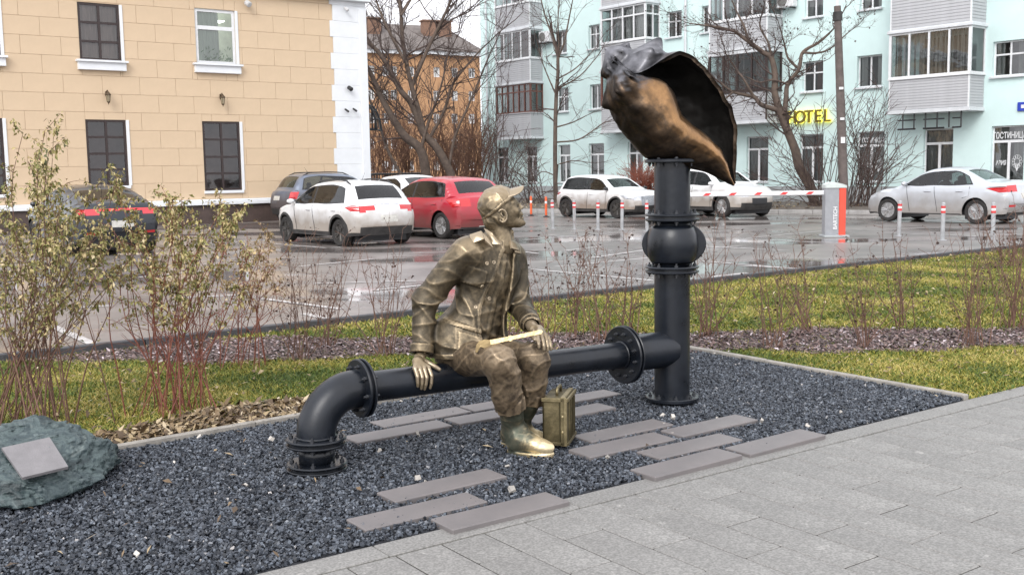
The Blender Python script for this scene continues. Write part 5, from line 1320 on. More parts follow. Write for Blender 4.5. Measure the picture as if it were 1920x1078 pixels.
lo, hi = box_of([HO], .15); lo[2] -= .10
o = sculpt('head', lambda P: head_l(loc(P)), lo, hi, .0036, M_br, statue, lambda V: .07 + .35 * np.exp(-(np.linalg.norm(loc(V) - hq(983, 392), axis=1) / .020) ** 2) + .12 * np.exp(-(np.linalg.norm(loc(V) - hq(980, 420), axis=1) / .025) ** 2) + .12 * (np.abs(loc(V)[:, 2]) > .088))
def cap_l(Q):
    n = V3(.52, .855, 0)         # cap edge rises towards the forehead
    c0 = hq(905, 408); c1 = hq(966, 371)
    t = c1 - c0; t /= np.linalg.norm(t); nrm = V3(-t[1], t[0], 0)
    d = ell(Q, hq(937, 384), (.106, .112, .093))
    d = smin(d, ell(Q, hq(948, 372), (.075, .062, .078)), .03)
    d = d - .003 * (np.abs(Q[:, 2]) < .004) - .0025 * (np.abs(Q[:, 2] - .62 * (Q[:, 0] - hq(925, 0)[0]) - .052) < .003) - .004 * ridged(Q, V3(18, 30, 24), 1, 2, 6, 1.5, 81) + .002 * fbm(Q, 9, 82, 2)
    e = (Q - c0) @ nrm
    d = d - .004 * (e < .016)
    d = smax(d, -e, .004)
    return d
sculpt('cap', lambda P: cap_l(loc(P)), lo, hi, .0040, M_br, statue, lambda V: .06 + .22 * smoothstep(.03, .10, loc(V)[:, 1]) + .06 * fbm(V, 5, 8))
def visor_l(Q):
    a = Q[:, 0] - hq(958, 0)[0]; c = Q[:, 2]; Rr = (np.abs(a / .100) ** 3.4 + np.abs(c / .076) ** 3.4) ** (1 / 3.4)
    b0 = hq(0, 361.5)[1] + .12 * a - 6.5 * c * c + .014
    d = np.maximum(np.abs(Q[:, 1] - b0) - .0042, (Rr - 1) * .07); return np.maximum(d, -(a + .004))
sculpt('cap_visor', lambda P: visor_l(loc(P)), lo, hi, .0032, M_br, statue, lambda V: np.full(len(V), .52))
# ---- hands
def hand(P, wrist, palm, knuck, fingers, thumb, rw=.030, kr=.013):
    d = rcone(P, wrist, wrist * .55 + palm * .45, rw, rw)
    for k in knuck: d = smin(d, rcone(P, palm, k, .024, .0145), .014)
    for f in fingers: d = np.minimum(d, chain(P, f, np.linspace(.0125, .0088, len(f)), 0)) if False else smin(d, chain(P, f, list(np.linspace(.0128, .0088, len(f)))), .004)
    d = smin(d, chain(P, thumb, list(np.linspace(.019, .011, len(thumb)))), .008)
    return d
# right hand on the pipe: pipe coordinates (t along, angle from the top towards the viewer, lift)
def PC(px, th, lift):
    lo_, hi_ = 0, PLEN
    for _ in range(40):
        t = (lo_ + hi_) / 2; p = PP(t) ; x = None
        q = (np.array(p) - V3(0, 0, CH)); w = q @ cF; xx = 960 + CF * (q @ cX) / w
        if xx > px: hi_ = t
        else: lo_ = t
    r = RP + lift; return np.array(PP(t)) + np.array(E2) * r * sin(radians(th)) + V3(0, 0, 1) * r * cos(radians(th))
knR = [PC(x, 38, .022) for x in (768, 776, 784, 792)]
fgR = [[PC(768, 38, .022), PC(767, 66, .020), PC(767, 84, .013), PC(767.5, 96, .010)], [PC(776, 38, .024), PC(775, 70, .022), PC(774.5, 92, .014), PC(774.5, 106, .010)],
       [PC(784, 38, .024), PC(783, 72, .022), PC(781.5, 94, .014), PC(780.5, 110, .010)], [PC(792.5, 38, .022), PC(793, 68, .020), PC(792, 92, .013), PC(791, 108, .010)]]
thR = [PC(790, 8, .028), PC(798, 12, .020), PC(806, 34, .014), PC(812, 48, .012)]
palR = PC(780, 12, .030); wrR = WR + V3(0, 0, -.0)
fnR = lambda P: hand(P, wrR, palR, knR, fgR, thR)
lo, hi = box_of(fgR[0] + fgR[2] + fgR[3] + thR + [wrR, palR], .05); sculpt('hand', fnR, lo, hi, .0030, M_br, statue, lambda V: .16 + .25 * np.exp(-((V[:, 2] - palR[2] + .05) / .05) ** 2))
# left hand laid over the knee, fingers drooping forward
kd = lambda px, py, Y: Wn(px, py, Y)
knL = [kd(1007, 624, 5.76), kd(1014.5, 624.5, 5.775), kd(1021.5, 628, 5.79), kd(1027.5, 634, 5.81)]
fgL = [[knL[0], kd(1008.5, 636, 5.715), kd(1010, 645, 5.70), kd(1010.5, 651, 5.698)], [knL[1], kd(1017.5, 638, 5.725), kd(1019.5, 648, 5.71), kd(1020, 655, 5.708)],
       [knL[2], kd(1025, 640, 5.75), kd(1027, 650, 5.735), kd(1027.3, 656, 5.733)], [knL[3], kd(1031, 643, 5.785), kd(1032.5, 650, 5.775), kd(1032.8, 655, 5.773)]]
thL = [kd(1000, 623, 5.80), kd(999, 630, 5.75), kd(1003, 637, 5.71)]
palL = kd(1010, 620, 5.84)
fnL = lambda P: hand(P, WL, palL, knL, fgL, thL, rw=.031)
lo, hi = box_of([WL, palL] + fgL[0] + fgL[3] + thL, .05); sculpt('hand', fnL, lo, hi, .0030, M_br, statue, lambda V: np.full(len(V), .24))
# bare forearm piece between cuff and wrist
fa0, fa1 = WL + (EL - WL) * .45, WL
lo, hi = box_of([fa0, fa1], .06); sculpt('forearm', lambda P: rcone(P, fa0, fa1, .044, .031), lo, hi, .005, M_br, statue, lambda V: np.full(len(V), .34))
# ---- wrench lying across the lap, its end under the left hand
wsc = [(x, 647 - (x - 897) * .13) for x in range(897, 1006, 12)]
wys = [ray_hit(x, y, trousers)[1] for x, y in wsc]; ks = np.linspace(0, 1, len(wys)); ok_ = [w_ > 5.4 for w_ in wys]; ks = ks[ok_]; wys = [w_ for w_ in wys if w_ > 5.4]; print('wrench', [round(w_, 2) for w_ in wys]); sl_ = np.polyfit(ks, wys, 1); off_ = min(w_ - (sl_[0] * k_ + sl_[1]) for k_, w_ in zip(ks, wys))
A_ = Vector(Wn(904, 645.5, sl_[1] + off_ - .022)); B_ = Vector(Wn(1003, 633, min(5.76, sl_[0] + sl_[1] + off_ - .022)))
wt = thing('adjustable_wrench', 'brass coloured wrench lying across the lap of the statue, one end under its hand', 'wrench', A_)
ax = (B_ - A_).normalized(); nv = Vector((0, -1, .35)).normalized(); Mw = frame(A_, ax, nv)
M_wr = bronze('wrench_brass', dark=(.08, .055, .025), mid=(.27, .20, .10), gold=(.42, .32, .17), rough=.42, namp=.6)
Lw = (B_ - A_).length
m = MB(); m.prism([(.03, -.013), (Lw * .45, -.011), (Lw * .46, -.016), (Lw * .50, -.016), (Lw * .51, -.010), (Lw, -.012), (Lw + .012, 0), (Lw, .012), (Lw * .51, .010), (Lw * .50, .015), (Lw * .46, .015), (Lw * .45, .011), (.03, .014)], .014, Mw @ Matrix.Translation((0, 0, -.007)))
h_ = m.build('wrench_handle', M_wr, wt, world=True); set_polish(h_, np.full(len(h_.data.vertices), -.02))
m = MB(); m.prism([(.045, -.014), (.02, -.040), (.004, -.022), (-.012, -.012), (-.035, -.040), (-.045, -.034), (-.030, .004), (-.010, .020), (.02, .022), (.045, .014)], .018, Mw @ Matrix.Translation((0, 0, -.009)))
h_ = m.build('wrench_jaw', M_wr, wt, world=True); set_polish(h_, np.full(len(h_.data.vertices), .16))
# ---- suitcase
P0, P1, P2 = GP(1018, 833, .035), GP(1064, 836, .035), GP(1081, 812, .035)
ca = (P0 - P1); cw = ca.length; ca.normalize(); cb = (P2 - P1); cb = cb - ca * cb.dot(ca); cl = max(.10, cb.length); cb.normalize()
cl = .27; cb = Vector((.225, .974, 0)); ca = Vector((-.974, .225, 0))
sc_ = thing('suitcase', 'small brass coloured metal suitcase standing beside the boots of the statue', 'suitcase', P1)
Ms = Matrix(((ca.x, cb.x, 0, P1.x), (ca.y, cb.y, 0, P1.y), (0, 0, 1, P1.z), (0, 0, 0, 1)))
M_case = bronze('case_brass', dark=(.09, .075, .04), mid=(.26, .215, .12), gold=(.52, .43, .25), rough=.42, scale=5)
Hc = .268
def casebox(nm, c, d, bev=.006, pol=.05, par=None):
    m = MB(); m.M = Ms; m.box(c, d, bev=bev); o = m.build(nm, M_case, par or sc_, world=True); set_polish(o, np.full(len(o.data.vertices), pol)); return o
body = casebox('case_body', (cw * .5, cl / 2, Hc / 2), (cw, cl, Hc), .012, .06)
for (y0) in (0,):
    casebox('case_trim', (cw * .30, -.002, Hc / 2), (.005, .008, Hc - .01), .001, -.12); casebox('case_trim', (.010, -.003, Hc / 2), (.018, .012, Hc + .004), .003, .25)
    casebox('case_strap', (cw * .17, -.003, Hc / 2), (cw * .20, .010, Hc + .006), .003, .14); casebox('case_strap', (cw * .17, cl / 2, Hc + .001), (cw * .20, cl, .008), .003, .25)
casebox('case_trim', (cw * .5, -.002, Hc - .012), (cw + .006, .012, .022), .003, .22); casebox('case_trim', (cw * .5, -.002, .010), (cw + .006, .012, .020), .003, .12)
casebox('case_trim', (-.002, cl * .5, Hc - .012), (.012, cl, .022), .003, .22); casebox('case_trim', (-.002, cl * .5, .010), (.012, cl, .020), .003, .12)
for k in range(4): casebox('case_rib', (-.003, cl * (.2 + .2 * k), Hc / 2), (.010, .012, Hc - .05), .003, .05)
for zz in (.30, .62):
    m = MB(); m.M = Ms; m.lathe([(.006, 0), (.006, .006), (0, .007)], frame((cw * .17, -.008, Hc * zz), (1, 0, 0), (0, -1, 0)), 8); o = m.build('rivet', M_case, body, world=True); set_polish(o, np.full(len(o.data.vertices), .3))
m = MB(); m.M = Ms; m.tube([(cw * .5, cl * .28, Hc), (cw * .5, cl * .28, Hc + .028), (cw * .5, cl * .34, Hc + .036), (cw * .5, cl * .66, Hc + .036), (cw * .5, cl * .72, Hc + .028), (cw * .5, cl * .72, Hc)], .008, 8); o = m.build('handle', M_case, sc_, smooth=True, world=True); set_polish(o, np.full(len(o.data.vertices), .2))
m = MB(); m.M = Ms; m.tube([(cw * .6, cl * .35, -.05), (cw * .6, cl * .35, .004)], .022, 10); m.build('support_stub', M_br, sc_, world=True)

# ================================================================== BOULDER with plaque
M_rock = pm('green_grey_rock', (0, 0, 0), .52, scale=3.5, detail=9, bump=.9, bscale=16, bdist=.03, ramp=[(.30, (.012, .020, .022)), (.42, (.032, .050, .053)), (.50, (.082, .112, .112)), (.56, (.036, .056, .062)), (.63, (.10, .13, .13)), (.74, (.30, .33, .31))])
[n for n in M_rock.node_tree.nodes if n.type == 'TEX_NOISE'][0].inputs['Distortion'].default_value = 1.8
rk = WP(66, 880, 5.05); RC = np.array([rk.x - .11, 5.17, .08])
bo = thing('boulder', 'blue-green boulder with a blank grey plaque on its sloping face', 'boulder', (RC[0], RC[1], 0))
PQ = [Wn(3, 845, 5.0), Wn(93, 825, 5.15), Wn(128, 880, 4.93), Wn(42, 901, 4.78)]
PQ = [np.array(p) for p in PQ]
pqn = np.cross(PQ[1] - PQ[0], PQ[3] - PQ[0]); pqn /= np.linalg.norm(pqn); pqn = pqn if pqn[2] > 0 else -pqn; pqc = np.mean(PQ, 0)
def rock(P):
    d = ell(P, RC + V3(-.02, .02, .0), (.50, .45, .30))
    for n, o_ in ((V3(.75, -.2, .62), .285), (V3(.2, -.86, .45), .35), (V3(.3, .5, .8), .30), (V3(.95, .1, .25), .37), (V3(.55, -.75, -.10), .41), (V3(.0, -.45, .89), .262), (V3(-.5, .2, .84), .27), (V3(.45, .1, .88), .262), (V3(.7, -.6, .4), .33), (V3(.35, -.35, .87), .258)):
        n = n / np.linalg.norm(n); d = smax(d, (P - RC) @ n - o_, .012)
    d = smax(d, (P - pqc) @ pqn + .012, .02)
    d = smax(d, -(P[:, 2] - .035 + .10 * ((P - RC)[:, 1] > -9)) , .01) if False else d
    d = d - .016 * fbm(P, 3.0, 90, 5) - .020 * (1 - np.abs(fbm(P * V3(1, 1, 2.5), 4.5, 91, 3))) ** 2
    return smax(d, .045 - .20 * smoothstep(.1, -.3, (P - RC)[:, 1] + .42) * 0 - P[:, 2] + .02 * np.sin(P[:, 0] * 9), .01)
lo, hi = RC - V3(.8, .65, .14), RC + V3(.7, .6, .40)
sculpt('rock', rock, lo, hi, .009, M_rock, bo, it=1)
m = MB(); m.lathe([(.34, -.02), (.36, .06)], Matrix.Translation(RC * V3(1, 1, 0) + V3(-.03, .02, 0)) @ Matrix.Diagonal((1.05, .84, 1, 1)), 24); m.build('rock_foot', M_rock, bo, world=True)
m = MB(); q = [Vector(p) + Vector(pqn) * .004 for p in PQ]; t = [p + Vector(pqn) * .014 for p in q]; m.add(q + t, [(0, 3, 2, 1), (4, 5, 6, 7), (0, 1, 5, 4), (1, 2, 6, 5), (2, 3, 7, 6), (3, 0, 4, 7)])
m.build('plaque', pm('plaque_stone', (.20, .19, .195), .55, var=.12, scale=14, bump=.2, bscale=120), bo, world=True)
# ================================================================== CARS
def dirt_paint(name, col, dirt=(.17, .135, .10), metal=0.0, rough=.28, top=.75, amount=.85, coat=.6):
    m = bpy.data.materials.new(name); m.use_nodes = True; N, L = m.node_tree.nodes, m.node_tree.links; b = N['Principled BSDF']
    tc = N.new('ShaderNodeTexCoord'); sp = N.new('ShaderNodeSeparateXYZ'); L.new(tc.outputs['Object'], sp.inputs[0])
    nz = N.new('ShaderNodeTexNoise'); nz.inputs['Scale'].default_value = 3.5; nz.inputs['Detail'].default_value = 7; L.new(tc.outputs['Object'], nz.inputs['Vector'])
    mu = N.new('ShaderNodeMath'); mu.operation = 'MULTIPLY_ADD'; mu.inputs[1].default_value = .55; L.new(nz.outputs[0], mu.inputs[0]); L.new(sp.outputs['Z'], mu.inputs[2])
    mr = N.new('ShaderNodeMapRange'); mr.inputs[1].default_value = top + .28; mr.inputs[2].default_value = top - .22; mr.inputs[3].default_value = .03; mr.inputs[4].default_value = amount; L.new(mu.outputs[0], mr.inputs[0])
    mx = N.new('ShaderNodeMix'); mx.data_type = 'RGBA'; mx.inputs[6].default_value = (*col, 1); mx.inputs[7].default_value = (*dirt, 1); L.new(mr.outputs[0], mx.inputs[0]); L.new(mx.outputs[2], b.inputs['Base Color'])
    r2 = N.new('ShaderNodeMapRange'); r2.inputs[3].default_value = rough; r2.inputs[4].default_value = .75; L.new(mr.outputs[0], r2.inputs[0]); L.new(r2.outputs[0], b.inputs['Roughness'])
    c2 = N.new('ShaderNodeMapRange'); c2.inputs[3].default_value = coat; c2.inputs[4].default_value = 0; L.new(mr.outputs[0], c2.inputs[0]); L.new(c2.outputs[0], b.inputs['Coat Weight']); b.inputs['Coat Roughness'].default_value = .06
    b.inputs['Metallic'].default_value = metal; return m
M_cglass = bpy.data.materials.new('car_glass'); M_cglass.use_nodes = True; _glass(M_cglass, tint=(.42, .47, .47), mixmin=.03, rough=.02)
M_seat = pm('seat_fabric', (.05, .048, .046), .9, var=.3)
M_liner = pm('roof_liner', (.16, .155, .15), .9, var=.1)
M_rub = pm('tyre_rubber', (.028, .026, .025), .85, var=.4, scale=12, bump=.2)
M_clad = pm('black_cladding', (.035, .033, .032), .7, var=.5, scale=5)
M_rim = pm('alloy_rim', (.42, .42, .42), .35, metal=.7, var=.4, scale=10)
M_rimd = pm('dark_rim', (.08, .075, .07), .45, metal=.5, var=.4, scale=10)
M_red = pm('tail_red', (.55, .015, .02), .15, var=.1, coat=1)
M_redlit = pm('tail_red_bar', (.6, .02, .03), .2, var=.1, coat=1, emit=((1, .03, .05), .25))
M_lamp_c = pm('clear_lamp', (.55, .57, .6), .1, var=.3, scale=12, metal=.3, coat=1)
M_plate = pm('number_plate', (.55, .54, .50), .5, var=.25, scale=14)
M_chrome = pm('chrome', (.6, .6, .62), .2, metal=1, var=.2)
def in_poly(x, y, poly):
    c = False; n = len(poly); j = n - 1
    for i in range(n):
        xi, yi = poly[i]; xj, yj = poly[j]
        if (yi > y) != (yj > y) and x < (xj - xi) * (y - yi) / (yj - yi + 1e-12) + xi: c = not c
        j = i
    return c
def make_car(name, label, loc, heading, scale, prof_,  kA0, kA1, kR1, kR0, W0, belt, wb, wr, paint, cladding=False, rim=M_rim, xB=-.1, xC=None, rear='', front='', rails=False, rr=.09, roofmat=None, group='cars parked on the wet lot', glass=M_cglass, spokes=5, front_glow=False, extra=None, zs_=1.0, grid=False):
    prof = prof_; t = thing(name, label, 'car', loc, atan2(heading[1], heading[0]), group); t.scale = (scale, scale, scale * zs_)
    P = catmull(prof, 150); seg = np.linspace(0, len(prof) - 1, 150); L2 = max(p[0] for p in prof); L2r = -min(p[0] for p in prof); H = max(p[1] for p in prof)
    def W(x, z):
        b = belt; f = 1 - .05 * ((z - .62) / .45) ** 2 if z < b else 1 - .05 * ((b - .62) / .45) ** 2 - (z - b) / (H - b) * .235
        e = abs(x) / (L2 if x > 0 else L2r); return W0 * f * (1 - .05 * e ** 3 - .13 * max(0, e - .78) / .22 * (1 if x > 0 else .6))
    def D(x, y, z):
        e = max(0, (abs(x) / (L2 if x > 0 else L2r) - .55) / .45); return (x - (1 if x > 0 else -1) * (.26 if x > 0 else .15) * (y / W0) ** 2 * e ** 1.5, y, z)
    upx = P[:, 0]; upz = P[:, 1]
    def topz(x): return float(np.interp(-x, -upx[12:-12], upz[12:-12]))
    # ---- centre band
    nv = 14; vs_ = np.concatenate([[-1, -.86], np.linspace(-.8, .8, nv - 4 + 1), [.86, 1]]); nv = len(vs_) - 1
    crown = lambda v, x, z: .045 * (1 - v * v) * (1 if z > belt else .8)
    G = np.zeros((len(P), nv + 1, 3)); nrm = np.gradient(P, axis=0); nrm /= np.linalg.norm(nrm, axis=1)[:, None] + 1e-9; nn = np.stack([-nrm[:, 1], nrm[:, 0]], 1) * -1
    for i, (x, z) in enumerate(P):
        hw = W(x, z) - rr
        for j, v in enumerate(vs_):
            c = crown(v, x, z) * (.9 if 10 < i < 140 else .2); G[i, j] = D(x + nn[i, 0] * c, v * hw, z + nn[i, 1] * c)
    regs = {}
    def reg(k, s, v, x, z):
        if kA0 + .18 < s < kA1 - .1 and abs(v) < .86: return 'windscreen'
        if kR1 + .12 < s < kR0 - .12 and abs(v) < .86: return 'rear_window'
        if grid and x > 1.8 and .46 < z < .80 and abs(v) < .66: return 'mesh_grille'
        if extra:
            e = extra('band', s, v, x, z)
            if e: return e
        if roofmat and kA1 <= s <= kR1: return 'roof'
        if cladding and z < .46: return 'bumper_trim'
        if z < .30: return 'bumper_trim'
        return 'body'
    for i in range(len(P) - 1):
        s = (seg[i] + seg[i+1]) / 2; x, z = (P[i] + P[i+1]) / 2
        for j in range(nv):
            v = (vs_[j] + vs_[j+1]) / 2; regs.setdefault(reg('band', s, v, x, z), []).append([tuple(G[i, j]), tuple(G[i, j+1]), tuple(G[i+1, j+1]), tuple(G[i+1, j])])
    # ---- sides
    arch = wr + .055
    bot = []
    zs = .235
    xr, xf = -wb / 2, wb / 2
    bot.append((P[-1][0], P[-1][1]));
    def arc(cx, a0, a1, n=14): return [(cx + arch * cos(a), wr + arch * sin(a)) for a in np.linspace(a0, a1, n)]
    a_ = math.asin(max(-1, min(1, (zs - wr) / arch)))
    outline = [tuple(p) for p in P[::2]] + [tuple(P[-1])]
    outline += arc(xr, pi - a_, a_) + arc(xf, pi - a_, a_)
    # windows
    xA = float(P[np.argmin(abs(seg - kA0))][0]); xCe = xC if xC is not None else float(P[np.argmin(abs(seg - kR1))][0]) - .12
    def wpoly(x0, x1, slope0=0, slope1=0):
        zb0 = belt + .03; lo = [(x, zb0 + .03 * (xA - x) / 2) for x in np.linspace(x0, x1, 6)]; up = []
        for x in np.linspace(x1 + slope1, x0 + slope0, 10):
            z = topz(x) - .085
            if z > zb0 + .05: up.append((x, z))
        return [p for p in lo if topz(p[0]) - .085 > p[1] - .02] + up
    xs0 = xA - .10
    while topz(xs0) - .085 < belt + .06: xs0 -= .02
    wins = [wpoly(xs0, xB + .035, -.03, 0), wpoly(xB - .035, xCe, 0, .16)]
    pts = [Vector(p) for p in outline]; n0 = len(pts); faces = [list(range(n0))]; edges = []
    def addloop(poly, closed=True):
        b = len(pts); pts.extend(Vector(p) for p in poly); n = len(poly); edges.extend((b + i, b + (i + 1) % n) for i in range(n if closed else n - 1))
    wins_seal = []
    for w in wins:
        addloop(w); cx = sum(p[0] for p in w) / len(w); cz = sum(p[1] for p in w) / len(w)
        ws = []
        for p in w:
            d = Vector((p[0] - cx, p[1] - cz)); l = d.length; q = (cx + d.x * (1 + .035 / l), cz + d.y * (1 + .03 / l)); ws.append(q)
        wins_seal.append(ws); addloop(ws)
    polys = extra('side_polys', 0, 0, 0, 0) if extra else []
    for nm, poly in polys: addloop(poly)
    if cladding:
        for cx in (xr, xf): addloop([(cx + (arch + .065) * cos(a), wr + (arch + .065) * sin(a)) for a in np.linspace(0, pi, 14)], False)
        addloop([(xr + arch + .05, .34), (xf - arch - .05, .34)], False)
    xs_ = np.arange(-L2r + .05, L2, .085)
    for x in xs_:
        for z in np.arange(.26, H, .08):
            if in_poly(x, z, outline) and min(abs(z - topz(x)), 1) > .02: pts.append(Vector((x, z)))
    r_ = geometry.delaunay_2d_cdt(pts, edges, faces, 1, 1e-5); vv, ff = r_[0], r_[2]
    OL = np.array(outline[:76])
    def dist_up(x, z):
        A = OL[:-1]; B = OL[1:]; ab = B - A; q = np.array([x, z]); h = np.clip(((q - A) * ab).sum(1) / ((ab * ab).sum(1) + 1e-12), 0, 1); return np.linalg.norm(A + ab * h[:, None] - q, axis=1).min()
    lift = []
    for p in vv:
        d = min(dist_up(p.x, p.y) / rr, 1); w = W(p.x, p.y); y = w - rr * (1 - sqrt(max(0, 1 - (1 - d) ** 2)))
        # shoulder crease and lower tuck
        y += .012 * math.exp(-((p.y - belt + .10) / .05) ** 2) - .018 * math.exp(-((p.y - .50) / .10) ** 2)
        for cx in (xr, xf):
            ra = sqrt((p.x - cx) ** 2 + (p.y - wr) ** 2); y += .022 * math.exp(-((ra - arch) / .09) ** 2)
        lift.append((p.x, y, p.y))
    for f in ff:
        cx = sum(vv[i].x for i in f) / len(f); cz = sum(vv[i].y for i in f) / len(f)
        if not in_poly(cx, cz, outline): continue
        k = 'body'
        if any(in_poly(cx, cz, w) for w in wins): k = 'side_window'
        elif any(in_poly(cx, cz, w) for w in wins_seal): k = 'window_seal'
        elif cz > belt + .02 and xs0 > cx > xCe and cz < topz(cx) - .075 and abs(cx - xB) < .04: k = 'window_seal'
        elif cladding and (cz < .34 or min(sqrt((cx - q) ** 2 + (cz - wr) ** 2) for q in (xr, xf)) < arch + .06): k = 'bumper_trim'
        elif cz < .27: k = 'bumper_trim'
        for nm, poly in polys:
            if in_poly(cx, cz, poly): k = nm
        if roofmat and k == 'body' and cz > belt + .25 and cz > topz(cx) - .08: k = 'roof'
        for s in (1, -1):
            q = [D(lift[i][0], lift[i][1] * s, lift[i][2]) for i in f]; regs.setdefault(k, []).append(q if s < 0 else q[::-1])
    mats = {'body': paint, 'windscreen': glass, 'rear_window': glass, 'side_window': glass, 'window_seal': M_black, 'bumper_trim': M_clad, 'tail_light': M_red, 'tail_bar': M_redlit, 'headlight': M_lamp_c, 'number_plate': M_plate, 'grille': M_black, 'roof': roofmat,
            'reflector': M_red, 'chrome_trim': M_chrome, 'fog_lamp': M_lamp_c, 'pillar': M_black, 'mesh_grille': M_grid}
    bodyo = None
    for k, fs in regs.items():
        vmap = {}; V = []; F = []
        for q in fs:
            f = []
            for p in q:
                key = (round(p[0], 4), round(p[1], 4), round(p[2], 4))
                if key not in vmap: vmap[key] = len(V); V.append(key)
                if not f or f[-1] != vmap[key]: f.append(vmap[key])
            if len(f) > 1 and f[0] == f[-1]: f.pop()
            if len(f) > 2: F.append(f)
        # split into left/right pieces for lamps and side windows
        groups = [F]
        if k in ('side_window', 'tail_light', 'headlight', 'fog_lamp', 'reflector'):
            par = list(range(len(V)))
            def fd(a):
                while par[a] != a: par[a] = par[par[a]]; a = par[a]
                return a
            for f in F:
                for a in f[1:]: par[fd(a)] = fd(f[0])
            gd = {}
            for f in F: gd.setdefault(fd(f[0]), []).append(f)
            groups = [g for g in gd.values()]
        for g in groups:
            used = sorted({i for f in g for i in f}); mp = {a: b for b, a in enumerate(used)}
            m = MB(); m.add([V[i] for i in used], [tuple(mp[i] for i in f) for f in g]); o = m.build(k, mats[k], t, smooth=True, angle=32)
            if k == 'body': bodyo = o
    # underbody and wheel houses
    m = MB(); m.box((0, 0, .42), (L2 + L2r - .5, W0 * 1.25, .42)); m.box((0, 0, .30), (L2 + L2r - .7, W0 * 1.45, .12))
    for cx in (xr, xf): m.box((cx, 0, wr + .12), (arch * 2.1, W0 * 1.5, arch * 1.75))
    m.build('underbody', M_black, t)
    m = MB(); m.box((0, 0, .64), (L2 + L2r - 1.5, W0 * 1.5, .06)); m.build('cabin_floor', M_seat, t)
    xd = float(P[np.argmin(abs(seg - kA0))][0]); m = MB(); m.box((xd - .25, 0, belt - .12), (.5, W0 * 1.5, .22), bev=.06); m.tube([(xd - .55 + .19 * sin(q) * .2, .38 + .19 * cos(q), belt - .06 + .19 * sin(q)) for q in np.linspace(0, 2 * pi, 13)], .014, 5); m.build('dashboard', M_black, t)
    for x_ in (.05, -.85):
        for y_ in (.38, -.38):
            m = MB(); m.box((x_ - .16, y_, belt - .14), (.15, .46, .58), R=Matrix.Rotation(radians(-14), 3, 'Y'), bev=.05); m.box((x_ - .24, y_, belt + .20), (.10, .25, .16), R=Matrix.Rotation(radians(-10), 3, 'Y'), bev=.04); m.box((x_ + .1, y_, belt - .32), (.5, .48, .15), bev=.05); m.build('seat', M_seat, t)
    # wheels
    wmesh = MB(); wmesh.lathe([(wr * .66, -.09), (wr * .90, -.105), (wr * .985, -.08), (wr, -.04), (wr, .04), (wr * .985, .08), (wr * .90, .105), (wr * .66, .09), (wr * .64, .05)], None, 32); tyre_me = wmesh.mesh('tyre', M_rub, True, 40)
    rm = MB(); rm.lathe([(wr * .655, .03), (wr * .67, .085), (wr * .63, .09), (wr * .60, .055)], None, 32); rm.lathe([(.0, .06), (wr * .15, .065), (wr * .17, .045)], None, 12)
    for k in range(spokes):
        a = 2 * pi * k / spokes
        for da in (-.16, .16):
            c, s = cos(a + da), sin(a + da); rm.tube([(wr * .1 * c, wr * .1 * s, .055), (wr * .62 * cos(a + da * .9), wr * .62 * sin(a + da * .9), .07)], [wr * .07, wr * .055], 5)
    rm.lathe([(0, .0), (wr * .6, .0)], None, 24); rim_me = rm.mesh('rim', rim, True, 40)
    dk = MB(); dk.lathe([(0, .02), (wr * .62, .02)], None, 24); 
    for cx in (xr, xf):
        for s in (1, -1):
            w_ = bpy.data.objects.new('wheel', None); COL.objects.link(w_); w_.parent = t; w_.location = (cx, s * (W0 - .115), wr); w_.rotation_euler = (-pi / 2 * s, random.uniform(0, 1) * 0, 0)
            link('tyre', tyre_me, w_); ro = link('rim', rim_me, w_); ro.rotation_euler = (0, 0, random.uniform(0, 3))
    # mirrors, handles, seams
    for s in (1, -1):
        x_ = xs0 - .02; m = MB(); yy = W(x_, belt + .05)
        m.lathe([(0, -.05), (.06, -.045), (.085, 0), (.075, .05), (0, .075)], Matrix.Translation((x_ + .02, s * (yy + .10), belt + .08)) @ Matrix.Rotation(pi / 2, 4, 'Y') @ Matrix.Diagonal((.75, 1.15, 1, 1)), 12); m.tube([(x_, s * (yy - .03), belt + .03), (x_, s * (yy + .05), belt + .05)], .022, 6); m.build('mirror', paint if not front_glow else M_black, t, smooth=True)
        for x_ in (xB + .18, xCe * .72 if xCe * .72 < xB - .3 else xB - .8):
            m = MB(); z_ = belt - .12; m.box((x_, s * (W(x_, z_) + .022), z_), (.20, .022, .025), bev=.008); m.build('door_handle', paint, t)
    def seam(pl, s):
        m = MB(); Q = []
        for (x, z) in pl: Q.append(Vector(D(x, s * (W(x, z) + .006 + .012 * math.exp(-((z - belt + .10) / .05) ** 2)  - .018 * math.exp(-((z - .50) / .10) ** 2)), z)))
        m.tube(Q, .0055, 4); return m
    for s in (1, -1):
        for x_ in (xB, xs0 - .02): seam([(x_ - .02 * k, z) for k, z in enumerate(np.linspace(belt, .30, 6))], s).build('door_seam', M_black, t)
        xx = xCe + .05; seam([(xx, belt), (xx + .02, belt - .25), (xr + arch * .75 + .1, wr + arch * .95)], s).build('door_seam', M_black, t)
    if rails:
        for s in (1, -1):
            m = MB(); Q = [(x, s * (W(x, topz(x)) - rr - .03), topz(x) + .05 - (.05 if k in (0, 8) else 0)) for k, x in enumerate(np.linspace(.25, -1.35, 9))]; m.tube(Q, .02, 6); m.build('roof_rail', M_black, t)
    m = MB(); m.tube([(-.9, 0, topz(-.9)), (-1.05, 0, topz(-.9) + .22)], [.006, .003], 4); m.build('antenna', M_black, t)
    return t, W, D, topz
HD = (-.617, .787)
P_SUV = [(2.02, .24), (2.10, .42), (2.09, .66), (2.00, .84), (1.55, .97), (1.05, 1.05), (.42, 1.43), (.05, 1.53), (-.65, 1.56), (-1.42, 1.49), (-1.80, 1.08), (-1.96, .98), (-2.04, .76), (-2.05, .52), (-1.98, .28)]
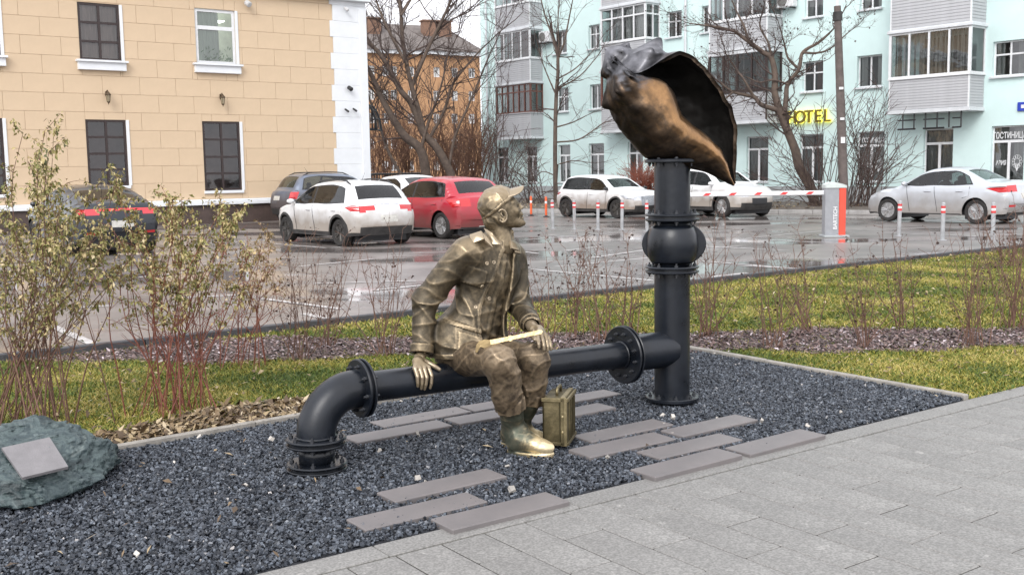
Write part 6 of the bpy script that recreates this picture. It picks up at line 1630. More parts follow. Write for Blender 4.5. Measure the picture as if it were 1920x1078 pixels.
P_CRO = [(2.06, .22), (2.14, .42), (2.10, .64), (1.98, .80), (1.5, .93), (1.05, 1.0), (.35, 1.40), (-.02, 1.50), (-.70, 1.52), (-1.38, 1.44), (-1.78, 1.06), (-1.95, .97), (-2.03, .74), (-2.04, .50), (-1.98, .27)]
P_HAT = [(1.95, .2), (2.05, .4), (2.01, .62), (1.86, .78), (1.45, .92), (1.05, 1.0), (.25, 1.41), (-.25, 1.50), (-.85, 1.48), (-1.30, 1.42), (-1.72, 1.07), (-1.88, .96), (-1.96, .74), (-1.97, .5), (-1.90, .25)]
P_SED = [(2.10, .2), (2.18, .38), (2.14, .58), (1.98, .74), (1.5, .88), (1.02, .97), (.28, 1.37), (-.15, 1.45), (-.45, 1.45), (-.80, 1.41), (-1.48, 1.10), (-1.98, 1.05), (-2.10, .86), (-2.17, .55), (-2.08, .25)]
P_FAS = [(2.20, .2), (2.28, .38), (2.24, .58), (2.08, .74), (1.6, .88), (1.1, .98), (.30, 1.36), (-.15, 1.44), (-.55, 1.43), (-.95, 1.36), (-1.78, 1.10), (-2.12, 1.08), (-2.22, .86), (-2.24, .52), (-2.14, .25)]
def rear_std(kind_, tl=(.62, .92, -1.7), plate=(.58, .74)):
    """rear lamps, plate: kind_ 'cross', 'hatch', 'sedan', 'bar'"""
    def f(q, s, v, x, z):
        if q == 'side_polys': return tl_poly
        if x > -1.2: 
            if front_polys and x > 1.7:
                if front_kind == 'grid' and .44 < z < .80 and abs(v) < .62: return 'grille'
                if front_kind != 'grid' and .40 < z < .62 and abs(v) < .50: return 'grille'
                if z > .66 and z < .80 and abs(v) > .62 and front_kind != 'grid': return 'headlight'
            return None
        if plate[0] < z < plate[1] and abs(v) < .26: return 'number_plate'
        if kind_ == 'bar' and .93 < z < .985 and abs(v) < .99: return 'tail_bar'
        if kind_ == 'bar' and .86 < z < .96 and abs(v) > .62: return 'tail_bar'
        if kind_ == 'cross' and .84 < z < .95 and abs(v) > .55: return 'tail_light'
        if kind_ == 'cross' and .80 < z < .84 and abs(v) > .75: return 'tail_light'
        if kind_ == 'cross' and .955 < z < .985 and abs(v) < .5: return 'chrome_trim'
        if kind_ == 'hatch' and .80 < z < .98 and abs(v) > .62: return 'tail_light'
        if kind_ == 'sedan' and .84 < z < .99 and abs(v) > .55: return 'tail_light'
        if kind_ in ('sedan', 'bar') and .44 < z < .50 and abs(v) > .65: return 'reflector'
        return None
    f_ = f
    tl_poly = {'cross': [('tail_light', [(-1.60, .93), (-2.2, .955), (-2.2, .83), (-1.85, .84)])], 'hatch': [('tail_light', [(-1.52, .98), (-2.1, .99), (-2.1, .80), (-1.78, .79)])],
               'sedan': [('tail_light', [(-1.55, .93), (-2.3, .99), (-2.3, .85), (-1.95, .82)])], 'bar': [('tail_bar', [(-1.85, .96), (-2.4, .985), (-2.4, .86), (-2.05, .86)])], 'duster': [('tail_light', [(-1.70, 1.0), (-2.2, 1.0), (-2.2, .78), (-1.82, .78)])]}[kind_]
    front_polys = True; front_kind = 'std'
    tl_poly = tl_poly + [('headlight', [(1.55, .83), (1.72, .86), (2.3, .78), (2.3, .66), (1.80, .70)])]
    return f_
M_grid = pm('diamond_grille', (.10, .11, .12), .4, metal=.4, scale=60, detail=1, col2=(.45, .47, .5))
W_white = dirt_paint('white_paint', (.78, .79, .80), amount=.82, top=.98, dirt=(.24, .19, .14))
W_white2 = dirt_paint('white_paint_muddy', (.80, .81, .82), amount=.9, top=.95, dirt=(.22, .16, .115))
W_red = dirt_paint('red_paint', (.42, .010, .030), amount=.75, top=.86, dirt=(.13, .07, .06))
W_silver = dirt_paint('silver_paint', (.55, .58, .62), metal=.3, rough=.3, amount=.72, top=.84, dirt=(.26, .22, .18))
W_dark = dirt_paint('dark_paint', (.012, .017, .026), metal=.2, amount=.15, top=.4)
W_grey = dirt_paint('grey_blue_paint', (.17, .20, .26), metal=.3, amount=.92, top=1.15, dirt=(.10, .08, .075))
def place(pt_rear_left, L, W_, sc):      # rear-left wheel contact -> car centre
    pass
def carpos(RLx, RLy, hd, wb, W0, sc):
    n = sqrt(hd[0] ** 2 + hd[1] ** 2); hx, hy = hd[0] / n, hd[1] / n; lx, ly = -hy, hx; tr = (W0 - .115)
    return (RLx + hx * wb / 2 * sc - lx * tr * sc, RLy + hy * wb / 2 * sc - ly * tr * sc, 0)
g = GP(643, 462); make_car('white_crossover', 'muddy white crossover with black roof rails parked beside the red hatchback', carpos(g.x, g.y, HD, 2.6, .87, .97), HD, .97, P_CRO, 5, 6, 9, 10, .87, .97, 2.6, .325, W_white, True, M_rimd, rails=True, extra=rear_std('cross'), zs_=.93)
g = GP(833, 448); make_car('red_hatchback', 'red hatchback with a muddy flank parked right of the white crossover', carpos(g.x, g.y, HD, 2.6, .90, 1.0), HD, 1.0, P_HAT, 5, 6, 9, 10, .90, .98, 2.6, .33, W_red, False, M_rim, extra=rear_std('hatch', plate=(.30, .31)), zs_=.94)
g = GP(1832, 420); make_car('silver_sedan', 'muddy silver sedan parked at the right edge in front of the hotel entrance', carpos(g.x, g.y, HD, 2.57, .85, .99), HD, .99, P_SED, 5, 6, 9, 10, .85, .97, 2.57, .32, W_silver, False, M_rim, extra=rear_std('sedan', plate=(.66, .80)), xC=-1.15)
g = Vector((-8.42, 20.5, 0)); h_ = Vector((-.617, .787, 0)); l_ = Vector((-.787, -.617, 0)); c_ = g + h_ * 2.2 - l_ * .9
make_car('dark_fastback', 'dark blue-black car with a full width red light bar, half hidden by the leafy shrubs', tuple(c_), HD, .95, P_FAS, 5, 6, 9, 10, .92, .98, 2.75, .34, W_dark, False, M_rimd, extra=rear_std('bar', plate=(.60, .74)), xC=-1.2)
# parked along the mint building, noses to the right
HO_ = (.62, -.785)
g = GP(1064, 406.5)      # rear right wheel
def carpos_r(x, y, hd, wb, W0, sc, front=False):
    n = sqrt(hd[0] ** 2 + hd[1] ** 2); hx, hy = hd[0] / n, hd[1] / n; lx, ly = -hy, hx; tr = (W0 - .115); k = -1 if front else 1
    return (x + k * hx * wb / 2 * sc + lx * tr * sc, y + k * hy * wb / 2 * sc + ly * tr * sc, 0)
make_car('white_suv', 'white SUV with black pillars and a diamond grille behind the row of bollards', carpos_r(g.x, g.y, HO_, 2.62, .90, .93), HO_, .93, P_SUV, 5, 6, 9, 10, .90, 1.0, 2.62, .345, W_white2, True, M_rimd, extra=rear_std('cross'), front_glow=True, zs_=.94, grid=True)
g = GP(1357, 408); HY_ = (.50, -.866)
make_car('white_suv', 'plain white SUV standing behind the tall post and the barrier arm', carpos_r(g.x, g.y, HY_, 2.64, .92, .98, True), HY_, .98, P_SUV, 5, 6, 9, 10, .92, 1.0, 2.64, .35, W_white, True, M_rim, extra=rear_std('cross'), spokes=8)
# along the cream wall
HC_ = (.806, .592); make_car('grey_suv', 'dirty grey-blue SUV seen from behind, parked against the cream wall left of the white crossover', (-5.85, 35.2, 0), HC_, 1.0, P_SUV, 5, 6, 9, 10, .90, 1.0, 2.6, .35, W_grey, True, M_rimd, rails=True, extra=rear_std('duster', plate=(.74, .86)))
make_car('white_sedan', 'white car of which only the roof shows between the white crossover and the red hatchback', (-3.15, 31.0, 0), HD, 1.0, P_SED, 5, 6, 9, 10, .86, .97, 2.57, .32, W_white, False, M_rim, extra=rear_std('sedan', plate=(.66, .80)), xC=-1.15)
# ================================================================== STREET FURNITURE
M_boll = pm('bollard_grey', (.36, .37, .38), .5, var=.2, scale=8)
M_rband = pm('red_band', (.60, .05, .05), .5, var=.15)
M_conc = pm('pole_concrete', (.12, .098, .09), .85, var=.3, scale=4, bump=.3)
def bollard():
    t = thing('bollard', '', 'bollard', (0, 0, 0), 0, 'grey bollards with red bands')
    m = MB(); m.lathe([(.085, 0), (.085, .012), (.042, .016), (.042, .74), (.038, .765), (.02, .78), (0, .782)], None, 16); m.build('post', M_boll, t, smooth=True, angle=40)
    for z in (.56, .66): m = MB(); m.lathe([(.0435, z), (.0455, z + .004), (.0455, z + .044), (.0435, z + .048)], None, 16); m.build('band', M_rband, t)
    m = MB(); m.lathe([(.0432, .608), (.0445, .61), (.0445, .66 - .004), (.0432, .658)], None, 16); m.build('band', M_white, t)
    return t
b0 = bollard(); index_kids()
BL = [((1036.5, 429), 'leftmost grey bollard with red bands, just right of the orange posts'), ((1077.5, 430), 'grey bollard with red bands, second from the left, left of the white SUV front wheel'),
      ((1121, 431), 'grey bollard with red bands in front of the middle of the white SUV'), ((1166, 432), 'grey bollard with red bands by the front bumper of the white SUV'), ((1213, 434), 'grey bollard with red bands partly hidden by the black post'),
      ((1685, 443), 'grey bollard with red bands before the front wheel of the silver sedan'), ((1767, 451), 'grey bollard with red bands before the middle doors of the silver sedan'), ((1861, 452), 'grey bollard with red bands before the rear wheel of the silver sedan')]
for i, (p, lab) in enumerate(BL):
    o = b0 if i == 0 else copy_tree(b0); o.location = GP(*p); o['label'] = lab; o.rotation_euler = (random.uniform(-.02, .02), random.uniform(-.02, .02), 0)
M_or = pm('orange_plastic', (.75, .13, .04), .45, var=.15)
def orange_post(px, py, label):
    t = thing('flexible_post', label, 'post', GP(px, py), 0, 'orange flexible posts')
    m = MB(); m.lathe([(.11, 0), (.11, .02), (.05, .04), (.04, .06)], None, 14); m.build('base', M_black, t)
    m = MB(); m.lathe([(.04, .04), (.04, .64), (.03, .68), (0, .69)], None, 12); m.build('post', M_or, t, smooth=True, angle=40)
    m = MB(); m.lathe([(.041, .45), (.042, .46), (.042, .52), (.041, .53)], None, 12); m.build('band', M_white, t)
orange_post(1024, 407, 'orange flexible post right of the statue head, beside the bollards'); orange_post(996, 405, 'orange flexible post half hidden by the statue face and cap')
# barrier
g = GP(1564, 444); bt = thing('barrier_gate', 'grey and orange-red barrier cabinet with a long white arm striped red', 'barrier', g, radians(-3))
M_bgrey = pm('barrier_grey', (.30, .31, .33), .5, var=.12, scale=6); M_bor = pm('barrier_orange', (.80, .085, .05), .5, var=.1, scale=5); M_bcap = pm('barrier_cap', (.55, .60, .58), .5)
hb = 1.18
m = MB(); m.box((-.09, 0, hb / 2 - .05), (.30, .30, hb - .1), bev=.01); m.build('cabinet', M_bgrey, bt)
m = MB(); m.box((.135, 0, hb / 2 - .05), (.15, .305, hb - .1), bev=.02); m.build('cabinet_door', M_bor, bt)
m = MB(); m.prism([(-.25, 0), (.215, 0), (.215, .05), (.12, .085), (-.05, .13), (-.15, .125), (-.25, .07)], .34, Matrix(((1, 0, 0, 0), (0, 0, 1, -.17), (0, 1, 0, hb - .105), (0, 0, 0, 1)))); m.build('cabinet_cap', M_bcap, bt)
o = text_obj('maker_lettering', 'BARTECH', .115, M_white, bt, .002, .003); o.location = (-.02, -.158, .42); o.rotation_euler = (pi / 2, -pi / 2, 0)
m = MB(); m.box((.0, 0, .02), (.55, .5, .05), bev=.01); m.build('base_plate', M_mplinth, bt)
armz = .97; armL = 3.5
m = MB(); m.box((-armL / 2 - .2, .0, armz + .0), (armL, .045, .10), bev=.015); a_o = m.build('arm', M_white, bt)
for k, x in enumerate(np.arange(-.55, -armL, -.56)):
    m = MB(); m.prism([(x - .09, -.03), (x + .03, -.03), (x + .10, .03), (x - .02, .03)], .052, Matrix(((1, 0, 0, 0), (0, 0, 1, -.026), (0, 1, 0, armz), (0, 0, 0, 1)))); m.build('arm_stripe', M_rband, a_o)
# arm rest post at the far end (hidden behind the black post)
# utility pole
g = GP(1583, 398); pt_ = thing('utility_pole', 'tall weathered concrete pole in front of the hotel windows', 'pole', g)
top = WP(1570, 12, g.y); m = MB(); m.tube([g, g.lerp(top, .5), top], [.165, .145, .115], 12); m.build('pole', M_conc, pt_, smooth=True, world=True, angle=50)
m = MB(); c = g.lerp(top, .93); m.tube([c, c.lerp(top, .6)], .155, 12); m.build('collar', M_clad, pt_, world=True)
m = MB(); m.tube([top, top + Vector((-.05, 0, 3.5))], [.06, .05], 8); m.build('lamp_arm', M_sill, pt_, world=True)
for z_ in (2.4, 3.1, 4.1):
    m = MB(); p = g + (top - g) * (z_ / (top.z)); m.box((p.x - .02, p.y - .185, p.z), (.14, .02, .20 if z_ < 3 else .08)); m.build('paper_notice', M_white, pt_, world=True)
# ================================================================== PLANTS
class Sticks:
    """collects many thin tapered tubes quickly"""
    def __init__(s, n=4): s.n = n; s.V = []; s.F = []; s.c = 0
    def tube(s, P, r0, r1):
        P = np.array([tuple(p) for p in P]); k = len(P); n = s.n; t = np.gradient(P, axis=0); t /= np.linalg.norm(t, axis=1)[:, None] + 1e-9
        ref = np.array([0.31, .95, .05]) if abs(t[0] @ np.array([.31, .95, .05])) < .9 else np.array([1., 0, 0])
        a = np.cross(t, ref); a /= np.linalg.norm(a, axis=1)[:, None] + 1e-9; b = np.cross(t, a); r = np.linspace(r0, r1, k)[:, None, None]
        an = np.arange(n) * 2 * pi / n; ring = a[:, None] * np.cos(an)[None, :, None] + b[:, None] * np.sin(an)[None, :, None]
        s.V.append((P[:, None] + ring * r).reshape(-1, 3))
        i = np.arange(k - 1)[:, None] * n; j = np.arange(n)[None]; j2 = (j + 1) % n
        s.F.append(np.stack([i + j, i + j2, i + n + j2, i + n + j], -1).reshape(-1, 4) + s.c); s.c += k * n
    def build(s, name, mat, parent):
        return npmesh(name, np.vstack(s.V), np.vstack(s.F), mat, parent, smooth=True, world=True)
def wander(p, d, L, k, bend=.15, lift=0.0):
    P = [Vector(p)]; d = Vector(d).normalized()
    for i in range(k):
        d = (d + Vector((random.gauss(0, bend), random.gauss(0, bend), random.gauss(0, bend) + lift))).normalized(); P.append(P[-1] + d * (L / k))
    return P, d
def leafmesh(name, C, size, mat, parent, droop=.7, aspect=.24, k='stuff'):
    """C (n,3) leaf bases; folded drooping leaves, 4 triangles each"""
    n = len(C); a = RNG.uniform(0, 2 * pi, n); el = RNG.normal(-droop, .55, n); L = size * RNG.uniform(.5, 1.35, n); w = L * aspect * RNG.uniform(.6, 1.3, n)
    d = np.stack([np.cos(a) * np.cos(el), np.sin(a) * np.cos(el), np.sin(el)], 1); e = np.cross(d, np.array([0, 0, 1.0])); e /= np.linalg.norm(e, axis=1)[:, None] + 1e-9
    tw = RNG.uniform(-1, 1, n)[:, None]; up = np.cross(e, d); e2 = e * np.cos(tw) + up * np.sin(tw); up = np.cross(e2, d)
    L = L[:, None]; w = w[:, None]; fold = RNG.uniform(.1, .5, n)[:, None]; curl = RNG.uniform(-.1, .5, n)[:, None]
    V = np.stack([C, C + d * L * .5 + e2 * w + up * w * fold, C + d * L * .5, C + d * L * .5 - e2 * w + up * w * fold, C + d * L - up * L * curl * .5], 1).reshape(-1, 3)
    i = np.arange(n) * 5; F = np.concatenate([np.stack([i, i + 1, i + 2], 1), np.stack([i, i + 2, i + 3], 1), np.stack([i + 1, i + 4, i + 2], 1), np.stack([i + 2, i + 4, i + 3], 1)])
    o = npmesh(name, V, F, mat, parent, world=True); o['kind'] = k; return o
M_redstem = pm('red_brown_stem', (.16, .045, .035), .6, var=.4, scale=6, col2=(.26, .10, .06))
M_stem = pm('brown_stem', (.12, .062, .045), .75, var=.4, scale=6, col2=(.21, .12, .085))
M_bark = pm('tree_bark', (.075, .055, .045), .85, var=.4, scale=4, bump=.5, bscale=18, bdist=.02, col2=(.15, .11, .085))
M_twig = pm('tree_twig', (.085, .058, .05), .85, var=.3, scale=2)
M_leafA = pm('shrub_leaves', (0, 0, 0), .6, island=True, ramp=[(0, (.07, .075, .02)), (.2, (.16, .165, .045)), (.45, (.29, .26, .085)), (.7, (.42, .35, .15)), (.9, (.50, .38, .19)), (1, (.60, .5, .30))])
M_leafB = pm('dry_shrub_leaves', (0, 0, 0), .7, island=True, ramp=[(0, (.12, .08, .03)), (.4, (.26, .19, .08)), (.8, (.42, .30, .17)), (1, (.55, .42, .28))])
def leafy_shrub(base, label, Y, tips, nst, stem_m, leaf_m, zleaf, leafsize, per, rst=.007, spread=.16, name='leafy_shrub'):
    b = GP(*base); t = thing(name, label, 'shrub', b, 0, 'shrubs along the gravel bed'); S = Sticks(5); C = []
    for i in range(nst):
        tp = random.choice(tips); x, y, h = tp; T = WP(x + random.gauss(0, 16), y + abs(random.gauss(0, 26)), b.y + random.gauss(0, .22))
        p0 = b + Vector((random.gauss(0, spread * .55), random.gauss(0, spread * .4), -.01)); 
        mid = p0.lerp(T, .5) + Vector((random.gauss(0, .05), random.gauss(0, .05), .06)); cp = catmull([tuple(p0), tuple(p0.lerp(mid, .5) + Vector((0, 0, .05))), tuple(mid), tuple(mid.lerp(T, .6) + Vector((random.gauss(0, .03), random.gauss(0, .03), 0))), tuple(T)], 12)
        S.tube(cp, rst * random.uniform(.6, 1.25), .0018)
        H = T.z
        for q in range(len(cp)):
            z = cp[q][2]
            if z < .25: continue
            fr = z / H
            for _t in range(random.choice([0, 1, 1, 2]) if z > zleaf * .8 else random.choice([0, 0, 1])):
                L = random.uniform(.10, .34) * (1.1 - fr * .6); dd = Vector((random.gauss(0, 1), random.gauss(0, 1), random.uniform(.4, 1.6)))
                W_, d_ = wander(cp[q], dd, L, 4, .18, .05); S.tube(W_, .0024, .0009)
                if z > zleaf and random.random() < .35 + .9 * (z - zleaf):
                    for w in W_[1:]:
                        for _ in range(per if random.random() < .9 else 1): C.append(w + Vector((random.gauss(0, .012), random.gauss(0, .012), random.gauss(0, .012))))
                elif random.random() < .12: C.append(W_[-1])
            if z > zleaf and random.random() < .35 + .9 * (z - zleaf):
                for _ in range(per): C.append(Vector(cp[q]) + Vector((random.gauss(0, .015), random.gauss(0, .015), random.gauss(0, .02))))
    S.build('stems', stem_m, t); leafmesh('leaves', np.array([tuple(c) for c in C]), leafsize, leaf_m, t); print(label[:20], len(C)); return t
leafy_shrub((70, 795), 'tall leafy shrub with yellow-olive leaves rising behind the boulder at the left edge', 6.5,
            [(-60, 420, 1), (-20, 380, 1), (20, 350, 1), (60, 250, 1), (75, 240, 1), (60, 300, 1), (110, 390, 1), (150, 340, 1), (165, 420, 1), (215, 330, 1), (200, 430, 1), (240, 470, 1), (100, 440, 1), (30, 430, 1), (130, 470, 1), (180, 520, 1), (-40, 500, 1)], 46, M_stem, M_leafA, .52, .031, 7, rst=.0052, spread=.32)
leafy_shrub((330, 775), 'leafy shrub with dark red stems standing between the boulder and the pipe elbow', 6.75,
            [(215, 350, 1), (235, 420, 1), (262, 440, 1), (300, 400, 1), (320, 345, 1), (322, 370, 1), (350, 430, 1), (390, 440, 1), (425, 385, 1), (420, 420, 1), (455, 470, 1), (375, 500, 1), (205, 470, 1), (290, 470, 1), (470, 520, 1)], 36, M_redstem, M_leafA, .56, .031, 7, rst=.0050, spread=.26)
leafy_shrub((440, 690), 'thin shrub with dry tan leaves right of the red stemmed shrub', 8.6, [(450, 440, 1), (470, 450, 1), (490, 430, 1), (500, 480, 1), (520, 500, 1), (480, 510, 1), (530, 530, 1), (440, 520, 1), (540, 470, 1)], 18, M_redstem, M_leafB, .45, .030, 5, rst=.0042, spread=.24)
# red stems leaning by the second shrub
M_buds = pm('dark_buds', (.05, .03, .025), .7, var=.3)
BUD = None
def bare_shrub(base, hpx, label, n=18, spreadx=.42, buds=26, mat=None, r=.0054, dense=1.0, group='bare shrubs in the mulch strip', name='bare_shrub', side=5, tips=None):
    b = GP(*base); t = thing(name, label, 'shrub', b, 0, group); S = Sticks(4); B = []; sc = b.y / 9.3
    H = hpx * b.y / CF
    for i in range(n):
        a = random.uniform(0, 2 * pi); out = abs(random.gauss(0, 1)) * spreadx
        d = Vector((cos(a) * out, sin(a) * out * .7, random.uniform(.75, 1.1))); L = H * random.uniform(.6, 1.12) * (1 + .12 * out)
        P, d2 = wander(b + Vector((random.gauss(0, .05), random.gauss(0, .05), -.01)) * sc, d, L, 8, .07, .035); S.tube(P, r * sc * random.uniform(.7, 1.2), .0014 * sc)
        for k in range(2, 9):
            for _ in range(random.choice([0, 1, 1, 2]) if dense >= 1 else random.choice([0, 0, 1])):
                e = Vector((random.gauss(0, .8), random.gauss(0, .8), random.uniform(.5, 1.5))); Q, d3 = wander(P[k], e, L * random.uniform(.12, .34) * (1.2 - k / 10), 4, .14, .04); S.tube(Q, .0024 * sc, .0010 * sc)
                B.append(Q[-1])
                if random.random() < .5:
                    e = e + Vector((random.gauss(0, .9), random.gauss(0, .9), 0)); Q2, _d = wander(Q[2], e, L * .12, 3, .15); S.tube(Q2, .0016 * sc, .0009 * sc); B.append(Q2[-1])
    S.build('stems', mat or M_stem, t)
    if buds:
        random.shuffle(B); P = np.array([tuple(p) for p in B[:buds * 3]]); leafmesh('buds', P, .022 * sc, M_buds, t, aspect=.5)
    return t
BS = [((558, 676), 215, 'bare shrub left of the pipe elbow flange, nearest of the left group', 26), ((612, 652), 190, 'bare shrub behind the elbow, farther back against the dark kerb', 20), ((724, 668), 225, 'bare shrub directly left of the statue arm and above the long pipe', 26),
      ((1025, 640), 200, 'bare shrub just right of the statue hand and knee', 20), ((1072, 632), 190, 'bare shrub between the statue knee and the large flange, farther back', 18), ((1128, 640), 205, 'bare shrub behind the large round flange of the pipe', 20), ((1180, 628), 190, 'bare shrub immediately left of the tall black post', 16),
      ((1322, 632), 215, 'bare shrub immediately right of the tall black post', 26), ((1448, 652), 190, 'bare shrub in the mulch, second to the right of the post', 20), ((1512, 622), 185, 'bare shrub in the back of the mulch below the barrier cabinet', 20),
      ((1617, 652), 190, 'bare low shrub with fine grey twigs in front of the mulch strip, below the gap between cabinet and sedan', 22), ((1694, 616), 205, 'bare shrub with dark stems below the first right bollard', 18), ((1824, 650), 215, 'bare grey shrub low in the mulch near the right edge', 30), ((1900, 618), 240, 'dense bare shrub at the right picture edge below the sedan rear wheel', 34),
      ((1890, 500), 80, 'small bare shrub with dark seed heads at the far lawn corner on the right', 24)]
for base, h, lab, n in BS:
    n = int(n * .55)
    w = lab.split(); lab = ' '.join(w[:16]); bare_shrub(base, h, lab, n)
bare_shrub((950, 660), 150, 'bare shrub hidden behind the seated statue body', 10)

# ---------------------------------------------------------------- trees
def px_path(pts, Y, jit=0.0): return [WP(x, y, Y + random.gauss(0, jit)) for x, y in pts]
def tree(name, label, limbs, Y, twig=(2.0, 3), r_k=1.0, pods=0, dens=1.0, group=None, base=None, podsize=.05):
    b = base or WP(limbs[0][0][0][0], limbs[0][0][0][1], Y); b = Vector((b.x, b.y, 0)); t = thing(name, label, 'tree', b, 0, group); px = Y / CF
    T = Sticks(8); Bm = Sticks(4); ends = []
    def grow(p, d, L, r, depth):
        P, d2 = wander(p, d, L, 5, .13, .02); Bm.tube(P, r, r * .45); ends.append(P[-1])
        if depth <= 0: return
        for k in range(1, 6):
            for _ in range(1 if random.random() < .8 * dens else 0):
                e = (d + Vector((random.gauss(0, .65), random.gauss(0, .65), random.gauss(.12, .45)))).normalized(); grow(P[k], e, L * random.uniform(.42, .68), r * .55, depth - 1)
    for i, (pts, r0, r1) in enumerate(limbs):
        cp = catmull([tuple(p) for p in px_path(pts, Y, .12 if i else 0)], max(12, len(pts) * 5))
        if i == 0 or pts[0][1] > 300: cp[0][2] = min(cp[0][2], -.05)
        T.tube(cp, r0 * px * r_k, r1 * px * r_k)
        n = len(cp); L0 = sum(np.linalg.norm(cp[k+1] - cp[k]) for k in range(n - 1))
        for k in range(int(n * .3), n):
            if random.random() < .55 * dens:
                tn = Vector(cp[min(k + 1, n - 1)] - cp[max(k - 1, 0)]).normalized(); rr_ = (r0 + (r1 - r0) * k / n) * px
                e = (tn + Vector((random.gauss(0, .7), random.gauss(0, .5), random.gauss(.15, .5)))).normalized(); grow(cp[k], e, twig[0] * random.uniform(.5, 1.2), max(.010, min(rr_ * .4, .05)) * (Y / 55), twig[1] - 1)
        tn = Vector(cp[-1] - cp[-3]).normalized(); grow(cp[-1], tn, twig[0], max(r1 * px * .8, .012), twig[1] - 1)
    T.build('trunk', M_bark, t); Bm.build('branches', M_twig, t)
    if pods:
        random.shuffle(ends); leafmesh('seed_pods', np.array([tuple(p) for p in ends[:pods]]), podsize * Y / 40, M_buds, t, aspect=.5, droop=1.0)
    print(label[:20], len(ends)); return t
tree('bare_tree', 'large bare tree with many leaning trunks between the cream and mint buildings',
     [([(800, 335), (789, 282), (759, 256), (737, 223), (716, 185), (700, 148), (683, 115)], 12, 4), ([(850, 335), (822, 282), (796, 252), (785, 226), (770, 193), (752, 171), (733, 137), (714, 104), (685, 74)], 10, 4),
      ([(798, 258), (785, 208), (772, 163), (763, 122), (755, 74), (752, 30), (748, -10)], 6.5, 3.5), ([(772, 163), (789, 122), (811, 74), (833, 30), (850, -10)], 5, 2.5), ([(840, 325), (852, 260), (874, 208), (896, 156), (915, 110)], 3.5, 1.5),
      ([(805, 260), (833, 208), (848, 160), (880, 118), (905, 90)], 4, 1.6), ([(755, 332), (729, 286), (707, 222), (690, 178), (682, 140)], 4, 2), ([(763, 122), (740, 80), (720, 40), (705, 0)], 4, 2), ([(752, 30), (770, 0), (785, -30)], 3, 2), ([(789, 282), (800, 240), (818, 190), (830, 150), (838, 110)], 4, 1.6)],
     52, (2.6, 4), dens=.95, r_k=.85, base=WP(815, 335, 52))
tree('young_tree', 'slender young bare tree in front of the left part of the mint building',
     [([(1042, 372), (1041, 330), (1041, 250), (1043, 180), (1046, 140), (1046, 108)], 4.6, 3), ([(1046, 108), (1036, 70), (1022, 30), (1012, -10)], 2.2, 1), ([(1046, 110), (1058, 80), (1066, 40), (1074, 0)], 2.2, 1), ([(1044, 267), (1087, 261), (1130, 232), (1144, 228)], 1.6, .8), ([(1043, 239), (1073, 230), (1100, 217)], 1.4, .8),
      ([(1046, 167), (1087, 143), (1122, 104)], 1.6, .8), ([(1043, 150), (1080, 128), (1115, 92)], 1.5, .7), ([(1042, 330), (1020, 322), (1008, 328)], 1.2, .6), ([(1041, 310), (1075, 302), (1105, 305)], 1.3, .6), ([(1043, 180), (1030, 150), (1018, 120), (1010, 90)], 1.5, .7), ([(1046, 130), (1048, 90), (1046, 40), (1050, 0)], 2, .8)],
     50, (1.5, 3), dens=.75)
tree('gnarled_tree', 'gnarled bare tree with dark seed pods standing in front of the hotel sign',
     [([(1530, 392), (1519, 350), (1499, 314), (1491, 282), (1477, 247), (1463, 211), (1453, 176), (1453, 141), (1446, 109), (1431, 99), (1403, 78), (1379, 60)], 10, 3), ([(1463, 208), (1428, 197), (1414, 183), (1375, 173), (1350, 155)], 5, 2), ([(1470, 226), (1474, 183), (1477, 159), (1498, 130), (1505, 99), (1534, 81), (1555, 63)], 5, 2),
      ([(1379, 60), (1350, 52), (1320, 48), (1296, 45)], 2.5, 1), ([(1403, 78), (1395, 50), (1380, 20), (1372, 0)], 2.5, 1), ([(1446, 109), (1440, 80), (1425, 50), (1430, 20)], 2.5, 1), ([(1498, 130), (1478, 110), (1470, 80), (1462, 50)], 2.5, 1), ([(1505, 99), (1530, 100), (1556, 92), (1590, 62)], 2.5, 1), ([(1414, 183), (1395, 150), (1380, 130), (1360, 100)], 2.5, 1.2), ([(1375, 173), (1355, 190), (1340, 205)], 2, 1), ([(1477, 159), (1450, 150), (1425, 155), (1400, 145)], 2.2, 1)],
     39, (1.15, 4), pods=900, dens=.9, podsize=.07)
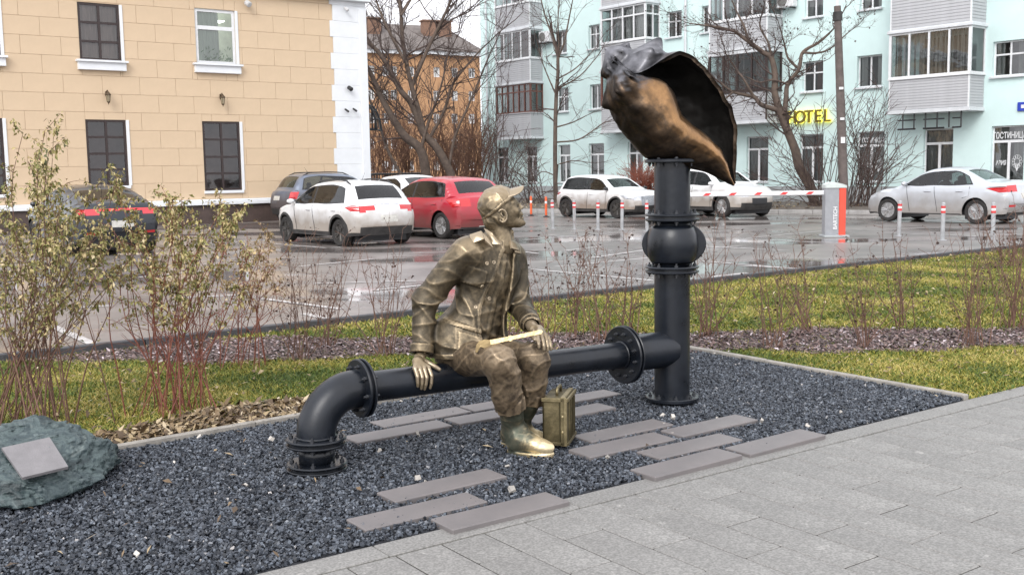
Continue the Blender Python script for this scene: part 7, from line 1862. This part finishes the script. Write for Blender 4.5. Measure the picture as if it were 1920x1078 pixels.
def fountain(px0, py0, Y, tips, label, n=40, mat=None, r=.02, name='bare_bush', group=None):
    b = WP(px0, py0, Y); b = Vector((b.x, b.y, 0)); t = thing(name, label, 'shrub', b, 0, group); S = Sticks(4); k = Y / 40
    for i in range(n):
        x, y = random.choice(tips); T = WP(x + random.gauss(0, 14), y + abs(random.gauss(0, 22)), Y + random.gauss(0, .8)); p0 = b + Vector((random.gauss(0, .35 * k), random.gauss(0, .3), -.02))
        mid = p0.lerp(T, .5) + Vector((random.gauss(0, .1), 0, .25)); cp = catmull([tuple(p0), tuple(mid), tuple(T)], 9); S.tube(cp, r * k * random.uniform(.6, 1.2), .006 * k)
        for q in range(3, 9):
            if random.random() < .8:
                dd = (Vector(cp[q]) - Vector(cp[q-1])).normalized() + Vector((random.gauss(0, .6), random.gauss(0, .5), random.gauss(.1, .4))); W_, _ = wander(cp[q], dd, random.uniform(.4, 1.1) * k, 4, .12); S.tube(W_, .009 * k, .005 * k)
                if random.random() < .7: W2, _ = wander(W_[2], dd + Vector((random.gauss(0, .7), 0, random.gauss(0, .5))), .5 * k, 3, .12); S.tube(W2, .007 * k, .004 * k)
    S.build('stems', mat or M_twig, t); return t
fountain(1545, 392, 38.5, [(1530, 200), (1500, 230), (1440, 250), (1560, 220), (1600, 180), (1640, 160), (1480, 290), (1420, 320)], 'bare bush at the foot of the gnarled tree left of the pole', 34)
fountain(1610, 392, 38.0, [(1600, 190), (1640, 165), (1660, 230), (1680, 270), (1700, 280), (1650, 200), (1590, 240), (1680, 300), (1630, 290)], 'bare bush with long arching shoots right of the utility pole', 44)
M_twig2 = pm('red_brown_twig', (.16, .085, .055), .85, var=.3, scale=2)
for (x, y, Y, tips, lab) in ((712, 335, 62, [(700, 210), (720, 190), (740, 230), (690, 250)], 'brown thicket bush beside the cream building corner, left end of the thicket'),
                             (765, 335, 64, [(740, 200), (770, 180), (790, 230), (755, 250)], 'brown thicket bush under the large bare tree, second from the left'),
                             (830, 335, 60, [(810, 220), (840, 190), (860, 230), (820, 250)], 'brown thicket bush between the leaning trunks and the red car roof'),
                             (885, 335, 58, [(870, 200), (890, 170), (905, 210), (915, 250), (880, 260), (930, 230)], 'brown thicket bush against the left end of the mint building'),
                             (860, 340, 70, [(860, 240), (880, 250), (840, 255)], 'low brown bush far behind the red hatchback')):
    fountain(x, y, Y, tips, lab, 46, M_twig2, group='brown thicket in front of the orange block')
fountain(930, 372, 52, [(905, 180), (925, 210), (945, 150), (960, 230), (915, 120), (985, 250)], 'bare shrub with thin shoots before the first ground floor window of the mint building', 20)
fountain(1000, 380, 47, [(975, 300), (990, 280), (1010, 310), (960, 320)], 'low bare shrub on the verge left of the young tree', 20)
fountain(1203, 352, 45, [(1190, 326), (1205, 322), (1218, 328)], 'small red-brown bush behind the bonnet of the white SUV', 60, pm('red_bush', (.25, .08, .05), .8, var=.3))
